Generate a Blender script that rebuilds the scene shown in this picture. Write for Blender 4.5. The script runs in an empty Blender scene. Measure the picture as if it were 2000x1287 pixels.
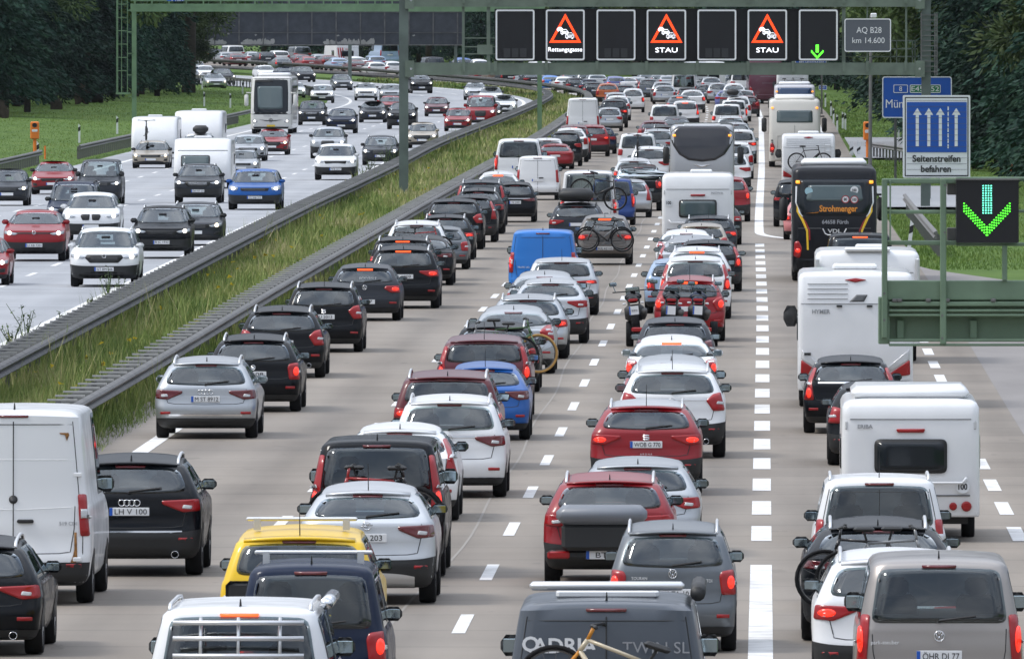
import bpy, bmesh, math, random
import numpy as np
from mathutils import Vector, Matrix
from mathutils.bvhtree import BVHTree
R = math.radians
random.seed(7); rng = np.random.default_rng(7)
sc = bpy.context.scene
COL = sc.collection
# ------------------------------------------------------------------ camera, sky, sun, exposure
F = 29000.0                      # focal length in photo pixels (2000 px wide), a long telephoto from an overbridge
CAMH = 7.2
cam = bpy.data.cameras.new('camera'); camo = bpy.data.objects.new('camera', cam); COL.objects.link(camo)
camo.location = (0, 0, CAMH)
cam.sensor_width = 36.0; cam.lens = F/2000*36
camo.rotation_euler = (R(90) - math.atan((643.5-100)/F), 0, 0)
cam.clip_start = 1.0; cam.clip_end = 12000
cam.dof.use_dof = True; cam.dof.focus_distance = 330; cam.dof.aperture_fstop = 45
sc.camera = camo
w = bpy.data.worlds.new('World'); sc.world = w; w.use_nodes = True
nt = w.node_tree; nt.nodes.clear()
wo = nt.nodes.new('ShaderNodeOutputWorld'); bg = nt.nodes.new('ShaderNodeBackground')
sky = nt.nodes.new('ShaderNodeTexSky'); sky.sky_type = 'NISHITA'; sky.sun_disc = False
sky.sun_elevation = R(48); sky.sun_rotation = R(-75); sky.air_density = 1.0; sky.dust_density = 3.0; sky.ozone_density = 1.0
tc = nt.nodes.new('ShaderNodeTexCoord'); noi = nt.nodes.new('ShaderNodeTexNoise')
noi.inputs['Scale'].default_value = 2.2; noi.inputs['Detail'].default_value = 6; noi.inputs['Roughness'].default_value = .55
mp = nt.nodes.new('ShaderNodeMapping'); mp.inputs['Scale'].default_value = (1, 1, 2.5)
cr = nt.nodes.new('ShaderNodeValToRGB')
cr.color_ramp.elements[0].position = .36; cr.color_ramp.elements[0].color = (3.6, 4.3, 5.6, 1)
cr.color_ramp.elements[1].position = .66; cr.color_ramp.elements[1].color = (10.2, 10.6, 11.4, 1)
mx = nt.nodes.new('ShaderNodeMix'); mx.data_type = 'RGBA'; mx.inputs['Factor'].default_value = .86
L_ = nt.links.new
L_(tc.outputs['Generated'], mp.inputs['Vector']); L_(mp.outputs['Vector'], noi.inputs['Vector']); L_(noi.outputs['Fac'], cr.inputs['Fac'])
L_(sky.outputs['Color'], mx.inputs['A']); L_(cr.outputs['Color'], mx.inputs['B'])
sx_ = nt.nodes.new('ShaderNodeSeparateXYZ'); mr_ = nt.nodes.new('ShaderNodeMapRange'); mr_.inputs['From Min'].default_value = 0; mr_.inputs['From Max'].default_value = 1; mr_.inputs['To Min'].default_value = .27; mr_.inputs['To Max'].default_value = 1.5
vm_ = nt.nodes.new('ShaderNodeVectorMath'); vm_.operation = 'SCALE'; L_(tc.outputs['Generated'], sx_.inputs[0]); L_(sx_.outputs['Z'], mr_.inputs['Value']); L_(mx.outputs['Result'], vm_.inputs[0]); L_(mr_.outputs[0], vm_.inputs['Scale'])
L_(vm_.outputs[0], bg.inputs['Color']); bg.inputs['Strength'].default_value = .10; L_(bg.outputs[0], wo.inputs[0])
sun = bpy.data.lights.new('sun', 'SUN'); sun.energy = 1.2; sun.angle = R(14); sun.color = (1, .96, .9)
suno = bpy.data.objects.new('sun', sun); COL.objects.link(suno)
suno.rotation_euler = Vector((.62, .04, -.80)).to_track_quat('-Z', 'Y').to_euler(); suno.location = (-60, 100, 90)
sc.view_settings.view_transform = 'Standard'; sc.view_settings.look = 'None'; sc.view_settings.exposure = 0.76; sc.view_settings.gamma = 1.0
sc.cycles.max_bounces = 5; sc.cycles.diffuse_bounces = 2; sc.cycles.glossy_bounces = 3; sc.cycles.transparent_max_bounces = 12
sc.cycles.use_denoising = True

# ------------------------------------------------------------------ materials
MATS = {}
def mat(name, col, rough=.5, metal=0.0, coat=0.0, emit=0.0, ecol=None, spec=.5, noise=0.0, nscale=8.0, alpha=1.0):
    if name in MATS: return MATS[name]
    m = bpy.data.materials.new(name); m.use_nodes = True
    b = m.node_tree.nodes['Principled BSDF']; nt = m.node_tree
    b.inputs['Base Color'].default_value = (*col, 1); b.inputs['Roughness'].default_value = rough; b.inputs['Metallic'].default_value = metal
    b.inputs['Coat Weight'].default_value = coat; b.inputs['Coat Roughness'].default_value = .06
    b.inputs['Specular IOR Level'].default_value = spec; b.inputs['Alpha'].default_value = alpha
    if emit: b.inputs['Emission Color'].default_value = (*(ecol or col), 1); b.inputs['Emission Strength'].default_value = emit
    if noise:
        t = nt.nodes.new('ShaderNodeTexCoord'); n = nt.nodes.new('ShaderNodeTexNoise'); n.inputs['Scale'].default_value = nscale; n.inputs['Detail'].default_value = 5
        r = nt.nodes.new('ShaderNodeValToRGB'); e = r.color_ramp.elements
        e[0].position = .3; e[0].color = (*[max(0, c*(1-noise)) for c in col], 1); e[1].position = .72; e[1].color = (*[c*(1+noise*.6) for c in col], 1)
        nt.links.new(t.outputs['Object'], n.inputs['Vector']); nt.links.new(n.outputs['Fac'], r.inputs['Fac']); nt.links.new(r.outputs['Color'], b.inputs['Base Color'])
    MATS[name] = m
    return m
PAINT = dict(white=(.74,.75,.76), cream=(.70,.68,.63), silver=(.44,.46,.48), lightgrey=(.55,.57,.59), grey=(.13,.145,.16), slate=(.062,.074,.092), darkgrey=(.034,.038,.046), black=(.004,.005,.007),
    darkblue=(.012,.02,.045), blue=(.005,.088,.34), navy=(.010,.045,.20), skyblue=(.015,.17,.55), paleblue=(.30,.40,.55), red=(.25,.003,.008), darkred=(.095,.003,.008), burgundy=(.11,.02,.03),
    yellow=(.78,.50,.01), orange=(.42,.10,.02), bronze=(.34,.315,.295), champagne=(.42,.37,.30), brown=(.16,.11,.08), taupe=(.17,.152,.138), violet=(.12,.14,.34), pink=(.55,.20,.20))
METAL = {'taupe': .5, 'silver': .75, 'bronze': .65, 'champagne': .6, 'grey': .4, 'lightgrey': .55, 'darkgrey': .3}
def paint(c):
    if 'paint_'+c in MATS: return MATS['paint_'+c]
    dk = max(PAINT[c]) < .06; m = mat('paint_'+c, PAINT[c], rough=.45 if dk else .36, metal=METAL.get(c, 0), coat=.42 if dk else .5, spec=.04 if dk else .3)
    nt = m.node_tree; b = nt.nodes['Principled BSDF']     # road film: slightly rougher, duller patches low on the body
    t = nt.nodes.new('ShaderNodeTexCoord'); n = nt.nodes.new('ShaderNodeTexNoise'); n.inputs['Scale'].default_value = 2.3; n.inputs['Detail'].default_value = 6
    mr = nt.nodes.new('ShaderNodeMapRange'); mr.inputs['From Min'].default_value = .35; mr.inputs['From Max'].default_value = .7; mr.inputs['To Min'].default_value = .02; mr.inputs['To Max'].default_value = .22
    nt.links.new(t.outputs['Object'], n.inputs['Vector']); nt.links.new(n.outputs['Fac'], mr.inputs['Value']); nt.links.new(mr.outputs[0], b.inputs['Coat Roughness'])
    return m
M = {}
def glass(name, tint, base=.028, rough=.03):
    m = bpy.data.materials.new(name); m.use_nodes = True; nt = m.node_tree; nt.nodes.clear(); o = nt.nodes.new('ShaderNodeOutputMaterial')
    tr = nt.nodes.new('ShaderNodeBsdfTransparent'); tr.inputs['Color'].default_value = (*tint, 1); gl = nt.nodes.new('ShaderNodeBsdfGlossy'); gl.inputs['Roughness'].default_value = rough; gl.inputs['Color'].default_value = (.92,.97,1,1)
    fr = nt.nodes.new('ShaderNodeFresnel'); fr.inputs['IOR'].default_value = 1.5; ma = nt.nodes.new('ShaderNodeMath'); ma.operation = 'MULTIPLY_ADD'; ma.inputs[1].default_value = 1.0; ma.inputs[2].default_value = base; ma.use_clamp = True
    mi = nt.nodes.new('ShaderNodeMixShader'); l = nt.links.new; l(fr.outputs[0], ma.inputs[0]); l(ma.outputs[0], mi.inputs[0]); l(tr.outputs[0], mi.inputs[1]); l(gl.outputs[0], mi.inputs[2]); l(mi.outputs[0], o.inputs[0]); return m
M['glass'] = glass('tinted_glass', (.48,.56,.57), .045); M['glass_pale'] = glass('clear_glass', (.74,.84,.82), .05); M['glass_dark'] = mat('dark_glass', (.010,.014,.018), rough=.06, spec=.35)
M['glass_soft'] = mat('soft_glass', (.07,.10,.105), rough=.06, spec=.7); M['windscreen'] = glass('windscreen_glass', (.70,.77,.77), .07); M['interior'] = mat('car_interior', (.045,.046,.05), rough=.9)
M['mirror'] = mat('mirror_glass', (.34,.42,.46), rough=.06, metal=1)
M['tyre'] = mat('tyre_rubber', (.012,.012,.013), rough=.8, spec=.2)
M['rim'] = mat('alloy_rim', (.42,.43,.45), rough=.35, metal=.8)
M['plastic'] = mat('black_plastic', (.018,.019,.02), rough=.55)
M['trim'] = mat('grey_trim', (.10,.105,.11), rough=.5)
M['chrome'] = mat('chrome', (.75,.76,.78), rough=.15, metal=1)
M['alu'] = mat('aluminium', (.68,.69,.70), rough=.35, metal=.7)
M['lamp_red'] = mat('red_lamp', (.33,.003,.006), rough=.3, coat=.35)
M['lamp_dark'] = mat('dark_red_lamp', (.12,.006,.010), rough=.12, coat=1)
M['lamp_lit'] = mat('lit_red_lamp', (.6,.02,.01), rough=.2, emit=.65, ecol=(1,.035,.012), coat=.5)
M['brake_lit'] = mat('lit_brake_lamp', (.7,.05,.02), rough=.3, emit=1.3, ecol=(1,.11,.03))
M['amber_lit'] = mat('lit_amber_lamp', (.8,.3,.02), rough=.3, emit=.9, ecol=(1,.33,.03))
M['lamp_clear'] = mat('clear_lamp', (.55,.56,.57), rough=.1, coat=1)
M['head'] = mat('headlamp_lens', (.40,.43,.46), rough=.08, coat=1, metal=.3)
M['head_lit'] = mat('lit_headlamp', (.9,.9,.85), rough=.2, emit=2.6, ecol=(1,.93,.80))
M['head_warm'] = mat('lit_warm_headlamp', (.9,.8,.6), rough=.2, emit=2.6, ecol=(1,.80,.50))
M['plate'] = mat('number_plate_white', (.74,.75,.76), rough=.35)
M['plate_yellow'] = mat('number_plate_yellow', (.75,.52,.05), rough=.35)
M['plate_blue'] = mat('plate_band_blue', (.01,.09,.45), rough=.35)
M['ink'] = mat('black_ink', (.012,.012,.014), rough=.5)
M['white_ink'] = mat('white_lettering', (.78,.79,.80), rough=.5)
M['grey_ink'] = mat('grey_lettering', (.30,.31,.33), rough=.5)
M['orange_ink'] = mat('orange_lettering', (.75,.28,.03), rough=.45)
M['yellow_ink'] = mat('yellow_stripe', (.78,.50,.02), rough=.45)
M['red_ink'] = mat('red_stripe', (.32,.01,.02), rough=.45)
M['white_paint'] = mat('white_body', (.76,.77,.78), rough=.32, coat=.5, noise=.06, nscale=1.5)
M['grey_panel'] = mat('grey_roof_box', (.16,.175,.20), rough=.4, coat=.3)
M['gantry'] = mat('gantry_green', (.145,.185,.145), rough=.6, noise=.22, nscale=1.7)
M['gantry_near'] = mat('near_gantry_green', (.15,.225,.15), rough=.55, noise=.2, nscale=3)
M['gantry_old'] = mat('bright_gantry_green', (.14,.235,.13), rough=.55, noise=.2, nscale=1.5)
M['post_grey'] = mat('gantry_post_grey', (.11,.14,.125), rough=.6, noise=.25, nscale=1.2)
M['steel'] = mat('galvanised_steel', (.165,.163,.16), rough=.6, metal=.4, noise=.3, nscale=3)
M['steel_dark'] = mat('weathered_steel', (.12,.12,.122), rough=.7, metal=.25, noise=.4, nscale=2)
M['sign_black'] = mat('sign_black', (.006,.006,.009), rough=.45)
M['sign_blue'] = mat('sign_blue', (.008,.085,.42), rough=.45)
M['sign_white'] = mat('sign_white', (.72,.74,.76), rough=.5)
M['sign_green'] = mat('sign_green', (.01,.18,.07), rough=.45)
M['sign_grey'] = mat('sign_grey', (.10,.11,.13), rough=.5)
M['led_red'] = mat('led_red', (.8,.05,.01), emit=1.5, ecol=(1,.06,.008))
M['led_white'] = mat('led_white', (.9,.9,.95), emit=1.3, ecol=(.9,.92,1))
M['led_green'] = mat('led_green', (.1,.8,.05), emit=1.7, ecol=(.09,1,.03))
M['led_cyan'] = mat('led_cyan', (.2,.8,.6), emit=1.6, ecol=(.15,1,.62))
M['sos'] = mat('orange_phone', (.75,.19,.02), rough=.45)
M['reflector'] = mat('red_reflector', (.5,.01,.02), rough=.3)
M['concrete'] = mat('bridge_concrete', (.30,.30,.29), rough=.8, noise=.3, nscale=.6)
M['fabric'] = mat('seat_fabric', (.03,.03,.034), rough=.9)

# ------------------------------------------------------------------ object helpers
def tag(o, label=None, cat=None, group=None, kind=None):
    if label: o['label'] = label
    if cat: o['category'] = cat
    if group: o['group'] = group
    if kind: o['kind'] = kind
    return o
def empty(name, loc=(0,0,0), rz=0, label=None, cat=None, group=None):
    o = bpy.data.objects.new(name, None); COL.objects.link(o); o.location = loc; o.rotation_euler = (0,0,rz); o.empty_display_size = .3
    return tag(o, label, cat, group)
def mk(name, me, m=None, parent=None):
    o = bpy.data.objects.new(name, me); COL.objects.link(o)
    if m is not None:
        if not me.materials: me.materials.append(m)
        if me.materials[0] is not m:
            o.material_slots[0].link = 'OBJECT'; o.material_slots[0].material = m
    if parent is not None: o.parent = parent
    return o
def mesh(verts, faces, smooth=False, fix=True, name='mesh'):
    me = bpy.data.meshes.new(name); me.from_pydata([tuple(v) for v in verts], [], faces)
    if fix:
        bm = bmesh.new(); bm.from_mesh(me); bmesh.ops.recalc_face_normals(bm, faces=bm.faces); bm.to_mesh(me); bm.free()
    if smooth: me.polygons.foreach_set('use_smooth', [True]*len(me.polygons))
    return me
class MB:
    def __init__(s): s.v = []; s.f = []
    def add(s, v, f):
        n = len(s.v); s.v += [tuple(p) for p in v]; s.f += [tuple(i+n for i in q) for q in f]; return s
    def box(s, c, d, rz=0.0, rx=0.0, ry=0.0):
        x, y, z = d[0]/2, d[1]/2, d[2]/2
        mtx = Matrix.Translation(c) @ Matrix.Rotation(rz,4,'Z') @ Matrix.Rotation(ry,4,'Y') @ Matrix.Rotation(rx,4,'X')
        v = [mtx @ Vector(p) for p in ((-x,-y,-z),(x,-y,-z),(x,y,-z),(-x,y,-z),(-x,-y,z),(x,-y,z),(x,y,z),(-x,y,z))]
        return s.add(v, [(0,3,2,1),(4,5,6,7),(0,1,5,4),(1,2,6,5),(2,3,7,6),(3,0,4,7)])
    def bx(s, x0, x1, y0, y1, z0, z1): return s.box(((x0+x1)/2,(y0+y1)/2,(z0+z1)/2), (abs(x1-x0),abs(y1-y0),abs(z1-z0)))
    def bevel_box(s, c, d, b=.03):
        x, y, z = d[0]/2, d[1]/2, d[2]/2; v = []
        for zz, q in ((-z, b), (-z+b, 0), (z-b, 0), (z, b)):
            for px, py in ((-x+q+b,-y+q),(x-q-b,-y+q),(x-q,-y+q+b),(x-q,y-q-b),(x-q-b,y-q),(-x+q+b,y-q),(-x+q,y-q-b),(-x+q,-y+q+b)):
                v.append((c[0]+px, c[1]+py, c[2]+zz))
        f = [tuple(range(7,-1,-1)), tuple(range(24,32))]
        for k in range(3):
            for i in range(8): f.append((k*8+i, k*8+(i+1)%8, k*8+8+(i+1)%8, k*8+8+i))
        return s.add(v, f)
    def tube(s, pts, r, n=8, closed=False, cap=True):
        pts = [Vector(p) for p in pts]; rs = r if isinstance(r, (list, tuple)) else [r]*len(pts); v = []; f = []; N = len(pts)
        for i, p in enumerate(pts):
            a = pts[(i-1) % N] if (closed or i > 0) else p; b = pts[(i+1) % N] if (closed or i < N-1) else p
            t = (b-a)
            if t.length < 1e-9: t = Vector((0,0,1))
            t.normalize(); up = Vector((0,0,1)) if abs(t.z) < .95 else Vector((0,1,0))
            e1 = t.cross(up).normalized(); e2 = e1.cross(t)
            for k in range(n):
                q = 2*math.pi*k/n; v.append(p + (e1*math.cos(q)+e2*math.sin(q))*rs[i])
        for i in range(N if closed else N-1):
            j = (i+1) % N
            for k in range(n): f.append((i*n+k, i*n+(k+1)%n, j*n+(k+1)%n, j*n+k))
        if cap and not closed: f += [tuple(range(n-1,-1,-1)), tuple((N-1)*n+k for k in range(n))]
        return s.add(v, f)
    def prism(s, poly, y0, y1):            # polygon in x,z extruded along y
        n = len(poly); v = [(x,y0,z) for x,z in poly]+[(x,y1,z) for x,z in poly]
        return s.add(v, [tuple(range(n)), tuple(range(2*n-1,n-1,-1))]+[(i,n+i,n+(i+1)%n,(i+1)%n) for i in range(n)])
    def lathe(s, prof, axis='x', n=24, c=(0,0,0)):   # prof: (r, a) pairs, closed ring
        v = []; f = []; m = len(prof)
        for k in range(n):
            q = 2*math.pi*k/n
            for r, a in prof:
                p = {'x':(a, r*math.cos(q), r*math.sin(q)), 'y':(r*math.cos(q), a, r*math.sin(q)), 'z':(r*math.cos(q), r*math.sin(q), a)}[axis]
                v.append((p[0]+c[0], p[1]+c[1], p[2]+c[2]))
        for k in range(n):
            for i in range(m): f.append((k*m+i, k*m+(i+1)%m, ((k+1)%n)*m+(i+1)%m, ((k+1)%n)*m+i))
        return s.add(v, f)
    def me(s, smooth=False, fix=True): return mesh(s.v, s.f, smooth, fix)
    def build(s, name, m, parent=None, smooth=False): return mk(name, s.me(smooth), m, parent)

_txt = {}
def text_me(body, h, ext=.002, width=None, bold=False, lines=1.0):
    key = (body, round(h,4), ext, width, bold)
    if key in _txt: return _txt[key]
    cu = bpy.data.curves.new('txt', 'FONT'); cu.body = body; cu.size = h/.72; cu.align_x = 'CENTER'; cu.align_y = 'CENTER'; cu.extrude = ext; cu.space_line = lines
    cu.resolution_u = 3
    if bold: cu.offset = h*.035
    ob = bpy.data.objects.new('txt', cu); COL.objects.link(ob)
    dg = bpy.context.evaluated_depsgraph_get(); me = bpy.data.meshes.new_from_object(ob.evaluated_get(dg))
    COL.objects.unlink(ob); bpy.data.objects.remove(ob)
    n = len(me.vertices); co = np.empty(n*3); me.vertices.foreach_get('co', co); co = co.reshape(-1,3)
    co[:,0] -= (co[:,0].max()+co[:,0].min())/2; co[:,1] -= (co[:,1].max()+co[:,1].min())/2
    if width: co[:,0] *= width/(co[:,0].max()-co[:,0].min())
    me.vertices.foreach_set('co', co.ravel()); me.update(); _txt[key] = me
    return me
def text(name, body, h, m, parent, loc, rx=R(90), rz=0.0, width=None, bold=False, ext=.002):
    me = text_me(body, h, ext, width, bold); me = me if not me.materials else me
    o = mk(name, me, m, parent); o.location = loc; o.rotation_euler = (rx, 0, rz)
    return o

# ------------------------------------------------------------------ the two carriageways: paths and levels
def smooth_table(pts, span):
    ys = np.arange(-400, 2400, 2.0); xp, fp = zip(*pts); v = np.interp(ys, xp, fp)
    s0 = (fp[1]-fp[0])/(xp[1]-xp[0]); s1 = (fp[-1]-fp[-2])/(xp[-1]-xp[-2])
    v = np.where(ys < xp[0], fp[0]+(ys-xp[0])*s0, v); v = np.where(ys > xp[-1], fp[-1]+(ys-xp[-1])*s1, v)
    k = int(span/2); ker = np.hanning(2*k+3)[1:-1]; ker /= ker.sum(); vp = np.pad(v, k, mode='edge')
    out = np.convolve(vp, ker, 'same')[k:-k]
    return out
YS = np.arange(-400, 2400, 2.0)
XT = {'L': smooth_table([(100,-13.4),(324,-11.2),(537,-9.2),(794,-5.9),(1054,-.3),(1140,1.3),(1185,1.2),(1223,0),(1266,-3.4),(1318,-10.4),(1394,-24),(1440,-33),(1520,-51),(1700,-100)], 70),
      'R': smooth_table([(100,-9.4),(279,-6.35),(382,-4.6),(560,-1.75),(743,1.45),(1028,6.2),(1130,7.6),(1180,7.5),(1223,6.4),(1266,3.6),(1318,-2.8),(1394,-15.5),(1428,-22.5),(1520,-43),(1700,-92)], 70)}
DT = {'L': smooth_table([(-50,7.1),(170,6.9),(300,6.6),(420,6.4),(600,6.15),(700,5.95),(800,5.6),(900,5.2),(1000,4.8),(1100,4.3),(1180,3.95),(1250,3.5),(1320,2.95),(1400,2.35),(1500,1.7),(1650,1.0),(1900,.2)], 60),
      'R': smooth_table([(-50,7.3),(150,7.25),(280,7.12),(382,6.75),(500,6.5),(600,6.25),(730,5.9),(900,5.3),(1028,4.65),(1137,4.15),(1200,3.85),(1260,3.45),(1330,2.85),(1420,1.8),(1500,1.2),(1650,.6),(1900,-.1)], 60)}
HT = {k: np.gradient(XT[k], 2.0) for k in XT}
def Xp(k, y): return float(np.interp(y, YS, XT[k]))
def Zp(k, y): return CAMH - float(np.interp(y, YS, DT[k]))
def head(k, y): return math.atan(float(np.interp(y, YS, HT[k])))
def off(k, y, u):
    h = head(k, y); return Xp(k, y)+u*math.cos(h), y-u*math.sin(h)
_vis = YS > 60
def solve_y(side, py, H=0.0):       # distance at which a point H metres above the road shows at photo row py
    v = 100 + (DT[side][_vis]-H)*F/YS[_vis]; ys = YS[_vis]
    i = np.argmax(v <= py); 
    if i == 0: return float(ys[0])
    t = (v[i-1]-py)/(v[i-1]-v[i]); return float(ys[i-1]+2*t)
def at(side, px, py, H=0.0):
    y = solve_y(side, py, H); return (px-1000)*y/F, y, Zp(side, y)
def gz(x, y):                       # level of the ground anywhere
    xl, xr = Xp('L', y), Xp('R', y); zl, zr = Zp('L', y), Zp('R', y)
    a, b, c, d = xl-15.6, xl+.7, xr-1.3, xr+15.9+right_extra(y)
    if x <= a: return zl - .05 + .035*min(a-x, 40)
    if x <= b: return zl - .08
    if x <= c: t = (x-b)/max(c-b, .1); return zl+(zr-zl)*t + .18*math.sin(math.pi*t) - .04
    if x <= d: return zr - .08
    return zr - .05 - .02*min(x-d, 12) + .03*max(0, min(x-d-12, 40))
def right_extra(y): return 7.5*max(0.0, min(1.0, (452-y)/70))
# ------------------------------------------------------------------ ground and roads
def noise_mat(name, cols, scale, detail=8, rough=.8, coords='Object', stretch=None, rough_range=None, bump=0.0, spec=.4, pos=None):
    m = bpy.data.materials.new(name); m.use_nodes = True; nt = m.node_tree; b = nt.nodes['Principled BSDF']; L = nt.links.new
    t = nt.nodes.new('ShaderNodeTexCoord'); mp = nt.nodes.new('ShaderNodeMapping'); n = nt.nodes.new('ShaderNodeTexNoise')
    if stretch: mp.inputs['Scale'].default_value = stretch
    n.inputs['Scale'].default_value = scale; n.inputs['Detail'].default_value = detail; n.inputs['Roughness'].default_value = .62
    r = nt.nodes.new('ShaderNodeValToRGB'); e = r.color_ramp.elements
    while len(e) < len(cols): e.new(.5)
    for i, c in enumerate(cols): e[i].position = pos[i] if pos else .3+.4*i/(len(cols)-1); e[i].color = (*c, 1)
    L(t.outputs[coords], mp.inputs['Vector']); L(mp.outputs['Vector'], n.inputs['Vector']); L(n.outputs['Fac'], r.inputs['Fac'])
    L(r.outputs['Color'], b.inputs['Base Color']); b.inputs['Roughness'].default_value = rough; b.inputs['Specular IOR Level'].default_value = spec
    if rough_range:
        n2 = nt.nodes.new('ShaderNodeTexNoise'); n2.inputs['Scale'].default_value = scale*.6; n2.inputs['Detail'].default_value = 6
        mr = nt.nodes.new('ShaderNodeMapRange'); mr.inputs['From Min'].default_value = .35; mr.inputs['From Max'].default_value = .65
        mr.inputs['To Min'].default_value = rough_range[0]; mr.inputs['To Max'].default_value = rough_range[1]
        L(mp.outputs['Vector'], n2.inputs['Vector']); L(n2.outputs['Fac'], mr.inputs['Value']); L(mr.outputs[0], b.inputs['Roughness'])
    if bump:
        bp = nt.nodes.new('ShaderNodeBump'); bp.inputs['Strength'].default_value = bump; n3 = nt.nodes.new('ShaderNodeTexNoise'); n3.inputs['Scale'].default_value = 40; n3.inputs['Detail'].default_value = 4
        L(t.outputs[coords], n3.inputs['Vector']); L(n3.outputs['Fac'], bp.inputs['Height']); L(bp.outputs[0], b.inputs['Normal'])
    return m
M['asphalt_r'] = noise_mat('road_concrete_beige', [(.190,.163,.135),(.222,.193,.162),(.255,.224,.190)], .22, stretch=(1.6,.12,1), rough_range=(.62,.8), bump=.15)
M['asphalt_l'] = noise_mat('road_asphalt_damp', [(.275,.287,.308),(.313,.325,.345),(.35,.36,.378)], .2, stretch=(1.6,.12,1), rough_range=(.5,.75), bump=.1)
def lane_wear(m, lane, joint, depth=.16):
    nt = m.node_tree; L = nt.links.new; b = nt.nodes['Principled BSDF']; src = b.inputs['Base Color'].links[0].from_socket
    def N(t, **k):
        n = nt.nodes.new(t)
        for a, v in k.items(): setattr(n, a, v)
        return n
    def Mt(op, a, c=None):
        n = N('ShaderNodeMath', operation=op)
        for i_, q in enumerate((a, c)):
            if q is None: continue
            if isinstance(q, (int, float)): n.inputs[i_].default_value = q
            else: L(q, n.inputs[i_])
        return n.outputs[0]
    uv = N('ShaderNodeUVMap'); sp = N('ShaderNodeSeparateXYZ'); L(uv.outputs[0], sp.inputs[0]); u, v = sp.outputs[0], sp.outputs[1]
    tr = Mt('COSINE', Mt('MULTIPLY', u, 4*math.pi/lane)); tr = Mt('MULTIPLY', Mt('SUBTRACT', 1.0, tr), .5)      # 0 on the lines and mid-lane, 1 in the wheel tracks
    cb = N('ShaderNodeCombineXYZ'); L(Mt('MULTIPLY', u, 1.4), cb.inputs[0]); L(Mt('MULTIPLY', v, .02), cb.inputs[1]); n1 = N('ShaderNodeTexNoise'); n1.inputs['Scale'].default_value = 1.0; n1.inputs['Detail'].default_value = 6; L(cb.outputs[0], n1.inputs['Vector'])
    cb2 = N('ShaderNodeCombineXYZ'); L(Mt('MULTIPLY', u, .12), cb2.inputs[0]); L(Mt('MULTIPLY', v, .16), cb2.inputs[1]); n2 = N('ShaderNodeTexNoise'); n2.inputs['Scale'].default_value = 1.0; n2.inputs['Detail'].default_value = 4; L(cb2.outputs[0], n2.inputs['Vector'])
    jn = Mt('LESS_THAN', Mt('FRACT', Mt('DIVIDE', v, joint)), .05)
    cb3 = N('ShaderNodeCombineXYZ'); L(Mt('MULTIPLY', u, .9), cb3.inputs[0]); L(Mt('MULTIPLY', v, .22), cb3.inputs[1]); n3 = N('ShaderNodeTexNoise'); n3.inputs['Scale'].default_value = 1.6; n3.inputs['Detail'].default_value = 2; L(cb3.outputs[0], n3.inputs['Vector'])
    st = Mt('MULTIPLY', Mt('GREATER_THAN', n3.outputs[0], .70), .16)
    k = Mt('SUBTRACT', 1.0, Mt('ADD', Mt('ADD', Mt('MULTIPLY', Mt('MULTIPLY', tr, n1.outputs[0]), depth*2), Mt('MULTIPLY', Mt('SUBTRACT', n2.outputs[0], .5), .62)), Mt('ADD', Mt('MULTIPLY', jn, .16), st)))
    sc_ = N('ShaderNodeVectorMath', operation='SCALE'); L(src, sc_.inputs[0]); L(k, sc_.inputs['Scale']); L(sc_.outputs[0], b.inputs['Base Color'])
lane_wear(M['asphalt_r'], 3.68, 5.0, .21); lane_wear(M['asphalt_l'], 3.45, 25.0, .07)
M['asphalt_extra'] = noise_mat('parking_asphalt', [(.17,.157,.152),(.205,.192,.184),(.235,.22,.212)], .35, stretch=(1,.25,1), rough=.75)
M['grass'] = noise_mat('grass_ground', [(.055,.105,.020),(.078,.135,.027),(.105,.165,.038)], .35, rough=.9, stretch=(1,.35,1), bump=.6, spec=.15)
M['marking'] = noise_mat('road_marking_white', [(.42,.41,.395),(.60,.595,.585),(.70,.70,.69),(.72,.72,.71)], 1.7, rough=.6)

def build_ground():
    ys = np.concatenate([np.arange(-420, 200, 40.), np.arange(200, 1700, 8.), np.arange(1700, 2500, 60.)]); v = []; f = []
    offs_l = [-700,-250,-120,-60,-40,-28,-20,-15.6]; n = 0; rows = []
    for y in ys:
        xl, xr = Xp('L', y), Xp('R', y); ex = 15.9+right_extra(y)
        xs = [xl+o for o in offs_l]+[xl+.7]+[xl+.7+(xr-1.3-xl-.7)*t for t in (.25,.5,.75)]+[xr-1.3, xr+ex]+[xr+ex+o for o in (4,9,14,22,34,52,120,260,700)]
        for x in xs: v.append((x, y, gz(x, y) - (.03 if xl-15.6 < x < xr+ex+.01 else 0)))
        rows.append(len(xs))
    m = rows[0]
    for i in range(len(ys)-1):
        for j in range(m-1): f.append((i*m+j, i*m+j+1, (i+1)*m+j+1, (i+1)*m+j))
    o = mk('ground', mesh(v, f, True), M['grass']); tag(o, kind='structure')
build_ground()
def uv_lanes(o, u0, u1, y0, y1, step=6.0):
    n = max(1, int(math.ceil((y1-y0)/step))); me = o.data; uvl = me.uv_layers.new(name='UVMap'); vi = np.empty(len(me.loops), dtype=np.int32); me.loops.foreach_get('vertex_index', vi)
    row, c = vi//3, vi % 3; uv = np.stack([u0+(u1-u0)*c/2, y0+(y1-y0)*row/n], 1).astype(np.float32); uvl.data.foreach_set('uv', uv.ravel()); return o
def strip(k, u0, u1, y0, y1, dz, step=6.0, bld=None, extra=None):
    b = bld or MB(); n = max(1, int(math.ceil((y1-y0)/step))); v = []; f = []
    for i in range(n+1):
        y = y0+(y1-y0)*i/n; ue = u1 + (extra(y) if extra else 0)
        for u in (u0, (u0+ue)/2, ue):
            x, yy = off(k, y, u); v.append((x, yy, Zp(k, y)+dz))
    for i in range(n):
        for j in range(2): f.append((i*3+j, i*3+j+1, (i+1)*3+j+1, (i+1)*3+j))
    return b.add(v, f)
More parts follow.
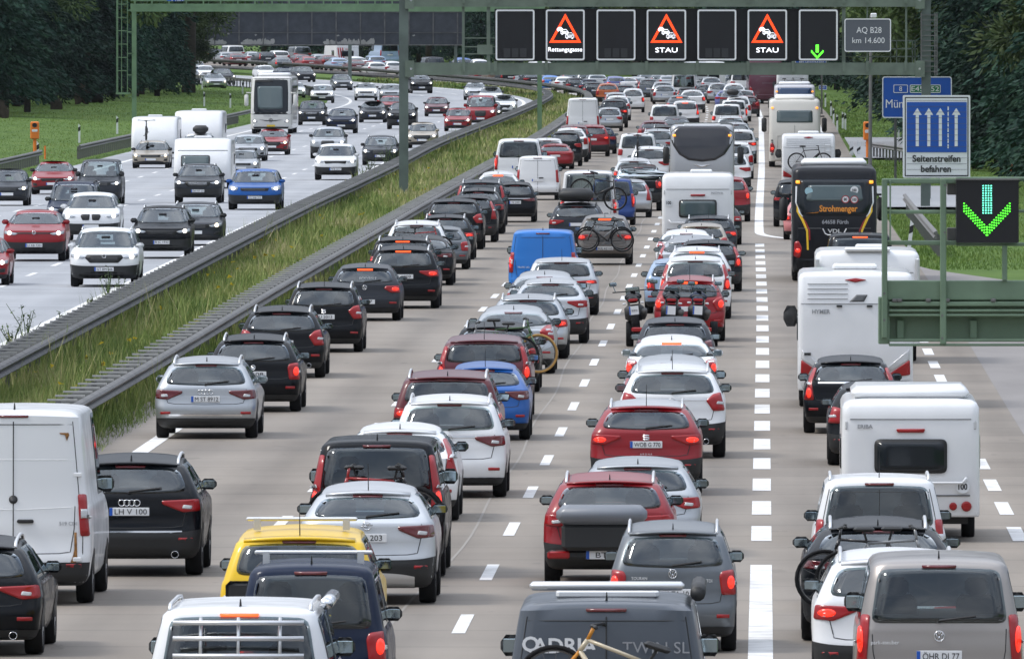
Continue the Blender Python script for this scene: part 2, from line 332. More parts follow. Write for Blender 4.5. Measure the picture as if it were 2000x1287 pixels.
tag(uv_lanes(strip('R', -1.3, 15.9, -380, 1720, 0.0).build('road', M['asphalt_r']), -1.3, 15.9, -380, 1720), kind='structure')
tag(uv_lanes(strip('L', -15.6, .7, -380, 1720, 0.0).build('road', M['asphalt_l']), -15.6, .7, -380, 1720), kind='structure')
tag(strip('R', 15.9, 15.92, -380, 455, 0.002, extra=right_extra).build('pavement', M['asphalt_extra']), kind='structure')
# emergency bays on the right
for (y0, y1, u0, u1) in ((596, 668, 16.1, 19.4), (790, 905, 16.1, 19.8)):
    tag(strip('R', u0, u1, y0, y1, .006).build('pavement', M['asphalt_l']), kind='structure')
mk_ = MB(); DZ = .006
UA, UB, UC, UD = 3.75, 7.3, 11.05, 14.85
strip('R', -.15, .15, -100, 1600, DZ, bld=mk_)
def y_dash(k, py): return solve_y(k, py)
ph = y_dash('R', 1046)                       # a dash of the B line starts here
P = 18.0
for u, sh in ((UA, 3.0), (UB, 0.0)):
    y = ph+sh-20*P
    while y < 1600:
        if y > -100: strip('R', u-.085, u+.085, y, y+6, DZ, bld=mk_)
        y += P
y = y_dash('R', 1056)-26*12
while y < 500:
    if y > 214: strip('R', UC-.15, UC+.15, y, y+6.6, DZ, bld=mk_); strip('R', UD-.11, UD+.11, y, y+6.2, DZ, bld=mk_)
    y += 12
strip('R', UC-.15, UC+.15, -100, 208, DZ, bld=mk_)
strip('R', UD-.11, UD+.11, 120, 207, DZ, bld=mk_)
strip('R', UC-.16, UC+.16, 528, 1600, DZ, bld=mk_)
v = []; f = []                               # the solid line swings over to the hard shoulder
for i in range(13):
    t = i/12; y = 528-26*t; u = UC + 3.8*t**2.6
    for du in (-.16, .16): x, yy = off('R', y, u+du); v.append((x, yy, Zp('R', y)+DZ))
mk_.add(v, [(2*i, 2*i+1, 2*i+3, 2*i+2) for i in range(12)])
strip('R', UD-.1, UD+.1, 505, 1600, DZ, bld=mk_)
strip('L', -.34, -.06, -100, 1600, DZ, bld=mk_)
for u in (-3.5, -6.95, -10.4):
    y = 80.0 + (0 if u > -5 else 5)
    while y < 1600: strip('L', u-.085, u+.085, y, y+6, DZ, bld=mk_); y += P
strip('L', -13.9, -13.65, -100, 1600, DZ, bld=mk_)
tag(mk_.build('lane_markings', M['marking']), kind='structure')
M['joint'] = mat('road_joint', (.235,.215,.19), rough=.7)
jm = MB(); v = []; f = []
for i in range(160):
    y = 160+i*5.0; u = UB-.55+.05*math.sin(i*.7)-.5*max(0, (232-y)/60)**1.5
    for du in (-.02, .02): x, yy = off('R', y, u+du); v.append((x, yy, Zp('R', y)+.004))
jm.add(v, [(2*i, 2*i+1, 2*i+3, 2*i+2) for i in range(159)])
tag(jm.build('road_joint', M['joint']), kind='structure')

# ------------------------------------------------------------------ guard rails
M['gap_shade'] = mat('painted_gap_shade', (.03,.032,.028), rough=.9, noise=.5, nscale=2); M['bar_light'] = mat('spacer_steel', (.50,.49,.47), rough=.6, metal=.2, noise=.3, nscale=1.5); M['bar_dark'] = mat('spacer_steel_dark', (.30,.30,.29), rough=.7, noise=.3, nscale=1.5)  # the first is shade between the spacer bars, painted as a dark colour
WPROF = [(-.03,.48),(.04,.50),(.075,.53),(.04,.58),(-.02,.61),(.04,.64),(.075,.69),(.04,.73),(-.03,.76),(-.06,.75),(-.04,.61),(-.06,.49)]
def sweep(k, u, y0, y1, prof, side=1, step=5.0, zoff=0.0, ground=False):
    n = max(1, int((y1-y0)/step)); v = []; f = []; m = len(prof)
    for i in range(n+1):
        y = y0+(y1-y0)*i/n; uu = u(y) if callable(u) else u
        for a, h in prof:
            x, yy = off(k, y, uu+a*side); v.append((x, yy, (gz(*off(k, y, uu)) if ground else Zp(k, y))+h+zoff))
    for i in range(n):
        for j in range(m): f.append((i*m+j, i*m+(j+1)%m, (i+1)*m+(j+1)%m, (i+1)*m+j))
    f += [tuple(range(m)), tuple(n*m+j for j in range(m))]
    return MB().add(v, f)
def box_me(d, z0=0.0): return MB().box((0,0,z0), d).me()
def guard_rail(name, k, u, y0, y1, side, label, group, rear=None, spacer=3.0, mat_=None, posts=4.8, ybar=0):
    ym = (y0+min(y1, y0+400))/2; t = empty(name, (0,0,0), 0, label, 'guard rail', group)
    mm = mat_ or M['steel']
    sweep(k, u, y0, y1, WPROF, side).build('rail_beam', mm, t)
    if rear:
        if k == 'L': sweep(k, u+rear, y0, y1, [(-.03,.62),(.03,.62),(.04,.70),(.03,.76),(-.03,.76)], side).build('rear_beam', mm, t)
        sweep(k, u+rear*.5, y0, y1, [(-abs(rear)*.47,.64),(abs(rear)*.47,.64),(abs(rear)*.47,.68),(-abs(rear)*.47,.68)], side).build('gap_shade_strip', M['gap_shade'], t)  # added dark strip that paints the shade in the gaps between bars
        bmt = M['bar_light'] if k == 'R' else M['bar_dark']
        me = box_me((abs(rear)-.02, .12, .034)); n = 0; y = y0+1.0; rest = MB()
        while y < y1:
            x, yy = off(k, y, u+rear/2); hd = head(k, y)
            if n < 100:
                o = mk('spacer_bar', me, bmt, t); o.location = (x, yy, Zp(k, y)+.80); o.rotation_euler = (0, 0, -hd)
            else: rest.box((x, yy, Zp(k, y)+.80), (abs(rear)-.02, .12, .034), rz=-hd)
            n += 1; y += spacer
        if rest.v: tag(rest.build('spacer_bar', bmt, t), kind='stuff')
    me = MB().box((0,0,.33), (.10,.06,.70)).me(); n = 0; y = y0+.4
    while y < y1 and n < 90:
        uu = (u(y) if callable(u) else u)-.10*side + (rear or 0)*.5
        x, yy = off(k, y, uu); o = mk('post', me, mm, t); o.location = (x, yy, gz(x, yy)); o.rotation_euler = (0,0,-head(k, y)); n += 1; y += posts
    return t
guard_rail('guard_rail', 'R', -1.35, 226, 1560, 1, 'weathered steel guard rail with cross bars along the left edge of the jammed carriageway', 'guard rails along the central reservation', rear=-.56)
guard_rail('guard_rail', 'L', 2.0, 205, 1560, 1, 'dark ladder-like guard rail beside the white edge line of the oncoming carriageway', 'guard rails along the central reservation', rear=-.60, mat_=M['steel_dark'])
lr = lambda a, b: a
guard_rail('guard_rail', 'L', -16.6, 778, 1040, 1, 'steel guard rail on the left grass verge behind the white caravans', 'guard rails on the left verge', posts=2.4)
guard_rail('guard_rail', 'L', -17.4, 690, 752, 1, 'short steel guard rail end at the left picture edge near the orange phone', 'guard rails on the left verge', posts=2.4)
guard_rail('guard_rail', 'L', -16.0, 1205, 1500, 1, 'dark guard rail curving along the grass left of the white coach', 'guard rails on the left verge', mat_=M['steel_dark'], posts=2.4)
guard_rail('guard_rail', 'R', lambda y: 16.7+(802-y)*.062, 742, 802, -1, 'steel guard rail behind the orange phone on the right verge', 'guard rails on the right verge', posts=2.4)
guard_rail('guard_rail', 'R', 16.7, 478, 578, -1, 'steel guard rail ending behind the green arrow gantry', 'guard rails on the right verge', posts=2.4)

# ------------------------------------------------------------------ gantries and signs (measured from the photo at each gantry's own distance)
class Plane:                                  # metric frame of an upright structure standing at distance y
    def __init__(s, y): s.y = y; s.s = F/y
    def x(s, px): return (px-1000)/s.s
    def z(s, py): return CAMH-(py-100)/s.s
    def m(s, d): return d/s.s
def rrect(x0, x1, z0, z1, r, n=4):
    p = []
    for cx, cz, a in ((x1-r, z0+r, -90), (x1-r, z1-r, 0), (x0+r, z1-r, 90), (x0+r, z0+r, 180)):
        for i in range(n+1): q = R(a+90*i/n); p.append((cx+r*math.cos(q), cz+r*math.sin(q)))
    return p
def board(name, P, px0, py0, px1, py1, m, parent, y=0.0, d=.06, r=.06, frame=None, fw=.05):
    x0, x1, z0, z1 = P.x(px0), P.x(px1), P.z(py1), P.z(py0)
    o = MB().prism(rrect(x0, x1, z0, z1, r), P.y+y, P.y+y+d).build(name, m, parent)
    if frame:
        a = rrect(x0, x1, z0, z1, r); b = rrect(x0+fw, x1-fw, z0+fw, z1-fw, max(r-fw*.6, .01)); n = len(a); yy = P.y+y-.012
        v = [(p[0], yy, p[1]) for p in a]+[(p[0], yy, p[1]) for p in b]+[(p[0], P.y+y+.001, p[1]) for p in a]+[(p[0], P.y+y+.001, p[1]) for p in b]
        f = []
        for i in range(n):
            j = (i+1) % n; f += [(i, j, n+j, n+i), (i, 2*n+i, 2*n+j, j), (n+i, n+j, 3*n+j, 3*n+i)]
        MB().add(v, f).build('sign_border', frame, o)
    return o
def sbeam(bld, P, px0, py0, px1, py1, d=.3, y=0.0):
    bld.bx(P.x(px0), P.x(px1), P.y+y, P.y+y+d, P.z(py1), P.z(py0)); return bld
def dots(bld, pts, y, r):
    for x, z in pts: bld.add([(x+r*math.cos(2*math.pi*k/6), y, z+r*math.sin(2*math.pi*k/6)) for k in range(6)], [tuple(range(6))])
    return bld

def main_gantry():
    P = Plane(622); G = M['gantry']
    t = empty('sign_gantry', (P.x(785), P.y, gz(P.x(785), P.y)), 0, 'green steel gantry carrying seven black signs over the jammed carriageway', 'gantry')
    inv = Matrix.Translation(-t.location)
    def bl(b, name, m):
        o = b.build(name, m, t); o.matrix_parent_inverse = inv; return o
    for px in (788.5, 1809):
        b = MB(); b.bx(P.x(px-9), P.x(px+9), P.y+.1, P.y+.5, P.z(390 if px < 1000 else 420), P.z(-60)); bl(b, 'post', M['post_grey'])
    for (a, c) in ((123, 147), (-12, 14)):
        b = MB(); sbeam(b, P, 806, a, 1790, c, d=.5); o = bl(b, 'beam', G)
        def clamp(b_): b_.build('clamp', G, o)             # bolts, joint plates and clamps along the beam
        for px in (968, 1067, 1166, 1263, 1362, 1461, 1549, 1648, 1694, 1769, 906, 955):
            clamp(sbeam(MB(), P, px-3, a-3, px+3, a+.75*(c-a), d=.06, y=-.06))
        for px in (800, 1797): sbeam(MB(), P, px-9, a-4, px+9, c+4, d=.62, y=-.05).build('end_plate', G, o)
        for px in (970, 1300, 1632): sbeam(MB(), P, px-2, a-.5, px+2, c+1, d=.54, y=-.02).build('joint_plate', G, o)
        q = o
        for px in (803, 1796): dots(MB(), [(P.x(px), P.z((a+c)/2))], P.y-.056, P.m(2.6)).build('bolt', M['chrome'], o)
    for px, wd in ((905, 5), (954, 7), (1648, 7), (1770, 4), (1694, 3)):
        b = MB(); sbeam(b, P, px-wd/2, -12, px+wd/2, 123, d=.15, y=.15); bl(b, 'strut', G)
    for py in (75, 92, 106):
        b = MB(); sbeam(b, P, 905, py-1.2, 968, py+1.2, d=.06, y=.2); bl(b, 'railing', G)
    for py in (80, 96, 111):
        b = MB(); sbeam(b, P, 1640, py-1.2, 1792, py+1.2, d=.05, y=.7); bl(b, 'railing', G)
    for px in (1740, 1752, 1783, 1788):
        b = MB(); sbeam(b, P, px-1, 80, px+1, 125, d=.05, y=.7); bl(b, 'railing', G)
    b = MB(); sbeam(b, P, 932, 88, 962, 107, d=.4, y=.1); bl(b, 'control_box', M['gantry'])
    # walkway and back boxes behind the signs
    b = MB(); sbeam(b, P, 966, 18, 1640, 120, d=.12, y=.36); bl(b, 'back_panel', M['sign_black'])
    # access ladder on the right post
    b = MB()
    for px in (1799, 1826, 1830): sbeam(b, P, px-1, 26, px+1, 148, d=.05, y=.0)
    for k in range(12): sbeam(b, P, 1799, 30+k*10-.8, 1830, 30+k*10+.8, d=.04, y=.01)
    bl(b, 'ladder', M['steel'])
    return P
PG = main_gantry()
def gantry_sign(px0, px1, label, draw):
    P = PG; o = board('matrix_sign', P, px0, 19.5, px1, 118.5, M['sign_black'], None, y=-.10, d=.42, r=.09, frame=M['white_ink'], fw=P.m(3.2))
    tag(o, label, 'matrix sign', 'black matrix signs on the gantry'); draw(o, P, (px0+px1)/2); return o
YF = PG.y-.125
def lamps_off(o, P, cx):
    b = MB()
    for k in (-1, 0, 1): b.bx(P.x(cx+k*16-6.5), P.x(cx+k*16+6.5), P.y-.14, P.y-.105, P.z(113), P.z(95))
    b.build('lamp_box', mat('lamp_box_dark', (.028,.029,.033), .5), o)
def jam(word):
    def draw(o, P, cx):
        tri = [(cx-30, 83.5), (cx+30, 83.5), (cx, 29)]; pts = []
        for row in range(3):
            c = (cx, 65.5); k = 1-row*.085; T = [((x-c[0])*k+c[0], (y-c[1])*k+c[1]) for x, y in tri]
            for i in range(3):
                a, b2 = T[i], T[(i+1)%3]; n = int(math.hypot(a[0]-b2[0], a[1]-b2[1])/2.15)
                for j in range(n): pts.append((P.x(a[0]+(b2[0]-a[0])*j/n), P.z(a[1]+(b2[1]-a[1])*j/n)))
        dots(MB(), pts, YF, P.m(.95)).build('red_triangle', M['led_red'], o)
        pts = []; art = [("..xxxxx..", 0), (".x.....x.", 0), ("xxxxxxxxx", 0), ("x.xxxxx.x", 0), ("xxxxxxxxx", 0), (".xx...xx.", 0)]
        for (ox, oy, k) in ((1.5, 65, 1.75), (-7.5, 58.5, 1.5), (-14.5, 54.5, 1.1)):
            for r_, (line, _) in enumerate(art):
                for c_, ch in enumerate(line):
                    if ch == 'x': pts.append((P.x(cx+ox+c_*k*1.15-1), P.z(oy+r_*k*1.25)))
        dots(MB(), pts, YF-.002, P.m(.72)).build('jam_symbol', M['led_white'], o)
        text('lettering', word, P.m(9.5 if word == 'STAU' else 8.6), M['led_white'], o, (P.x(cx), YF, P.z(98.5)), width=P.m(43 if word == 'STAU' else 66))
    return draw
def arrow_small(o, P, cx):
    pts = []
    for j in range(7):
        for i in (-1, 0, 1): pts.append((P.x(cx-2+i*1.9), P.z(89+j*2.2)))
    for j in range(7):
        for i in range(2):
            for sgn in (-1, 1): pts.append((P.x(cx-2+sgn*(11-j*1.8)), P.z(100+j*2.0+i*2.4)))
    dots(MB(), pts, YF, P.m(1.2)).build('green_arrow', M['led_green'], o)
gantry_sign(968, 1044, 'blank black matrix sign with white border, leftmost on the gantry', lamps_off)
gantry_sign(1066, 1142, 'black sign showing red jam triangle above the word Rettungsgasse', jam('Rettungsgasse'))
gantry_sign(1165, 1241, 'blank black matrix sign between the Rettungsgasse sign and the middle STAU sign', lamps_off)
gantry_sign(1263, 1340, 'black sign with red jam triangle and STAU, the left one of two such signs', jam('STAU'))
gantry_sign(1362, 1438, 'blank black matrix sign between the two STAU signs', lamps_off)
gantry_sign(1460, 1537, 'black sign with red jam triangle and STAU, the right one of two such signs', jam('STAU'))
gantry_sign(1560, 1636, 'black matrix sign with a small green down arrow at its foot', arrow_small)
def plain_sign(name, P, box, m, label, cat, rows, border=None, r=.1, fw=None, y=0.0):
    o = board(name, P, *box, m, None, y=y, r=r, frame=border, fw=fw or P.m(2.2)); tag(o, label, cat)
    for (s_, cx, cy, h, wd, mm) in rows: text('lettering', s_, P.m(h), mm, o, (P.x(cx), P.y+y-.016, P.z(cy)), width=P.m(wd))
    return o
plain_sign('location_sign', Plane(622), (1649, 37, 1740, 102), M['sign_grey'], 'grey sign reading AQ B28 km 14.600 on the gantry', 'sign',
    [('AQ B28', 1697, 60.5, 12, 49, M['white_ink']), ('km 14.600', 1696, 79.5, 11.5, 63, M['white_ink'])], border=M['white_ink'], y=-.12, fw=PG.m(2))
# blue direction sign on posts
def blue_sign():
    P = Plane(690); o = board('direction_sign', P, 1723, 150, 1859, 231, M['sign_blue'], None, r=.12, frame=M['sign_white'], fw=P.m(2)); tag(o, 'blue motorway sign reading 8, E45 E52 and Mün, half hidden by a white sign', 'sign')
    text('lettering', 'Mün', P.m(17), M['white_ink'], o, (P.x(1747), P.y-.02, P.z(203)), width=P.m(34))
    text('lettering', 'chen', P.m(17), M['white_ink'], o, (P.x(1788), P.y-.02, P.z(203)), width=P.m(44))
    q = board('number_panel', P, 1745, 166, 1773, 182, M['sign_blue'], o, y=-.014, d=.012, r=.05, frame=M['white_ink'], fw=P.m(1.2)); text('lettering', '8', P.m(9.5), M['white_ink'], q, (P.x(1759), P.y-.03, P.z(174)))
    q = board('number_panel', P, 1777, 166, 1837, 182, M['sign_green'], o, y=-.014, d=.012, r=.05, frame=M['white_ink'], fw=P.m(1.2)); text('lettering', 'E45 E52', P.m(9.5), M['white_ink'], q, (P.x(1807), P.y-.03, P.z(174)), width=P.m(54))
    for px in (1749, 1834):
        MB().bx(P.x(px)-.06, P.x(px)+.06, P.y+.08, P.y+.2, gz(P.x(px), P.y)-.1, P.z(152)).build('post', M['steel_dark'], o)
blue_sign()
def lane_sign():
    P = Plane(598); o = board('lane_sign', P, 1763.5, 186.5, 1895, 347.5, M['sign_white'], None, r=.05, d=.22); tag(o, 'large blue and white sign with four arrows reading Seitenstreifen befahren', 'sign')
    a = rrect(P.x(1767), P.x(1891.5), P.z(345), P.z(190), .04); b = rrect(P.x(1769), P.x(1889.5), P.z(343), P.z(192), .03); n = len(a)
    v = [(p[0], P.y-.006, p[1]) for p in a]+[(p[0], P.y-.006, p[1]) for p in b]; MB().add(v, [(i, (i+1)%n, n+(i+1)%n, n+i) for i in range(n)]).build('sign_border', M['ink'], o)
    q = board('blue_field', P, 1771, 200, 1888, 297.5, M['sign_blue'], o, y=-.012, d=.010, r=.02)
    for cx in (1791.5, 1814, 1836.5, 1867.5):
        pl = [(cx-3, 286), (cx+3, 286), (cx+3, 225), (cx+8.5, 225), (cx, 211.5), (cx-8.5, 225), (cx-3, 225)]
        MB().prism([(P.x(x), P.z(y)) for x, y in pl], P.y-.020, P.y-.013).build('arrow', M['sign_white'], q)
    b = MB(); yy = 208
    for k in range(8): sbeam(b, P, 1850.5, 208+k*10.6, 1853, 216+k*10.6, d=.007, y=-.020)
    b.build('dashed_line', M['sign_white'], q)
    sl = MB()
    for k in range(14):
        yy = 197+k*11.2
        sbeam(sl, P, 1771, yy-.3, 1888, yy+.3, d=.006, y=-.028)
    sl.build('louvre_line', M['sign_grey'], o)
    text('lettering', 'Seitenstreifen', P.m(13), M['ink'], o, (P.x(1829), P.y-.02, P.z(310)), width=P.m(94), bold=True)
    text('lettering', 'befahren', P.m(13), M['ink'], o, (P.x(1828), P.y-.02, P.z(330)), width=P.m(59), bold=True)
    MB().bx(P.x(1799), P.x(1817), P.y+.3, P.y+.6, gz(P.x(1808), P.y)-.3, P.z(190)).build('post', M['post_grey'], o)
lane_sign()
P = Plane(1080); o = plain_sign('small_sign', P, (1599, 167, 1615, 176), M['sign_blue'], 'small blue marker sign on a thin pole beside the white reflector posts', 'sign', [('B 471', 1607, 171.5, 4, 9, M['white_ink'])], border=M['white_ink'], r=.05, fw=P.m(.8))
MB().bx(P.x(1605)-.05, P.x(1605)+.05, P.y+.07, P.y+.16, gz(P.x(1605), P.y), P.z(167)).build('post', M['steel'], o)
o = plain_sign('direction_sign', Plane(1060), (1553, 88, 1614, 124), M['sign_blue'], 'blue sign edge with white lettering just under the green arrow sign', 'sign', [('Brunnthal', 1585, 120.5, 5, 48, M['white_ink'])], border=M['white_ink'], r=.05, fw=.04)
MB().bx(Plane(1060).x(1605)-.06, Plane(1060).x(1605)+.06, 1060.08, 1060.2, gz(Plane(1060).x(1605), 1060), Plane(1060).z(100)).build('post', M['steel'], o)
# thin mast with camera
P = Plane(640); o = empty('camera_mast', (P.x(1700), P.y, gz(P.x(1700), P.y)), 0, 'thin grey mast with a white traffic camera behind the AQ B28 sign', 'mast'); inv = Matrix.Translation(-o.location)
for nm, b, m in (('pole', MB().tube([(P.x(1699), P.y, gz(P.x(1699), P.y)), (P.x(1701), P.y, P.z(30))], [.09, .06]), M['steel']), ('camera', MB().bevel_box((P.x(1706), P.y-.05, P.z(31)), (.26, .4, .2)), M['white_paint'])):
    q = b.build(nm, m, o); q.matrix_parent_inverse = inv

# ------------------------------------------------------------------ near green gantry with the big arrow (out of focus, close to the camera)
def near_gantry():
    P = Plane(118); G = M['gantry_near']
    zg = gz(P.x(2260), P.y)
    t = empty('arrow_gantry', (P.x(2260), P.y, zg), 0, 'close green steel gantry arm reaching in from the right edge', 'gantry'); inv = Matrix.Translation(-t.location)
    def bl(b, name, m=G):
        o = b.build(name, m, t); o.matrix_parent_inverse = inv
        bv = o.modifiers.new('bevel', 'BEVEL'); bv.width = .008; bv.segments = 2
        return o
    def B(*a, **k): return sbeam(MB(), P, *a, **k)
    bl(B(1720, 586, 2300, 668, d=.10, y=.10), 'back_plate', M['gantry_near'])
    bl(B(1732, 548, 2300, 586, d=.14, y=-.02), 'beam'); bl(B(1716, 580, 1738, 672, d=.16, y=-.01), 'end_plate')
    for a, c in ((589, 598), (604, 609), (613, 618), (662, 667), (671, 676)): bl(B(1736, a, 2300, c, d=.06, y=-.04), 'rail')
    for a, c in ((349, 359), (410.5, 418), (470, 479)): bl(B(1724, a, 1868, c, d=.04), 'railing')
    bl(B(1868, 346, 2300, 352, d=.05, y=.05), 'railing'); bl(B(1980, 410, 2300, 416, d=.04, y=.08), 'railing'); bl(B(1868, 474, 2300, 481, d=.06, y=.05), 'railing')
    for a, c, z0, z1 in ((1722, 1733, 349, 660), (1836, 1848, 349, 672), (1737, 1740, 352, 475), (1957, 1967, 478, 548), (1752, 1766, 625, 662), (1895, 1909, 625, 662)): bl(B(a, z0, c, z1, d=.05, y=.05 if z0 > 600 else -.06), 'post')
    for px in (1747, 1757, 1813, 1850, 1940): bl(B(px-5, 583, px+5, 590, d=.03, y=-.05), 'bracket', M['steel'])
    for px, py in ((1727, 573), (1727, 625), (1840, 616), (1840, 660), (1845, 362), (1845, 454)): bl(dots(MB(), [(P.x(px), P.z(py))], P.y-.066, P.m(2.6)), 'bolt', M['steel'])
    for py in (368, 458): bl(B(1850, py-13, 1870, py+13, d=.10, y=.05), 'bracket', M['steel'])
    bl(MB().bx(P.x(2240), P.x(2290), P.y, P.y+.3, zg, P.z(330)), 'post')
    s = board('arrow_signal', P, 1867, 351, 1989, 474, M['sign_black'], None, y=-.10, d=.14, r=.01); tag(s, 'square black signal with a large green down arrow on the near gantry', 'lane signal')
    q = MB(); sbeam(q, P, 1866, 349, 1990, 352, d=.17, y=-.12).build('hood', M['steel'], s)
    y = P.y-.106; st, vv = [], []
    for j in range(12):
        for i in range(4): st.append((P.x(1919.5+i*5.2), P.z(363+j*4.8)))
    for i in range(4):
        for j in range(11):
            for sg in (-1, 1): vv.append((P.x(1926.8+sg*(3+j*4.3+i*1.6 if 0 else 1.0+j*4.35)), P.z(459-j*4.6-i*5.2+ (i%2)*.0)))
    dots(MB(), st, y, P.m(1.5)).build('arrow_stem', M['led_cyan'], s); dots(MB(), vv, y, P.m(1.5)).build('arrow_head', M['led_green'], s)
near_gantry()

# ------------------------------------------------------------------ older green gantry over the oncoming carriageway, and the big sign backs beyond it
def old_gantry():
    P = Plane(915); G = M['gantry_old']; t = empty('sign_gantry', (P.x(262), P.y, gz(P.x(262), P.y)), 0, 'bright green older gantry spanning the oncoming carriageway', 'gantry'); inv = Matrix.Translation(-t.location)
    def bl(b, name, m=G):
        o = b.build(name, m, t); o.matrix_parent_inverse = inv; return o
    for px in (262, 1054): bl(MB().bx(P.x(px-4.5), P.x(px+4.5), P.y, P.y+.3, gz(P.x(px), P.y)-.2, P.z(8)), 'post')
    b = bl(sbeam(MB(), P, 255, 8, 1064, 23.5, d=.5, y=-.05), 'beam'); c = MB()
    for k in range(24): sbeam(c, P, 262+k*33.5, -1, 265+k*33.5, 12, d=.05, y=-.1)
    sbeam(c, P, 255, -1, 1064, 3, d=.2, y=.1); c.build('clamp', G, b)
    for k in range(17):
        bl(sbeam(MB(), P, 262+k*48, -34, 264+k*48, 8, d=.06, y=.3), 'railing')
    la = MB()
    for px in (228, 230, 237.5, 249): sbeam(la, P, px-.8, -40, px+.8, 182, d=.05, y=.1 if px < 240 else 0)
    for k in range(7): sbeam(la, P, 228, 22+k*26-40, 250, 23.6+k*26-40, d=.03)
    sbeam(la, P, 226, 181, 254, 185, d=.3); bl(la, 'ladder')
    for k in range(5):
        bl(sbeam(MB(), P, 250, 20+k*42, 262, 22+k*42, d=.05), 'bracket')
old_gantry()
def sign_backs():
    P = Plane(1330); t = empty('overhead_sign', (P.x(683), P.y, gz(P.x(683), P.y)), 0, 'wide grey back of an overhead sign with peeling white patches', 'overhead sign'); inv = Matrix.Translation(-t.location)
    def bl(b, name, m):
        o = b.build(name, m, t); o.matrix_parent_inverse = inv; return o
    m1 = noise_mat('sign_back_grey', [(.028,.032,.042),(.040,.046,.058),(.055,.061,.075)], 1.3, rough=.6)
    bl(sbeam(MB(), P, 360, -6, 905, 87.5, d=.1), 'sign_panel', m1)
    b = MB()
    for k in range(12): sbeam(b, P, 371+k*47.4, -6, 373.4+k*47.4, 87, d=.08, y=-.08)
    for py in (24, 64): sbeam(b, P, 360, py, 905, py+1.2, d=.05, y=-.06)
    bl(b, 'stiffener', M['steel_dark']); bl(sbeam(MB(), P, 358, 87.5, 907, 89.6, d=.16, y=-.05), 'edge_strip', M['steel'])
    pat = MB(); r2 = random.Random(3)
    for a, c in ((362, 437), (470, 532), (632, 728)):
        x = a
        while x < c:
            wv = r2.uniform(3, 9); hh = r2.uniform(3, 11); n = 9
            pl = [(P.x(x+wv*.5+wv*.62*math.cos(2*math.pi*i/n)*r2.uniform(.7, 1.15)), P.z(min(87.2, 87-hh*.5-hh*.62*math.sin(2*math.pi*i/n)*r2.uniform(.7, 1.2)))) for i in range(n)]
            bl(MB().prism(pl, P.y-.012-.001*r2.random(), P.y-.002), 'peeling_patch', M['concrete']); x += wv*.62
    for (x, y_) in ((395, 41), (385, 62), (412, 60), (430, 59), (446, 67), (500, 69), (660, 70), (808, 70)):
        n = 7; bl(MB().prism([(P.x(x+r2.uniform(1.5, 4)*math.cos(2*math.pi*i/n)), P.z(y_+r2.uniform(1, 2.6)*math.sin(2*math.pi*i/n))) for i in range(n)], P.y-.012, P.y-.002), 'peeling_patch', M['concrete'])
    bl(MB().bx(P.x(680), P.x(687), P.y-.1, P.y+.3, gz(P.x(683), P.y)-.3, P.z(87.5)), 'post', M['post_grey'])
    for px in (375, 890): bl(MB().bx(P.x(px-3), P.x(px+3), P.y+.12, P.y+.4, gz(P.x(px), P.y)-.3, P.z(0)), 'post', M['post_grey'])
    P2 = Plane(1370); o = board('direction_sign', P2, 325, 26, 361, 96, M['sign_blue'], None, r=.1); tag(o, 'dark blue sign between the left trees and the grey sign back', 'sign')
    MB().bx(P2.x(340), P2.x(343), P2.y+.06, P2.y+.25, gz(P2.x(341), P2.y), P2.z(96)).build('post', M['steel'], o)
    P3 = Plane(905); o = board('direction_sign', P3, 326, -40, 361, 3, M['sign_blue'], None, y=-.6, r=.1); tag(o, 'lower edge of a blue sign above the bright green beam', 'sign')
    text('lettering', 'Mün', P3.m(9), M['white_ink'], o, (P3.x(347), P3.y-.62, P3.z(-1.5)), width=P3.m(22))
sign_backs()

# ------------------------------------------------------------------ delineator posts, emergency phones
def delineator(loc, label, group, tilt=0):
    t = empty('delineator_post', loc, 0, label, 'reflector post', group)
    MB().prism([(-.06,0),(.06,0),(.06,1.0),(-.06,1.12)], -.05, .05).build('post', M['white_paint'], t)
    MB().prism([(-.062,.66),(.062,.74),(.062,.98),(-.062,.90)], -.053, .053).build('black_band', M['ink'], t)
    t.rotation_euler = (0, tilt, 0); return t
for px, py, sd in ((155, 284, 0), (229, 266, 0), (450, 215, 0), (399, 214, 0), (74, 320, 0), (395, 180, 0), (474, 188, 0)):
    y = solve_y('L', py); x = (px-1000)*y/F; delineator((x, y, gz(x, y)), 'white reflector post with black band on the left grass verge', 'reflector posts on the left verge')
for px, py in ((1612, 208), (1623, 226), (1628, 241), (1635, 255), (1646, 250), (1651, 252)):
    y = solve_y('R', py); x = (px-1000)*y/F; delineator((x, y, gz(x, y)), 'white reflector post in the row right of the white coach', 'reflector posts in a row on the right verge')
y = solve_y('R', 268); delineator(((1755-1000)*y/F, y, gz((1755-1000)*y/F, y)), 'single white reflector post below the blue motorway sign', 'reflector posts on the right verge')
y = solve_y('R', 492); delineator(((1774-1000)*y/F, y, gz((1774-1000)*y/F, y)), 'white reflector post at the guard rail end behind the arrow gantry', 'reflector posts on the right verge', tilt=.12)
def phone(px, py, ptop, side, label):
    y = solve_y(side, py); x = (px-1000)*y/F; s = F/y; z0 = gz(x, y); H = CAMH-(ptop-100)/s-z0; t = empty('emergency_phone', (x, y, z0), 0, label, 'emergency phone', 'orange emergency phones')
    MB().tube([(0,0,0),(0,0,H*.52)], .09).build('pole', M['sos'], t)
    o = MB().bevel_box((0,0,H*.75), (.46,.34,H*.5), .05).build('housing', M['sos'], t)
    MB().prism(rrect(-.15,.15,H*.52+.35,H*.5+H*.28,.05), -.185, -.165).build('notice', M['sign_white'], o)
    MB().prism([(.13*math.cos(2*math.pi*i/16), H*.9+.12*math.sin(2*math.pi*i/16)) for i in range(16)], -.185, -.165).build('opening', M['ink'], o)
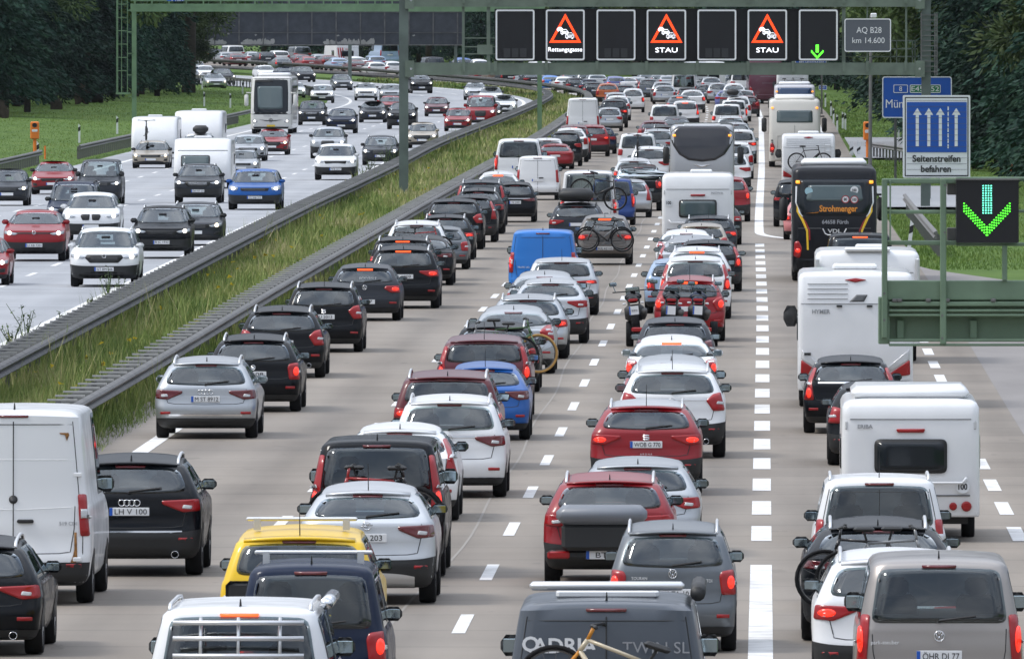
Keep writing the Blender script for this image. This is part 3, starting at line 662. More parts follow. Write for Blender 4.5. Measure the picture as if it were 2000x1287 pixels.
phone(68, 309, 238, 'L', 'orange emergency phone on the left grass verge')
phone(1694.5, 308, 238, 'R', 'orange emergency phone on the right verge below the mast')
# red and white beacon posts in the bay
for px, py in ((1663, 296), (1677, 296)):
    y = solve_y('R', py+6); x = (px-1000)*y/F; t = empty('beacon_post', (x, y, gz(x, y)), 0, 'short red and white beacon post in the right emergency bay', 'beacon post', 'beacon posts in the emergency bay')
    MB().bx(-.1,.1,-.03,.03,0,.75).build('board', M['sign_white'], t); MB().prism([(-.1,.2),(.1,.35),(.1,.5),(-.1,.35)], -.034, .034).build('stripe', M['ink'], t)
for px, py, h in ((88, 313, 26), (1976, 330, 35)):
    sd = 'L' if px < 1000 else 'R'; y = solve_y(sd, py); x = (px-1000)*y/F; t = MB().tube([(0,0,0),(0,0,h*y/F)], .05).build('marker_stake', M['sos']); t.location = (x, y, gz(x, y)); tag(t, f'thin orange marker stake in the {"left" if sd=="L" else "right"} grass verge', 'stake')
# ------------------------------------------------------------------ trees, grass, weeds
M['spruce'] = noise_mat('spruce_needles', [(.004,.014,.011),(.009,.026,.017),(.019,.042,.022)], .9, rough=.75, spec=.2)
M['leaf'] = noise_mat('broad_leaves', [(.022,.042,.012),(.04,.068,.018),(.065,.085,.025)], .9, rough=.7, spec=.25)
for k_ in ('spruce', 'leaf'):                          # every tree its own shade
    nt = M[k_].node_tree; b = nt.nodes['Principled BSDF']; s_ = b.inputs['Base Color'].links[0].from_socket; oi = nt.nodes.new('ShaderNodeObjectInfo'); mr = nt.nodes.new('ShaderNodeMapRange'); mr.inputs['To Min'].default_value = .6; mr.inputs['To Max'].default_value = 2.4
    vm = nt.nodes.new('ShaderNodeVectorMath'); vm.operation = 'SCALE'; nt.links.new(oi.outputs['Random'], mr.inputs['Value']); nt.links.new(s_, vm.inputs[0]); nt.links.new(mr.outputs[0], vm.inputs['Scale']); nt.links.new(vm.outputs[0], b.inputs['Base Color'])
M['bark'] = mat('bark', (.055,.042,.034), rough=.9, noise=.4, nscale=5)
M['dead'] = mat('dry_undergrowth', (.055,.042,.028), rough=.9, noise=.4, nscale=3)
def leaf_cloud(pts, dirs, size, rg, droop=.5, per=1):
    n = len(pts); a = rg.normal(size=(n,3)); a /= np.linalg.norm(a, axis=1)[:,None]
    d = dirs + .45*a; d[:,2] -= droop*rg.random(n); d /= np.linalg.norm(d, axis=1)[:,None]
    sdir = np.cross(d, rg.normal(size=(n,3))); sdir /= np.linalg.norm(sdir, axis=1)[:,None]+1e-9
    ln = size*rg.uniform(.5, 1.3, n)[:,None]; wd = ln*rg.uniform(.25, .45, n)[:,None]
    p0 = pts - sdir*wd*.3; p1 = pts+d*ln*.5-sdir*wd*.5; p2 = pts+d*ln; p3 = pts+d*ln*.5+sdir*wd*.5
    v = np.stack([p0,p1,p2,p3],1).reshape(-1,3); f = np.arange(n*4).reshape(-1,4)
    return v, f
def np_mesh(v, f, k=4):
    me = bpy.data.meshes.new('leaves'); me.vertices.add(len(v)); me.vertices.foreach_set('co', v.astype(np.float32).ravel())
    me.loops.add(len(f)*k); me.loops.foreach_set('vertex_index', f.astype(np.int32).ravel()); me.polygons.add(len(f))
    me.polygons.foreach_set('loop_start', np.arange(0, len(f)*k, k, dtype=np.int32)); me.polygons.foreach_set('loop_total', np.full(len(f), k, dtype=np.int32))
    me.update(calc_edges=True); return me
def spruce_meshes(seed, H=20.0, rad=3.6, n=30000, base=.10):
    rg = np.random.default_rng(seed); whorls = 34; pts = []; dirs = []
    for i in range(whorls):
        t = base+(1-base)*(i/whorls)**.95; z = H*t; L = rad*(1-t)**.8*rg.uniform(.75,1.15)+.25; nb = int(7+5*(1-t))
        for b in range(nb):
            if rg.random() < .12: continue
            q = 2*math.pi*(b/nb)+rg.uniform(-.3,.3); l = L*rg.uniform(.6,1.15); m = int(n/whorls/nb*(.4+1.2*(1-t)))
            u = rg.random(m)**.7; dz = .12*l*np.sin(u*3)-.32*l*u**1.6+rg.normal(0,.14,m)
            side = rg.normal(0,.22*l*(1-.4*u),m)
            pts.append(np.stack([np.cos(q)*l*u-np.sin(q)*side, np.sin(q)*l*u+np.cos(q)*side, z+dz],1)); dirs.append(np.tile([math.cos(q), math.sin(q), -.25],(m,1)))
    pts = np.concatenate(pts); dirs = np.concatenate(dirs); v, f = leaf_cloud(pts, dirs, .34, rg, .7)
    tr = MB().tube([(0,0,-.3),(0,0,H*.5),(0,0,H*.97)], [.26,.17,.03], 7)
    return np_mesh(v, f), tr.me(True)
def broad_meshes(seed, H=13.0, rad=4.2, n=30000):
    rg = np.random.default_rng(seed); cl = []; tr = MB().tube([(0,0,-.3),(.1,0,H*.3),(.2,.1,H*.75)], [.28,.2,.06], 7)
    for i in range(46):
        q = rg.uniform(0,6.28); ph = rg.uniform(-.5,1); r = rad*math.sqrt(rg.random())*(1-.35*max(ph,0)); c = np.array([math.cos(q)*r, math.sin(q)*r, H*(.52+.44*ph*.95)*1.0]); c[2] = min(c[2], H*(1-.25*(r/rad)**2)); cl.append((c, rg.uniform(.7,1.5)))
        if i < 12: tr.tube([(0.1,0,H*rg.uniform(.25,.55)), tuple(c)], [.09,.02], 5)
    pts = []; dirs = []
    for c, s in cl:
        m = int(n/46); d = rg.normal(size=(m,3)); d /= np.linalg.norm(d,axis=1)[:,None]; rr = s*rg.random(m)[:,None]**.4; pts.append(c+d*rr*[1,1,.75]); dirs.append(d)
    v, f = leaf_cloud(np.concatenate(pts), np.concatenate(dirs), .28, rg, .4)
    return np_mesh(v, f), tr.me(True)
SPR = [spruce_meshes(11), spruce_meshes(12, 20, 3.1, 30000, .06), spruce_meshes(13, 20, 4.0, 32000, .16), spruce_meshes(14, 20, 3.4, 28000, .03)]
BRD = [broad_meshes(21), broad_meshes(22, 13, 3.6, 26000)]
def tree(x, y, h, kind, k, label, group, wide=1.0, rz=None):
    t = empty('spruce_tree' if kind == 's' else 'leafy_tree', (x, y, gz(x, y)-.1), random.uniform(0,6.28) if rz is None else rz, label, 'tree', group)
    cm, tm = (SPR if kind == 's' else BRD)[k]; s = h/(20 if kind == 's' else 13); t.scale = (s*wide, s*wide, s)
    mk('crown', cm, M['spruce' if kind == 's' else 'leaf'], t); mk('trunk', tm, M['bark'], t); return t
rt = random.Random(5)
LS = 'dark spruce in the dense forest edge behind the left grass verge'; RS = 'dark spruce in the forest edge along the right verge'; BS = 'dark distant spruce behind the jam on the far bend'
y = 985
while y < 1240:                                       # left forest edge
    o = -33 + (5.5 if y > 1120 else 0)*min(1, (y-1120)/100) + rt.uniform(-2.5, 1.5); x, yy = off('L', y, o)
    tree(x, yy, rt.uniform(16, 24), 's' if rt.random() < .85 else 'b', rt.randrange(2), LS, 'spruces of the left forest', rt.uniform(.95, 1.25)); y += rt.uniform(8, 13)
for px, y, h, kd, k, lb in ((330, 1245, 9.5, 'b', 0, 'bushy olive-green tree overhanging the road right of the bright green gantry post'), (296, 1225, 12, 'b', 1, 'tall leafy tree just right of the bright green gantry post'), (345, 1330, 7.5, 'b', 1, 'leafy tree at the left end of the grey sign back')):
    tree((px-1000)*y/F, y, h, kd, k, lb, None, 1.1)
y = 650
while y < 1180:                                       # right forest edge
    x, yy = off('R', y, 22.3+rt.uniform(-.8, 2.2) + (2.5 if y < 740 else 0)); tree(x, yy, rt.uniform(15, 24), 's' if rt.random() < .8 else 'b', rt.randrange(2), RS, 'spruces of the right forest', rt.uniform(.95, 1.2)); y += rt.uniform(9, 14)
y = 1180
while y < 1560:                                       # behind the far bend
    x, yy = off('R', y, 27+rt.uniform(-2, 3)); tree(x, yy, rt.uniform(14, 20), 's' if rt.random() < .75 else 'b', rt.randrange(2), BS, 'spruces behind the far bend', rt.uniform(1, 1.3)); y += rt.uniform(8, 12)
def forest(pts, label):                               # the wood behind the edge trees, which reads as one dark mass
    vs, fs, n = [], [], 0
    for (x, y, h) in pts:
        k = rt.randrange(4); me = SPR[k][0]; nv = len(me.vertices); co = np.empty(nv*3); me.vertices.foreach_get('co', co); co = co.reshape(-1,4,3)
        co = co[::9].reshape(-1,3).copy(); q = rt.uniform(0,6.28); s = h/20; c_, s_ = math.cos(q)*s*1.3, math.sin(q)*s*1.3
        w = np.stack([co[:,0]*c_-co[:,1]*s_+x, co[:,0]*s_+co[:,1]*c_+y, co[:,2]*s+gz(x, y)],1); vs.append(w); fs.append(np.arange(len(w)).reshape(-1,4)+n); n += len(w)
    o = mk('forest', np_mesh(np.concatenate(vs), np.concatenate(fs)), M['spruce']); tag(o, label, 'forest', kind='stuff')
P_ = []
for y in range(980, 1480, 9):
    for o in (-39, -46, -54): x, yy = off('L', y, o+rt.uniform(-2,2)); P_.append((x, yy, rt.uniform(17,25)))
forest(P_, 'dark spruce wood filling the space behind the left forest edge'); P_ = []
for y in range(640, 1640, 10):
    for o in (29, 36, 44): x, yy = off('R', y, o+rt.uniform(-2,2)+(5 if y > 1160 else 0)); P_.append((x, yy, rt.uniform(17,26)))
forest(P_, 'dark spruce wood filling the space behind the right forest edge')
# undergrowth at the forest foot
ug = MB()
for (px, py, wd, h) in ((160, 218, 20, 1.6), (190, 214, 16, 1.3), (0, 246, 26, 1.2), (110, 228, 16, .9), (215, 205, 14, 2.2)):
    y = solve_y('L', py); x = (px-1000)*y/F
    for i in range(260):
        a = rt.uniform(-1,1)*wd/2*y/F; hh = h*rt.uniform(.3,1)*(1-abs(a)/(wd*y/F)); xx, yy = x+a, y+rt.uniform(-2,2); z = gz(xx, yy)+hh; ug.add([(xx-.12,yy,z-.3),(xx+.12,yy,z-.3),(xx+rt.uniform(-.2,.2),yy,z+.15)], [(0,1,2)])
tag(mk('undergrowth', ug.me(fix=False), M['dead']), 'reddish dry undergrowth at the foot of the left forest', 'undergrowth', kind='stuff')

def grass_mat(name, cols):
    m = bpy.data.materials.new(name); m.use_nodes = True; nt = m.node_tree; b = nt.nodes['Principled BSDF']
    at_ = nt.nodes.new('ShaderNodeAttribute'); at_.attribute_name = 'tint'; r = nt.nodes.new('ShaderNodeValToRGB'); e = r.color_ramp.elements
    while len(e) < len(cols): e.new(.5)
    for i, c in enumerate(cols): e[i].position = i/(len(cols)-1); e[i].color = (*c, 1)
    nt.links.new(at_.outputs['Fac'], r.inputs['Fac']); nt.links.new(r.outputs['Color'], b.inputs['Base Color']); b.inputs['Roughness'].default_value = .7; b.inputs['Specular IOR Level'].default_value = .2
    return m
M['blade'] = grass_mat('meadow_blades', [(.09,.14,.035),(.17,.235,.06),(.27,.30,.10),(.37,.34,.16),(.46,.39,.25)])
M['lawn'] = grass_mat('verge_blades', [(.075,.14,.024),(.115,.19,.036),(.16,.225,.055),(.22,.23,.09)])
def blades(name, xs, ys, hs, ws, tint, m, label, cat, lean=.35):
    n = len(xs); rg = np.random.default_rng(n); zs = np.array([gz(a, b) for a, b in zip(xs, ys)])
    q = rg.uniform(0, 6.28, n); dx, dy = np.cos(q)*ws/2, np.sin(q)*ws/2; lx, ly = rg.normal(0, lean, n)*hs, rg.normal(0, lean, n)*hs
    p0 = np.stack([xs-dx, ys-dy, zs-.05],1); p1 = np.stack([xs+dx, ys+dy, zs-.05],1); p2 = np.stack([xs+lx, ys+ly, zs+hs],1)
    v = np.stack([p0,p1,p2],1).reshape(-1,3); f = np.arange(n*3).reshape(-1,3); me = np_mesh(v, f, 3)
    at_ = me.attributes.new('tint', 'FLOAT', 'POINT'); at_.data.foreach_set('value', np.repeat(np.clip(tint,0,1),3).astype(np.float32))
    o = mk(name, me, m); return tag(o, label, cat, kind='stuff')
def clump(x, y, s): return np.sin(x*s*1.7+3*np.sin(y*s*.13))*np.cos(y*s*.21+2*np.sin(x*s*.9))
def median_grass(n):
    rg = np.random.default_rng(3); inv = rg.uniform(1/1350, 1/215, n); y = 1/inv; t = rg.random(n)
    xl = np.interp(y, YS, XT['L'])+.75; xr = np.interp(y, YS, XT['R'])-.75; x = xl+(xr-xl)*t; c = clump(x, y, 1.0); c2 = clump(x+40, y, .33)
    edge = np.minimum(t, 1-t); h = (.10+.30*rg.random(n)**2.2)*(1+.35*c)*(.55+.45*np.clip(edge*8,0,1)); tint = .35+.26*c2+.15*c+rg.normal(0,.16,n)+.25*np.clip((y-300)/400,0,1)*rg.random(n)
    blades('meadow_grass', x, y, h, np.maximum(.022, y*.00009)*rg.uniform(.6,1.6,n), tint, M['blade'], 'long meadow grass with dry stalks in the central reservation', 'grass')
median_grass(150000)
def rail_tufts(n):
    rg = np.random.default_rng(5); inv = rg.uniform(1/900, 1/215, n); y = 1/inv; sel = rg.random(n) < .7
    xl = np.interp(y, YS, XT['L'])+rg.uniform(.9, 3.1, n); xr = np.interp(y, YS, XT['R'])-rg.uniform(.9, 2.6, n); x = np.where(sel, xl, xr)
    c = np.clip(np.sin(y*.11)+np.sin(y*.037+2)+.6*np.sin(y*.53), 0, 2)/2; k = rg.random(n) < c; x, y, c = x[k], y[k], c[k]; m = len(x)
    blades('rail_grass', x, y, (.45+.55*rg.random(m))*(.6+.5*c), np.maximum(.03, y*.00010)*rg.uniform(.6,1.6,m), .40+rg.normal(0,.2,m), M['blade'], 'rough grass tufts growing through the median guard rails', 'grass', .25)
rail_tufts(14000)
def verge(side, u0, u1, y0, y1, n, h0, label, seed):
    rg = np.random.default_rng(seed); inv = rg.uniform(1/y1, 1/y0, n); y = 1/inv; u = rg.uniform(u0, u1, n); x = np.interp(y, YS, XT[side])+u
    if side == 'R':
        ok = ~(((y > 590) & (y < 672) & (u < 19.6)) | ((y > 786) & (y < 908) & (u < 20))); x, y, u, n = x[ok], y[ok], u[ok], int(ok.sum())
    c = clump(x, y, .35)+.7*clump(x+9, y, 1.3); h = h0*rg.uniform(.5,1.4,n)*(1+.3*c)
    blades('verge_grass', x, y, h, np.maximum(.02, y*.00006)*rg.uniform(.6,1.6,n), .42+.25*c+rg.normal(0,.12,n), M['lawn'], label, 'grass', .5)
verge('L', -42, -15.7, 690, 1480, 90000, .07, 'bright green grass on the left verge below the forest', 8)
verge('R', 16.0, 24.5, 455, 1250, 80000, .075, 'bright green grass on the right verge beside the emergency bays', 9)
# tall weeds along the rail of the oncoming carriageway
M['weed'] = mat('weed_green', (.06,.10,.03), rough=.8, noise=.4, nscale=9); M['flower'] = mat('yellow_flower', (.62,.45,.02), rough=.7)
def weed(x, y, h, label, seed):
    r = random.Random(seed); t = empty('tall_weed', (x, y, gz(x, y)), 0, label, 'weed', 'tall weeds along the median rail'); b = MB(); lv = MB()
    for i in range(r.randint(5, 9)):
        q = r.uniform(0, 6.28); hh = h*r.uniform(.5, 1); l = r.uniform(.1, .45)*hh; tip = (math.cos(q)*l, math.sin(q)*l, hh); b.tube([(0,0,0),(tip[0]*.35,tip[1]*.35,hh*.6),tip], [.014,.011,.006], 4)
        for j in range(15):
            u = r.uniform(.25, 1); p = Vector((tip[0]*u*u, tip[1]*u*u, hh*u)); d = Vector((r.gauss(0,1), r.gauss(0,1), r.gauss(.3,.6))).normalized()*r.uniform(.06,.15); s_ = d.cross(Vector((0,0,1)))*.28
            lv.add([p, p+d*.5+s_, p+d, p+d*.5-s_], [(0,1,2,3)])
    b.build('stalk', M['weed'], t); mk('foliage', lv.me(fix=False), M['weed'], t)
for i, (px, py, h) in enumerate(((62, 690, .95), (85, 680, 1.25), (132, 655, .7), (30, 705, .6), (232, 600, 1.15), (212, 612, .7), (330, 545, .55), (255, 590, .8), (405, 490, .5), (690, 358, .7), (727, 345, 1.2), (752, 330, 1.5), (772, 325, 1.2), (705, 352, .9), (850, 290, .8), (905, 268, .6))):
    y = solve_y('L', py, .1); x = Xp('L', y)+.55+.25*((i*37) % 5)/5; weed(x, y, h, 'tall leafy weed at the white edge line of the oncoming carriageway', i)
tf = MB(); r = random.Random(4)
for i in range(80):
    y = 1/r.uniform(1/700, 1/225); x = Xp('L', y)+1.6+r.random()*(Xp('R', y)-Xp('L', y)-3.4); z = gz(x, y)+r.uniform(.25,.5)
    for k in range(3): tf.add([(x+r.uniform(-.06,.06)+.03*math.cos(a), y, z+r.uniform(-.04,.04)+.03*math.sin(a)) for a in (0, 2.1, 4.2)], [(0,1,2)])
tag(mk('meadow_flowers', tf.me(fix=False), M['flower']), 'scattered yellow flowers in the central reservation grass', 'flowers', kind='stuff')
# ------------------------------------------------------------------ vehicle bodies: stacks of rounded plan slices, fittings projected onto them
KIND = {  # L, W, H, ground clearance, belt, hood z, hood length, rear face at belt / at roof (inset from rear), roof start behind cowl, roof half-width share
 'hatch':   dict(L=4.25,W=1.80,H=1.47,cl=.20,belt=.94,hz=.80,hl=1.05,yb=.06,yr=.46,wr=.71,rake=.80),
 'small':   dict(L=3.75,W=1.68,H=1.50,cl=.20,belt=.95,hz=.82,hl=.85,yb=.05,yr=.40,wr=.74,rake=.75),
 'estate':  dict(L=4.75,W=1.84,H=1.48,cl=.20,belt=.93,hz=.80,hl=1.25,yb=.05,yr=.42,wr=.70,rake=.85),
 'suv':     dict(L=4.5,W=1.86,H=1.66,cl=.24,belt=1.10,hz=.98,hl=1.10,yb=.06,yr=.40,wr=.72,rake=.78,clad=1),
 'suvl':    dict(L=4.8,W=1.95,H=1.75,cl=.26,belt=1.16,hz=1.05,hl=1.20,yb=.06,yr=.36,wr=.74,rake=.75,clad=1),
 'cross':   dict(L=4.2,W=1.80,H=1.58,cl=.23,belt=1.06,hz=.93,hl=.98,yb=.06,yr=.46,wr=.70,rake=.78,clad=1),
 'hatchb':  dict(L=4.35,W=1.82,H=1.45,cl=.19,belt=.97,hz=.80,hl=1.10,yb=.10,yr=.74,wr=.68,rake=.85,rr=.28),
 'estateb': dict(L=4.7,W=1.82,H=1.50,cl=.19,belt=.95,hz=.82,hl=1.15,yb=.04,yr=.30,wr=.75,rake=.85,rr=.14),
 'suvb':    dict(L=4.4,W=1.84,H=1.70,cl=.24,belt=1.10,hz=.99,hl=1.05,yb=.04,yr=.24,wr=.77,rake=.72,clad=1,rr=.13),
 'suvs':    dict(L=4.6,W=1.88,H=1.62,cl=.23,belt=1.14,hz=1.0,hl=1.12,yb=.10,yr=.66,wr=.68,rake=.85,clad=1,rr=.28),
 'crossb':  dict(L=4.2,W=1.78,H=1.56,cl=.22,belt=1.08,hz=.93,hl=.98,yb=.08,yr=.60,wr=.69,rake=.82,clad=1,rr=.26),
 'sedan':   dict(L=4.7,W=1.83,H=1.44,cl=.19,belt=.97,hz=.80,hl=1.25,yb=.50,yr=1.25,wr=.67,rake=.85,deck=.10),
 'mpv':     dict(L=4.5,W=1.82,H=1.65,cl=.20,belt=1.05,hz=.90,hl=.95,yb=.04,yr=.32,wr=.75,rake=.85),
 'caddy':   dict(L=4.5,W=1.82,H=1.83,cl=.20,belt=1.12,hz=.96,hl=.90,yb=.03,yr=.16,wr=.79,rake=.75),
 'minibus': dict(L=5.0,W=1.92,H=1.97,cl=.22,belt=1.20,hz=1.05,hl=.75,yb=.03,yr=.20,wr=.80,rake=.65),
 'panelvan':dict(L=5.0,W=1.96,H=1.97,cl=.22,belt=1.22,hz=1.08,hl=.70,yb=.03,yr=.14,wr=.84,rake=.65),
 'highvan': dict(L=5.9,W=2.02,H=2.62,cl=.26,belt=1.35,hz=1.15,hl=.70,yb=.02,yr=.12,wr=.83,rake=.80),
 'pickup':  dict(L=5.2,W=1.88,H=1.80,cl=.32,belt=1.18,hz=1.06,hl=1.20,yb=1.50,yr=1.85,wr=.74,rake=.70,deck=.06,clad=1),
}
def rdrop(k): return k.get('rd', .05 if k['H'] > 1.8 else .105)
def slices(k):
    L, W, H, hz, hl, belt = k['L'], k['W'], k['H'], k['hz'], k['hl'], k['belt']; hw = W/2; cl = k['cl']; yb, yr = k['yb'], k['yr']; deck = k.get('deck', 0)
    rake = k['rake']; rr = k.get('rr', .20); rf = k.get('rf', .32); S = []
    def a(z, y0, y1, w, r0=rr, r1=rf): S.append((z, y0, y1, w*hw, r0, r1))
    a(cl, .30, L-.35, .84); a(cl+.05, .10, L-.14, .92); a(cl+.14, .03, L-.04, .965); a(cl+.30, .0, L-.01, .985); a(cl+.42, .015, L, 1.0); a(cl+.46, .035, L-.005, 1.0)
    zz = cl+.5; d0 = .04
    a((zz+hz)/2, d0, L-.02, 1.0); a(hz-.03, d0+.005, L-.07, .995); a(hz, d0+.01, L-.16, .99)
    m = hz+(belt-hz)*.55
    a(m, d0+.015, L-hl*.62, .982); 
    if deck:
        a(belt-.04, d0+.02, L-hl*.9, .975); a(belt-.012, d0+.05, L-hl*.97, .962); a(belt, d0+.14, L-hl, .955, .15); a(belt+.010, yb*.75, L-hl-.01, .95, .10); a(belt+.03, yb, L-hl-.04, .945, .15)
        z0, t0 = belt+.03, yb
    else:
        a(belt-.02, d0+.02, L-hl*.93, .972); a(belt+.01, max(yb, d0+.025), L-hl-.02, .955); z0, t0 = belt+.01, max(yb, d0+.025)
    rd = rdrop(k); top = H-rd-.03; topf = H-.07
    for t in (.25, .5, .75, 1.0):
        z = z0+(top-z0)*t; e = t**1.15
        tf = (z-z0)/(topf-z0); a(z, t0+(yr-t0)*t**1.2, L-hl-.02-rake*tf, .95-(.95-k['wr']-.012)*tf**1.15, rr*.9, rf)
    w1 = k['wr']; fr = L-hl-rake
    if rd > .08:
        a(H-rd, yr+.06, fr+.02+rake*(rd-.07)/(topf-z0), w1+.008); a(H-rd*.72, yr+.34, fr+rake*(rd*.72-.07)/(topf-z0), w1-.002); a(H-rd*.5, yr+.62, fr-.02, w1-.014); a(H-rd*.32, yr+.88, fr-.08, w1-.035); a(H-rd*.17, yr+1.12, fr-.18, w1-.075); a(H-rd*.06, yr+1.32, fr-.34, w1-.16); a(H, yr+1.5, fr-.5, w1-.36)
    else:
        a(H-.035, yr+.045, fr-.10, w1-.03); a(H-.014, yr+.13, fr-.26, w1-.085); a(H-.003, yr+.32, fr-.5, w1-.22); a(H, yr+.55, fr-.75, w1-.45)
    return S
def van_roof(k): return k
def outline(z, y0, y1, w, r0, r1, bow=.05):
    half = []
    y1 = max(y1, y0+.22); r0 = min(r0, w*.6, (y1-y0)*.4); r1 = min(r1, w*.7, (y1-y0)*.4); b0 = bow; b1 = bow*1.6
    for f in (0, .35, .7, 1): x = f*(w-r0); half.append((x, y0+b0*(x/w)**2))
    ye = y0+b0*((w-r0)/w)**2
    for q in (22, 45, 68, 90): half.append((w-r0+r0*math.sin(R(q)), ye+r0*(1-math.cos(R(q)))))
    ya, yb_ = ye+r0, y1-r1-b1
    for f in (.2, .4, .6, .8): half.append((w, ya+(yb_-ya)*f))
    yf = y1-b1*((w-r1)/w)**2
    for q in (90, 68, 45, 22): half.append((w-r1+r1*math.sin(R(q)), yf-r1*(1-math.cos(R(q)))))
    for f in (1, .7, .35, 0): x = f*(w-r1); half.append((x, y1-b1*(x/w)**2))
    return half
def crown_dz(cr, x, z, w):
    if not cr: return 0.0
    b, H, c = cr; return -c*max(0.0, min(1.0, (z-b)/(H-b)))*min(1.0, (x/max(w, .05))**2)
def loft(S, bow=.05, cap=True, cr=None):
    v = []; f = []; m = None; wr = S[-6][3]
    for s in S:
        h = outline(*s, bow=bow); ring = h+[(-x, y) for x, y in reversed(h[1:-1])]; m = len(ring); v += [(x, y, s[0]+crown_dz(cr, x, s[0], max(s[3], wr))) for x, y in ring]
    for i in range(len(S)-1):
        for j in range(m): f.append((i*m+j, i*m+(j+1)%m, (i+1)*m+(j+1)%m, (i+1)*m+j))
    f.append(tuple(range(m-1,-1,-1)))
    n = len(v); top = v[-m:]; v.append((0, sum(p[1] for p in top)/m, S[-1][0]+.002)); b = (len(S)-1)*m
    for j in range(m): f.append((b+j, b+(j+1)%m, n))
    return v, f
class Body:
    def __init__(s, S, bow=.05, cr=None):
        s.S = S; s.cr = cr; s.v, s.f = loft(S, bow, True, cr); s.bvh = BVHTree.FromPolygons([Vector(p) for p in s.v], s.f); s.L = max(x[2] for x in S)
        s.mesh = mesh(s.v, s.f, True)
    def hw(s, z): return float(np.interp(z, [q[0] for q in s.S], [q[3] for q in s.S]))
    def y0(s, z): return float(np.interp(z, [q[0] for q in s.S], [q[1] for q in s.S]))
    def y1(s, z): return float(np.interp(z, [q[0] for q in s.S], [q[2] for q in s.S]))
    def cast(s, a, b, view, c=None):
        for t in range(12):
            k = 1-t*.03
            if c: aa, bb = c[0]+(a-c[0])*k, c[1]+(b-c[1])*k
            else: aa, bb = a, b
            if view == 'rear': o, d = Vector((aa,-4,bb)), Vector((0,1,0))
            elif view == 'front': o, d = Vector((aa,s.L+4,bb)), Vector((0,-1,0))
            elif view == 'right': o, d = Vector((5,aa,bb)), Vector((-1,0,0))
            elif view == 'left': o, d = Vector((-5,aa,bb)), Vector((1,0,0))
            else: o, d = Vector((aa,bb,8)), Vector((0,0,-1))
            h = s.bvh.ray_cast(o, d)
            if h[0] is not None: return h[0], h[1], d
        return Vector((aa, 0, bb)), Vector((0,-1,0)), Vector((0,1,0))
    def decal(s, poly, view='rear', offs=.006, rings=4, step=.07):
        P = []; n = len(poly)
        for i in range(n):
            a, b = poly[i], poly[(i+1)%n]; k = max(1, int(math.hypot(b[0]-a[0], b[1]-a[1])/step))
            for j in range(k): P.append((a[0]+(b[0]-a[0])*j/k, a[1]+(b[1]-a[1])*j/k))
        c = (sum(p[0] for p in P)/len(P), sum(p[1] for p in P)/len(P)); m = len(P); v = []; f = []
        def proj(p, o):
            h, nr, d = s.cast(p[0], p[1], view, c)
            nn = nr if nr.dot(d) < 0 else -nr
            nn = (nn-d*.6).normalized(); return h+nn*o
        v += [proj(p, -.02) for p in P]
        for r in range(rings):
            k = 1-r/rings; v += [proj((c[0]+(p[0]-c[0])*k, c[1]+(p[1]-c[1])*k), offs) for p in P]
        v.append(proj(c, offs))
        for r in range(rings):
            for j in range(m): f.append((r*m+j, r*m+(j+1)%m, (r+1)*m+(j+1)%m, (r+1)*m+j))
        for j in range(m): f.append((rings*m+j, rings*m+(j+1)%m, len(v)-1))
        return mesh(v, f, True)
def bumper_patch(B, view, z0, z1, lift, offs=.012, nx=34, nz=10):
    v = []; f = []
    for j in range(nz+1):
        for i in range(nx+1):
            u = -1+2*i/nx; u = math.copysign(abs(u)**.8, u); z = z0+(z1+lift*abs(u)**5-z0)*j/nz; x = u*B.hw(z)*.993; h_, nr, d = B.cast(x, z, view, (0, z)); nn = nr if nr.dot(d) < 0 else -nr; v.append(h_+(nn-d*.5).normalized()*offs)
    for j in range(nz):
        for i in range(nx): a = j*(nx+1)+i; f.append((a, a+1, a+nx+2, a+nx+1))
    return mesh(v, f, True)
def grid_patch(B, view, x0, x1, f0, f1, offs=.008, nx=22, nz=8):
    """a patch laid closely on the body; f0(x), f1(x) give its lower and upper edge"""
    v = []; f = []
    for j in range(nz+1):
        for i in range(nx+1):
            x = x0+(x1-x0)*i/nx; z = f0(x)+(f1(x)-f0(x))*j/nz; h_, nr, d = B.cast(x, z, view, ((x0+x1)/2, (f0(x)+f1(x))/2)); nn = nr if nr.dot(d) < 0 else -nr; v.append(h_+(nn-d*.5).normalized()*offs)
    for j in range(nz):
        for i in range(nx): a = j*(nx+1)+i; f.append((a, a+1, a+nx+2, a+nx+1))
    return mesh(v, f, True)
def win_polys(B, k, kind):
    h, belt, zt, L = B.hw, k['belt'], k['H']-.13, k['L']; zw0 = belt+.045; zr = k['H']-rdrop(k)-.058
    def pane(zb, wb, zt_, wt, r, dip=0.0):
        top = [(wt*f, zt_+crown_dz(B.cr, wt*f, zt_, wt/.9)) for f in (1, .6, .25, -.25, -.6, -1)]; bot = [(-wb, zb+dip), (-wb*.5, zb+dip*.25), (0, zb), (wb*.5, zb+dip*.25), (wb, zb+dip)]; return rp(top+bot, r)
    rw = pane(zw0, h(zw0)*.86, zr, h(zr)*.88, .10, .03 if k['H'] < 1.8 else 0)
    ws = pane(belt+.02, h(belt)*.88, zt+.03, h(zt)*.90, .08)
    y0, y1 = B.y0(belt)+.30, k['yr']+.34; f0, f1 = L-k['hl']-.12, L-k['hl']-k['rake']-.12
    if kind in ('panelvan','highvan'): y0 = y1 = L*.56
    elif kind in ('minibus','caddy'): y0 = y1 = .35
    return rw, ws, [(y0, belt+.04), (f0, belt+.04), (f1, zt), (y1, zt)]
def shrink(p, d):
    cx, cz = sum(q[0] for q in p)/len(p), sum(q[1] for q in p)/len(p); w_, h_ = max(abs(q[0]-cx) for q in p), max(abs(q[1]-cz) for q in p)
    return [(cx+(x-cx)*(1-d/w_), cz+(z-cz)*(1-d/h_)) for x, z in p]
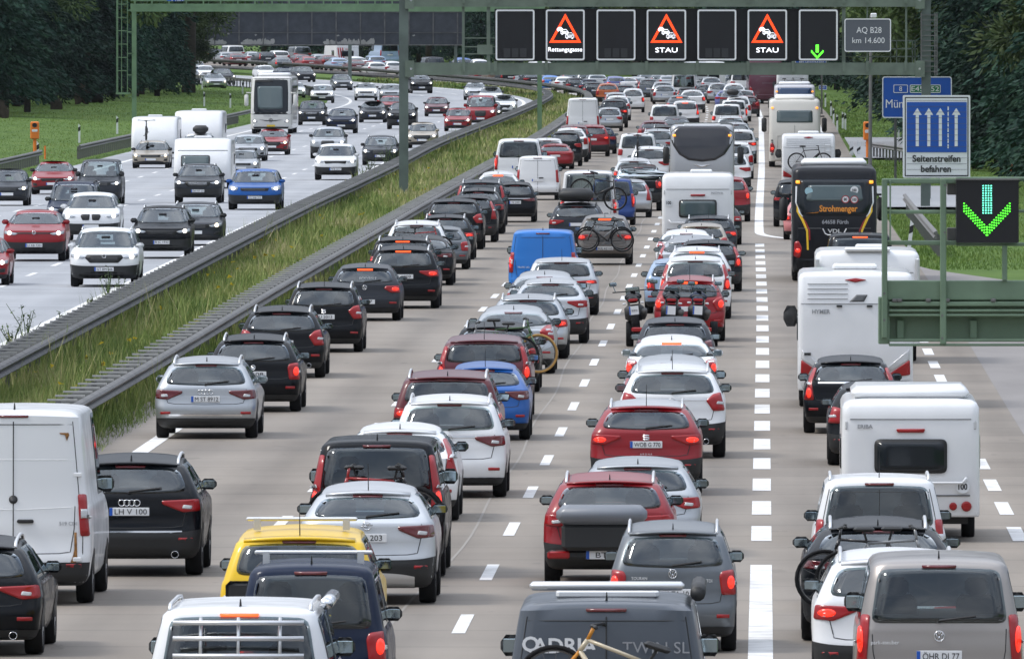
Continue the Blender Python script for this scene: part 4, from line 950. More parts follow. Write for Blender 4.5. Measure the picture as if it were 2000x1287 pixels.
def hollow(B, k, kind, rear=True):
    """cut the window openings and a cabin behind them out of the body"""
    rw, ws, sw = win_polys(B, k, kind); L = k['L']; ym = L-k['hl']-k['rake']-.5; body = bpy.data.objects.new('b', B.mesh.copy()); COL.objects.link(body); body.data.materials.append(M['plastic']); body.data.materials.append(M['interior'])
    cs = []
    if rear: cs.append(MB().prism(shrink(rw, .025), -2, ym+.02))
    w1 = shrink(ws, .03); cs.append(MB().prism(w1, ym if rear else L-k['hl']-k['rake']-1.2, L+2))
    if not rear: pass
    y_m = (sw[0][0]+sw[1][0])/2; ps = shrink(sw, .03)
    for pl in ([ps] if kind in ('panelvan','highvan') else [[(ps[0]), (y_m-.05, ps[0][1]), (y_m-.05, ps[2][1]), ps[3]], [(y_m+.05, ps[0][1]), ps[1], ps[2], (y_m+.05, ps[2][1])]]):
        n = len(pl); b = MB(); b.add([(-3, y, z) for y, z in pl]+[(3, y, z) for y, z in pl], [tuple(range(n)), tuple(range(2*n-1, n-1, -1))]+[(i, n+i, n+(i+1)%n, (i+1)%n) for i in range(n)]); cs.append(b)
    me = body.data; lo0 = np.array(body.bound_box).min(0); hi0 = np.array(body.bound_box).max(0)
    for b in cs:
        done = False
        for solver, jit in (('EXACT', 0), ('EXACT', .0037), ('EXACT', -.0061), ('FAST', .0021), ('FAST', -.0043), ('FAST', .009)):
            c = bpy.data.objects.new('c', b.me()); COL.objects.link(c); c.location = (jit, jit*.7, jit*1.3); c.data.materials.append(M['plastic']); c.data.materials.append(M['interior']); c.data.polygons.foreach_set('material_index', [1]*len(c.data.polygons))
            md = body.modifiers.new('cut', 'BOOLEAN'); md.operation = 'DIFFERENCE'; md.solver = solver; md.object = c
            dg = bpy.context.evaluated_depsgraph_get(); m2 = bpy.data.meshes.new_from_object(body.evaluated_get(dg)); body.modifiers.clear(); bpy.data.objects.remove(c)
            if len(m2.vertices) > 100:
                co = np.empty(len(m2.vertices)*3); m2.vertices.foreach_get('co', co); co = co.reshape(-1,3)
                ar0 = sum(p.area for p in me.polygons if p.material_index == 0); ar1 = sum(p.area for p in m2.polygons if p.material_index == 0)
                if np.abs(co.min(0)-lo0).max() < .03 and np.abs(co.max(0)-hi0).max() < .03 and ar1 > ar0*.80 and ar1 < ar0*.999: me = m2; body.data = me; done = True; break
        if not done: print('CUT FAILED', kind)
    bpy.data.objects.remove(body); ix = np.empty(len(me.polygons), dtype=np.int32); me.polygons.foreach_get('material_index', ix); me.materials.clear(); me.materials.append(M['plastic']); me.materials.append(M['interior']); me.polygons.foreach_set('material_index', ix)
    me.polygons.foreach_set('use_smooth', [True]*len(me.polygons)); me.set_sharp_from_angle(angle=R(38)); return me
def seats_me(B, k):
    b = MB(); L, belt = k['L'], k['belt']; w_ = k['W']*.24; zt = min(belt+.44, k['H']-.20)
    for y, hx in ((L-k['hl']-1.25, .0), (max(B.y0(belt+.2)+.75, L-k['hl']-2.25), .02)):
        for s in (1, -1):
            b.bevel_box((s*w_, y, belt-.05), (.46,.16,.62), .06); b.bevel_box((s*w_, y-.02, zt-.08+hx), (.26,.11,.19), .05)
    b.bevel_box((0, L-k['hl']-.42, k['H']-.28), (.24,.04,.07), .02)
    return b.me(True)
def rp(pts, r=.06, n=3):
    out = []; N = len(pts)
    for i in range(N):
        p, a, b = Vector(pts[i]), Vector(pts[i-1]), Vector(pts[(i+1)%N]); la, lb = (a-p).length, (b-p).length; q = min(r, la*.45, lb*.45)
        s, e = p+(a-p)/la*q, p+(b-p)/lb*q
        for k in range(n+1): t = k/n; w_ = s*(1-t)**2+p*2*t*(1-t)+e*t*t; out.append((w_.x, w_.y))
    return out
def circ(x, z, r, n=18): return [(x+r*math.cos(2*math.pi*i/n), z+r*math.sin(2*math.pi*i/n)) for i in range(n)]
def mir(p): return [(-x, z) for x, z in reversed(p)]
_cache = {}
def cached(key, fn):
    if key not in _cache: _cache[key] = fn()
    return _cache[key]
def wheel_me(): return MB().lathe([(.20,-.095),(.325,-.11),(.345,-.085),(.35,0),(.345,.085),(.325,.11),(.20,.095)], 'x', 22).me(True)
def rim_me():
    b = MB().lathe([(.0,.075),(.06,.085),(.07,.07),(.205,.06),(.235,.10),(.235,.02),(.0,.02)], 'x', 20)
    for k in range(5): q = 2*math.pi*k/5; b.box((.085, math.cos(q)*.13, math.sin(q)*.13), (.03,.22,.06), rx=q)
    return b.me(True)
def mirror_me():
    b = MB(); b.bevel_box((.13,0,0), (.235,.12,.165), .055); b.box((.0,.02,-.05), (.08,.06,.05)); return b.me(True)
def lights_tail(st, B, k):
    z = k['belt']; h = B.hw; H = k['H']; e = .985
    if st == 'wide': p = [(h(z-.03)*e, z-.03), (h(z-.2)*e, z-.19), (h(z)*.78, z-.21), (h(z)*.48, z-.10), (h(z)*.47, z-.05)]
    elif st == 'mid': p = [(h(z)*e, z-.02), (h(z-.2)*e, z-.20), (h(z)*.76, z-.20), (h(z)*.56, z-.10), (h(z)*.62, z-.03)]
    elif st == 'block': p = [(h(z)*e, z+.02), (h(z-.3)*e, z-.30), (h(z)*.80, z-.30), (h(z)*.76, z-.06), (h(z)*.80, z+.0)]
    elif st == 'corner': p = [(h(z+.1)*e, z+.08), (h(z-.24)*e, z-.24), (h(z)*.80, z-.25), (h(z)*.66, z-.06), (h(z)*.80, z+.05)]
    elif st == 'tall': p = [(h(H-.22)*.985, H-.22), (h(z+.15)*e, z+.15), (h(z-.28)*e, z-.28), (h(z-.28)*.78, z-.28), (h(z)*.86, z+.05), (h(H-.22)*.90, H-.22)]
    elif st == 'van': p = [(h(z+.10)*e, z+.14), (h(z-.4)*e, z-.42), (h(z-.4)*.87, z-.42), (h(z+.1)*.88, z+.14)]
    elif st == 'square': p = [(h(z)*.95, z-.03), (h(z)*.95, z-.31), (h(z)*.70, z-.31), (h(z)*.70, z-.03)]
    elif st == 'thin': p = [(h(z)*e, z-.04), (h(z-.15)*e, z-.15), (h(z)*.72, z-.16), (h(z)*.40, z-.12), (h(z)*.40, z-.08)]
    else: p = [(h(z)*e, z), (h(z)*e, z-.25), (h(z)*.75, z-.25), (h(z)*.75, z)]
    return rp(p, .03)
def lit_poly(lp, tl):
    xs, zs = [p[0] for p in lp], [p[1] for p in lp]; x1, x0, z0, z1 = max(xs), min(xs), min(zs), max(zs)
    if tl == 'tall': z1 = z0+(z1-z0)*.45; cx = x0+(x1-x0)*.62; return [(cx+.045*math.cos(a), (z0+z1)/2+(z1-z0)*.36*math.sin(a)) for a in [R(30*i) for i in range(12)]]
    cx, cz = x0+(x1-x0)*.70, (z0+z1)/2+.0; return [(cx+min(.10,(x1-x0)*.22)*math.cos(a), cz+(z1-z0)*.27*math.sin(a)) for a in [R(30*i) for i in range(12)]]
def Vehicle(kind, color, near, lod=1, tl='mid', lit=False, brake=False, plate=None, plate_m='plate', rails=False, wiper=True, badge=None, antenna='fin', spoiler=True, roof=None, win=None, exhaust=0, doors=False,
            grille='bar', heads='lit', lett=None, bumper=None, diffuser=None, band=None, nowin=False, mirrors=True, **kw):
    """build one vehicle under an Empty; near='rear' or 'front' says which end the photo shows"""
    k = KIND[kind]; B = cached(('B', kind), lambda: Body(slices(k), .05 if kind in ('panelvan','highvan','caddy','minibus') else .085, (k['belt'], k['H'], .03 if k['H'] > 1.8 else .05))); h = B.hw; L, W, H, belt, cl = k['L'], k['W'], k['H'], k['belt'], k['cl']
    names = {'hatchb':'hatchback_car','estateb':'estate_car','suvb':'suv_car','suvs':'suv_car','crossb':'crossover_car','sedan':'saloon_car','hatch':'hatchback_car','small':'small_car','estate':'estate_car','suv':'suv_car','suvl':'suv_car','cross':'crossover_car','mpv':'people_carrier','caddy':'compact_van','minibus':'minibus','panelvan':'panel_van','highvan':'high_roof_van','pickup':'pickup_truck'}
    t = empty(names[kind]); P = lambda nm, me, m, par=None: mk(nm, me, m, par or t)
    D = lambda key, poly, view, offs=.006, rings=4: cached((kind, key, view), lambda: B.decal(poly() if callable(poly) else poly, view, offs, rings))
    bm_ = cached((kind, 'hollow', nowin), lambda: hollow(B, k, kind, not nowin)); ob = mk('body', bm_, None, t); ob.material_slots[0].link = 'OBJECT'; ob.material_slots[0].material = paint(color)
    if lod >= 1: P('seats', cached((kind, 'seats'), lambda: seats_me(B, k)), M['fabric'])
    G = M['glass']; zt = H-.13; van = kind in ('panelvan','highvan','caddy','minibus'); zw0 = belt+.045
    rear = near == 'rear'
    # glazing
    if not nowin:
        o = P('rear_window', D('rw', lambda: win_polys(B, k, kind)[0], 'rear', .005, 5), win or G)
        if lod >= 2 and wiper and rear:
            z = zw0+.03; p0 = B.cast(.0, z, 'rear')[0]; p1 = B.cast(.42, z+.05, 'rear')[0]
            MB().tube([p0+Vector((0,-.03,-.02)), p0+Vector((0,-.035,0)), p1+Vector((0,-.03,0))], [.022,.018,.010], 5).build('wiper', M['plastic'], o)
    P('windscreen', D('ws', lambda: win_polys(B, k, kind)[1], 'front', .005, 5), M['windscreen'])
    y_r0, y_r1 = B.y0(belt)+.30, k['yr']+.34; zrt = H-rdrop(k)-.03; y_f0, y_f1 = L-k['hl']-.12, L-k['hl']-k['rake']-.12
    if van: y_r0 = y_r1 = (L*.56 if kind in ('panelvan','highvan') else .35)
    for sd in ('right', 'left'):
        if lod >= 1 and not kind in ('panelvan','highvan'):
            ym = (y_r0+y_f0)*.5
            P('side_window', D('sw1', rp([(y_r0, belt+.04), (ym-.04, belt+.04), (ym-.04, zt), (y_r1, zt)], .06), sd, .005, 3), G)
            P('side_window', D('sw2', rp([(ym+.04, belt+.04), (y_f0, belt+.04), (y_f1, zt), (ym+.04, zt)], .06), sd, .005, 3), G)
        else: P('side_window', D('sw0', rp([(y_r0, belt+.04), (y_f0, belt+.04), (y_f1, zt), (y_r1, zt)], .06), sd, .005, 3), G)
    # wheels
    wm, rm = cached('wheel', wheel_me), cached('rim', rim_me); rr = .315 if kind in ('small','hatch','sedan','estate','mpv','hatchb','estateb') else .345
    for y in (.86 if kind != 'highvan' else 1.1, L-.86):
        for s in (1, -1):
            o = P('wheel', wm, M['tyre']); o.scale = (1, rr/.35, rr/.35); o.location = (s*(W/2-.115), y, rr); o.rotation_euler = (0,0,0 if s > 0 else math.pi)
            if lod >= 1: mk('rim', rm, M['rim'], o)
    if lod >= 1:
        for sd in ('right', 'left'):
            P('wheel_arch', cached((kind,'arch',sd), lambda: arch(B, sd, (.86 if kind != 'highvan' else 1.1, L-.86), rr+.07)), M['plastic'])
    # bumper lower strip and number plate
    bz0, bz1 = (cl+.015, cl+.37 if k.get('clad') else cl+.14) if bumper is None else bumper
    if lod >= 1 or k.get('clad'):
        v_ = 'rear' if rear else 'front'
        wb = h(bz0+.03)*.985; P('bumper', cached((kind,'bump',v_,round(float(bz1),2)), lambda: bumper_patch(B, v_, bz0, bz1, .05 if k.get('clad') else 0)), M['plastic'])
        if diffuser: P('skid_plate', cached((kind,'skid',v_), lambda: grid_patch(B, v_, -.62, .62, lambda x: bz0, lambda x: bz0+.19-.05*(abs(x)/.62)**3, .022)), M['trim' if diffuser == 1 else 'alu'])
    pz = (belt-.20 if kind not in ('minibus','panelvan','highvan','caddy') else belt-.32) - kw.get('pdrop', 0) if rear else cl+.34
    if rear and kw.get('plow'): pz = cl+.30
    if rear:
        h0, nr, _ = B.cast(0, pz, 'rear')
        pp = cached('plate', lambda: MB().bevel_box((0,0,0), (.52,.012,.112), .004).me())
        o = P('number_plate', pp, M[plate_m]); o.location = h0+Vector((0,-.018,0))
        if lod >= 1:
            q = mk('plate_band', cached('pband', lambda: MB().box((-.238,-.008,0), (.042,.004,.108)).me()), M['plate_blue'], o)
            if plate: text('lettering', plate, .075, M['ink'], o, (.02,-.008,0), width=.42 if len(plate) > 7 else .36)
        # lamps
        lp = cached((kind,'tl',tl), lambda: lights_tail(tl, B, k))
        for s in (1, -1):
            o = P('tail_light', cached((kind,'tlm',tl,s), lambda: B.decal(lp if s > 0 else mir(lp), 'rear', .014, 3, .05)), M[kw.get('tlm', 'lamp_red')])
            if lit:
                mk('lit_lamp', cached((kind,'litm',tl,s), lambda: B.decal([(s*x_, z_) for x_, z_ in lit_poly(lp, tl)], 'rear', .022, 2, .04)), M['lamp_lit'], o)
            if lod >= 2:
                cx = sum(p[0] for p in lp)/len(lp)*1.02; cz = sum(p[1] for p in lp)/len(lp)
                mk('reversing_lamp', cached((kind,'rev',tl,s), lambda: B.decal(rp([(s*(cx+.02), cz+.01), (s*(cx+.13), cz-.005), (s*(cx+.12), cz-.05), (s*(cx+.0), cz-.04)], .015), 'rear', .02, 2, .04)), M['lamp_clear'], o)
        if lod >= 1: P('brake_lamp', D('brk', lambda: rp([(.20, zrt+.0), (.19, zrt-.03), (-.19, zrt-.03), (-.20, zrt+.0)], .01), 'rear', .012, 1), M['brake_lit'] if brake else M['lamp_dark'])
        if lod >= 2:
            for s in (1, -1): P('rear_reflector', cached((kind,'rfl',s), lambda: B.decal(rp([(s*h(.5)*.90, cl+.30), (s*h(.5)*.90, cl+.255), (s*h(.5)*.70, cl+.255), (s*h(.5)*.70, cl+.30)], .01), 'rear', .012, 1)), M['lamp_red'])
            for i in range(exhaust):
                s = (1, -1)[i]; o = MB().lathe([(.045,-.02),(.05,-.02),(.05,.2),(.045,.2)], 'y', 14).build('exhaust_pipe', M['chrome'], t, True); o.location = (s*h(.4)*.66, .015, cl+.07)
            seam(B, k, t, kind)
            if tl == 'van' and not kind == 'minibus':
                zc = belt-.12
                for s in (1, -1): mk('clear_band', cached((kind,'clb',s), lambda: B.decal([(s*h(zc)*.97, zc+.06), (s*h(zc)*.97, zc-.06), (s*h(zc)*.885, zc-.06), (s*h(zc)*.885, zc+.06)], 'rear', .022, 2, .04)), M['lamp_clear'], t)
        if band: 
            z = belt-.06 if band is True else band
            P('trim_strip', cached((kind,'band',round(z,2)), lambda: grid_patch(B, 'rear', -h(z)*.74, h(z)*.74, lambda x: z-.016, lambda x: z+.016, .012, 18, 1)), M['chrome'])
        if doors or kind in ('panelvan','highvan'):
            b = MB(); zz = np.linspace(cl+.12, H-.16, 14); pts = [B.cast(0, z, 'rear')[0]+Vector((0,-.002,0)) for z in zz]; b.tube(pts, .007, 4)
            for s in (1, -1):
                pts = [B.cast(s*h(z)*.90, z, 'rear')[0]+Vector((0,-.002,0)) for z in zz]; b.tube(pts, .006, 4)
            b.tube([B.cast(x, H-.20, 'rear')[0]+Vector((0,-.002,0)) for x in np.linspace(-h(H-.2)*.88, h(H-.2)*.88, 9)], .006, 4)
            b.build('door_gap', M['plastic'], t)
            p = B.cast(.10, belt-.22, 'rear')[0]; MB().bevel_box(p+Vector((.06,-.02,0)), (.22,.04,.05), .015).build('door_handle', M['plastic'], t)
        if badge: emblem(t, badge, B, kw.get('bz', belt-.07))
        for (s_, x, z, hh, mm) in (lett or []):
            p = B.cast(x, z, 'rear')[0]; text('lettering', s_, hh, M[mm], t, p+Vector((0,-.012,0)), bold=(hh > .14))
    else:
        hz = k['hz']; fz = hz-.06
        hp = {'slim': [(h(fz)*.97, fz+.03), (h(fz)*.97, fz-.07), (h(fz)*.62, fz-.11), (h(fz)*.52, fz-.06)], 'tall': [(h(fz)*.96, fz+.09), (h(fz)*.97, fz-.08), (h(fz)*.66, fz-.12), (h(fz)*.62, fz+.0)]}[kw.get('hs', 'slim')]
        for s in (1, -1):
            o = P('headlight', cached((kind,'hl',kw.get('hs','slim'),s), lambda: B.decal(rp(hp, .03) if s > 0 else mir(rp(hp, .03)), 'front', .012, 3, .05)), M['head'])
            cx = s*h(fz)*.80; cz = fz-.045
            if heads: mk('lamp_beam', cached((kind,'hb',s), lambda: B.decal(circ(cx, cz, .062, 12), 'front', .02, 2, .05)), M['head_lit' if heads == 'lit' else 'head_warm'], o)
            if lod >= 1: P('fog_lamp', cached((kind,'fog',s), lambda: B.decal(rp([(s*h(.5)*.92, cl+.33), (s*h(.5)*.90, cl+.20), (s*h(.5)*.70, cl+.19), (s*h(.5)*.74, cl+.30)], .03), 'front', .009, 2)), M['plastic'])
        gp = {'bar': [(.50, fz-.02), (.46, fz-.14), (-.46, fz-.14), (-.50, fz-.02)], 'hex': [(.46, fz+.0), (.52, fz-.08), (.38, fz-.23), (-.38, fz-.23), (-.52, fz-.08), (-.46, fz+.0)], 'tiger': [(.50, fz-.03), (.44, fz-.16), (.1, fz-.13), (-.1, fz-.13), (-.44, fz-.16), (-.50, fz-.03)],
              'slim': [(.58, fz-.03), (.58, fz-.07), (-.58, fz-.07), (-.58, fz-.03)], 'oct': [(.30, fz+.02), (.34, fz-.04), (.34, fz-.26), (.24, fz-.36), (-.24, fz-.36), (-.34, fz-.26), (-.34, fz-.04), (-.30, fz+.02)]}
        if grille == 'kidney':
            for s in (1, -1): o = P('grille', cached((kind,'kid',s), lambda: B.decal(rp([(s*.03, fz+.01), (s*.29, fz+.01), (s*.33, fz-.05), (s*.27, fz-.19), (s*.05, fz-.19)], .03), 'front', .012, 2)), M['plastic'])
        else:
            o = P('grille', D(('gr', grille), lambda: rp(gp[grille], .03), 'front', .010, 3), M['plastic'])
            if lod >= 1 and grille in ('bar','hex','oct'):
                g = MB()
                for i in range(3): z = fz-.045-i*.04; g.tube([B.cast(x, z, 'front')[0]+Vector((0,.014,0)) for x in np.linspace(-.36, .36, 7)], .006, 4)
                g.build('grille_bar', M['chrome' if kw.get('chromebar') else 'trim'], o)
        lo = [(.62, cl+.16), (.54, cl+.06), (-.54, cl+.06), (-.62, cl+.16)]
        P('lower_intake', cached((kind,'lo'), lambda: grid_patch(B, 'front', -.66, .66, lambda x: cl+.05, lambda x: cl+.20-.05*(abs(x)/.66)**3, .012)), M['plastic'])
        h0 = B.cast(0, pz-.06, 'front')[0]
        o = P('number_plate', cached('plate', lambda: MB().bevel_box((0,0,0), (.52,.012,.112), .004).me()), M[plate_m]); o.location = h0+Vector((0,.03,0)); o.rotation_euler = (0,0,math.pi)
        if lod >= 1:
            mk('plate_band', cached('pband', lambda: MB().box((-.238,-.008,0), (.042,.004,.108)).me()), M['plate_blue'], o)
            if plate: text('lettering', plate, .075, M['ink'], o, (.02,-.008,0), width=.42)
        if badge and lod >= 1:
            p = B.cast(0, fz-.03, 'front')[0]; o = MB().lathe([(.045,-.01),(.06,-.01),(.06,.01),(.045,.01)], 'y', 18).build('badge', M['chrome'], t, True); o.location = p+Vector((0,.03,0))
            if badge == 'vw': text('lettering', 'W', .06, M['chrome'], o, (0,.012,0), rz=math.pi)
    # mirrors
    if mirrors and (lod >= 1 or near == 'rear'):
        ym = L-k['hl']-.38; z = belt+.09; mm = cached('mir', mirror_me); tall_ = van and kind != 'caddy'
        for s in (1, -1):
            o = P('mirror', mm, paint(color) if (kw.get('mc') == 'body') else M['plastic']); o.location = (s*(h(belt)*.985-.075), ym, z); o.scale = (.92,.95,.92); o.rotation_euler = (0,0,0 if s > 0 else math.pi); 
            if tall_: o.scale = (.95, 1, 1.35); o.location.z += .05
            sy = -1 if s > 0 else 1
            mk('mirror_glass', cached(('mg', s), lambda: MB().bevel_box((.135, sy*.062, 0), (.17,.006,.105), .003).me()), M['mirror'], o)
    # roof furniture
    yc0, yc1 = k['yr']+.35, L-k['hl']-k['rake']-.35
    if rails and lod >= 1:
        for s in (1, -1):
            x = s*(k['wr']-.06)*W/2; z = B.cast(x, (yc0+yc1)/2, 'top')[0].z
            zz = [B.cast(x, y, 'top')[0].z for y in np.linspace(yc0, yc1, 5)]; ys = list(np.linspace(yc0, yc1, 5))
            pts = [(x, ys[0]-.12, zz[0]-.01), (x, ys[0], zz[0]+.06)]+[(x, ys[i], max(zz[i], zz[0])+.065) for i in (1,2,3)]+[(x, ys[4], zz[4]+.05), (x, ys[4]+.12, zz[4]-.01)]
            MB().tube(pts, .022, 6).build('roof_rail', M['alu' if rails != 'black' else 'plastic'], t, True)
    if lod >= 1 and antenna and rear:
        y = k['yr']+.25; z = B.cast(0, y, 'top')[0].z
        if antenna == 'fin': MB().prism([(-.012,0),(.012,0),(.004,.09),(-.004,.09)], y, y+.14).build('antenna', M['plastic'], t).location = (0,0,z-.005)
        else: MB().tube([(0,y,z),(0,y-.10,z+.36)], [.008,.004], 5).build('antenna', M['plastic'], t)
    if spoiler and rear and lod >= 1 and kind in ('hatch','estate','suv','suvl','cross','small','mpv','hatchb','estateb','suvb','suvs','crossb'):
        y = k['yr']; xs = np.linspace(-k['wr']*W/2+.06, k['wr']*W/2-.06, 9); b = MB(); v = []; dz_ = lambda x: crown_dz(B.cr, x, H-rdrop(k), k['wr']*W/2)
        for x in xs:
            c = 1-(x/(k['wr']*W/2))**2; v += [(x, y+.14+.11*(1-c), H-rdrop(k)+.03+dz_(x)), (x, y-.045*c+.10*(1-c), H-rdrop(k)+.008+dz_(x)), (x, y-.045*c+.10*(1-c), H-rdrop(k)-.012+dz_(x)), (x, y+.05+.10*(1-c), H-rdrop(k)-.03+dz_(x))]
        f = []
        for i in range(8): f += [(i*4+j, i*4+(j+1)%4, i*4+4+(j+1)%4, i*4+4+j) for j in range(4)]
        f += [(0,1,2,3), (35,34,33,32)]
        P('spoiler', cached((kind,'spoil'), lambda: mesh(v, f, True)), paint(color))
    if roof: P('roof_panel', cached((kind,'roofp'), lambda: grid_patch(B, 'top', -k['wr']*W/2*.9, k['wr']*W/2*.9, lambda x: k['yr']+.10, lambda x: L-k['hl']-k['rake']-.02, .006, 14, 12)), paint(roof))
    return t, B, k
def arch(B, sd, ys, r):
    s = 1 if sd == 'right' else -1; v = []; f = []
    for yc in ys:
        n0 = len(v); N = 14
        for i in range(N+1):
            q = math.pi*i/N
            for rr in (r, r-.05):
                y, z = yc+rr*math.cos(q)*1.02, .33+rr*math.sin(q); p = B.cast(y, max(z, B.S[0][0]+.03), sd)[0]; v.append((p.x+s*.008, y, z))
        for i in range(N): f.append((n0+2*i, n0+2*i+1, n0+2*i+3, n0+2*i+2))
        n1 = len(v); v.append((B.cast(yc, .45, sd)[0].x+s*.004, yc, .33))
        for i in range(N): f.append((n0+2*i+1, n0+2*i+3, n1))
    return mesh(v, f, False, False)
def seam(B, k, t, kind):
    def fn():
        h = B.hw; z1, z0 = k['belt']+.0, k['cl']+.44; b = MB(); w = h(z0)
        path = [(w*.80, z1-.02), (w*.79, (z0+z1)/2), (w*.74, z0+.02), (w*.60, z0), (0, z0-.01)]; path = path+[(-x, z) for x, z in reversed(path[:-1])]
        P_ = []
        for i in range(len(path)-1):
            for j in range(4): a, c = path[i], path[i+1]; P_.append((a[0]+(c[0]-a[0])*j/4, a[1]+(c[1]-a[1])*j/4))
        b.tube([B.cast(x, z, 'rear')[0]+Vector((0,-.001,0)) for x, z in P_], .006, 4); return b.me()
    mk('tailgate_gap', cached((kind,'seam'), fn), M['plastic'], t)
def emblem(t, kind, B, z):
    p = B.cast(0, z, 'rear')[0]; b = MB()
    def ring(x, r, w=.010, zc=0): b.lathe([(r-w,-.008),(r,-.008),(r,.008),(r-w,.008)], 'y', 20, (x,0,zc))
    if kind == 'rings':
        for i in range(4): ring(-.099+i*.066, .047)
    elif kind == 'vw':
        ring(0, .062)
        for pts in (((-.04,0,.04),(-.018,0,-.045)),((-.018,0,-.045),(0,0,.0)),((0,0,.0),(.018,0,-.045)),((.018,0,-.045),(.04,0,.04)),((-.018,0,.05),(0,0,.012)),((0,0,.012),(.018,0,.05))): b.tube(pts, .007, 4)
    elif kind == 'bolt':
        ring(0, .058); b.tube([(-.075,0,-.012),(.01,0,-.012),(-.01,0,.012),(.075,0,.012)], .008, 4)
    elif kind == 's':
        b.box((0,0,.035),(.10,.012,.022)); b.box((0,0,0),(.10,.012,.022)); b.box((0,0,-.035),(.10,.012,.022)); b.box((-.042,0,.017),(.016,.012,.03)); b.box((.042,0,-.017),(.016,.012,.03))
    else: ring(0, .05); b.lathe([(.0,-.004),(.038,-.004),(.038,.004),(.0,.004)], 'y', 18)
    o = b.build('badge', M['chrome'], t, True); o.location = p+Vector((0,-.016,0)); return o

# ------------------------------------------------------------------ box-like vehicles: caravans, motorhomes, coaches
def box_slices(L, W, H, cl, rearprof, frontprof, round_=.12, top=.10):
    S = []; hw = W/2; zs = [cl, cl+.04, cl+.3, .9, 1.3, 1.7, 2.1, 2.6, 3.0, 3.3]; zs = [z for z in zs if z < H-top-.05]+[H-top]
    rz, ry = zip(*rearprof); fz, fy = zip(*frontprof)
    for z in zs: S.append((z, float(np.interp(z, rz, ry)), L-float(np.interp(z, fz, fy)), hw*(.985 if z == cl else 1)-(0.01 if z > H-.5 else 0), round_, round_*1.5))
    y0, y1 = S[-1][1], S[-1][2]
    S += [(H-top*.45, y0+top*.3, y1-top*.4, hw-top*.35, round_, round_), (H-top*.12, y0+top*.9, y1-top*1.1, hw-top*.95, round_, round_), (H, y0+top*2.5, y1-top*3, hw-top*2.6, round_, round_)]
    return S
def caravan(style='plain', lod=1, tow=True, label=None):
    t = empty('caravan'); key = 'eriba' if style == 'poptop' else 'std'
    k = dict(L=6.3, W=2.28, H=2.55 if key == 'std' else 2.38, cl=.42)
    B = cached(('B','caravan',key), lambda: Body(box_slices(k['L'], k['W'], k['H'], k['cl'], [(.4,.10),(.9,.02),(2.1,.03),(2.4,.10),(2.6,.2)], [(.4,.1),(1.1,.0),(2.0,.35),(2.6,.9)], .14, .14), .05))
    mk('body', B.mesh, M['white_paint'], t); h = B.hw; D = lambda poly, v='rear', o=.008, r=3: B.decal(poly, v, o, r)
    z0, z1 = (1.15, 1.72)
    o = mk('rear_window', D(rp([(.60,z0),(.60,z1),(-.60,z1),(-.60,z0)], .10), 'rear', .03, 3), M['plastic'], t)
    mk('pane', D(rp([(.55,z0+.05),(.55,z1-.05),(-.55,z1-.05),(-.55,z0+.05)], .08), 'rear', .038, 3), M['glass_soft'] if style == 'nova' else M['glass_dark'], o)
    for s in (1, -1):
        for x, r, m in ((.92,.085,'lamp_red'),(.70,.065,'lamp_red')): o = mk('tail_light', cached(('cvl',key,x*s,r), lambda: B.decal(circ(s*x, .60, r, 14), 'rear', .03, 2, .04)), M[m], t)
    mk('brake_lamp', D(rp([(.24,z1+.17),(.22,z1+.11),(-.22,z1+.11),(-.24,z1+.17)], .02), 'rear', .03, 1), M['lamp_red'], t)
    b = MB(); b.tube([B.cast(x, .78, 'rear')[0]+Vector((0,-.01,0)) for x in np.linspace(-.98, .98, 11)], .012, 5); b.tube([B.cast(x, 2.05, 'rear')[0]+Vector((0,-.006,0)) for x in np.linspace(-1.0, 1.0, 11)], .007, 4); b.build('panel_seam', M['trim'], t)
    b = MB().tube([B.cast(-.92,1.06,'rear')[0]+Vector((0,-.05,.02)), B.cast(-.85,1.02,'rear')[0]+Vector((0,-.08,-.03)), B.cast(.85,1.02,'rear')[0]+Vector((0,-.08,-.03)), B.cast(.92,1.06,'rear')[0]+Vector((0,-.05,.02))], .025, 6); b.build('grab_rail', M['white_paint'], t, True)
    for s in (1, -1):
        o = mk('wheel', cached('wheel', wheel_me), M['tyre'], t); o.location = (s*.98, 2.6, .34); mk('rim', cached('rim', rim_me), M['rim'], o); o.rotation_euler = (0,0,0 if s > 0 else math.pi)
        mk('marker_lamp', MB().bevel_box((s*1.06, B.cast(s*1.02, 2.2, 'rear')[0].y-.005, 1.95), (.05,.05,.14), .015).me(), M['lamp_clear'], t)
        mk('side_window', B.decal(rp([(1.0,1.2),(2.2,1.2),(2.2,1.75),(1.0,1.75)], .08), 'right' if s > 0 else 'left', .02, 2), M['glass_dark'], t)
    o = mk('number_plate', cached('plate', lambda: MB().bevel_box((0,0,0), (.52,.012,.112), .004).me()), M['plate'], t); o.location = B.cast(0, .62, 'rear')[0]+Vector((0,-.03,0))
    mk('chassis', MB().box((0,2.8,.36), (1.9,4.6,.14)).me(), M['plastic'], t); mk('drawbar', MB().tube([(.6,5.9,.45),(0,7.2,.47)], .04, 6).tube([(-.6,5.9,.45),(0,7.2,.47)], .04, 6).bevel_box((0,6.5,.62),(.7,.6,.35),.05).me(), M['steel'], t)
    if style == 'poptop':
        MB().bevel_box((0,2.6,2.46), (1.95,3.6,.22), .09).build('roof_top', M['white_paint'], t, True)
    else: MB().bevel_box((.1,2.2,k['H']+.05), (.7,.7,.12), .04).build('roof_vent', M['white_paint'], t)
    def sticker100(x, z):
        p = B.cast(x, z, 'rear')[0]; q = MB().prism(circ(0,0,.115,20), -.008, .002).build('speed_sticker', M['sign_white'], t); q.location = p+Vector((0,-.02,0)); text('lettering', '100', .10, M['ink'], q, (0,-.011,0), width=.15, bold=True)
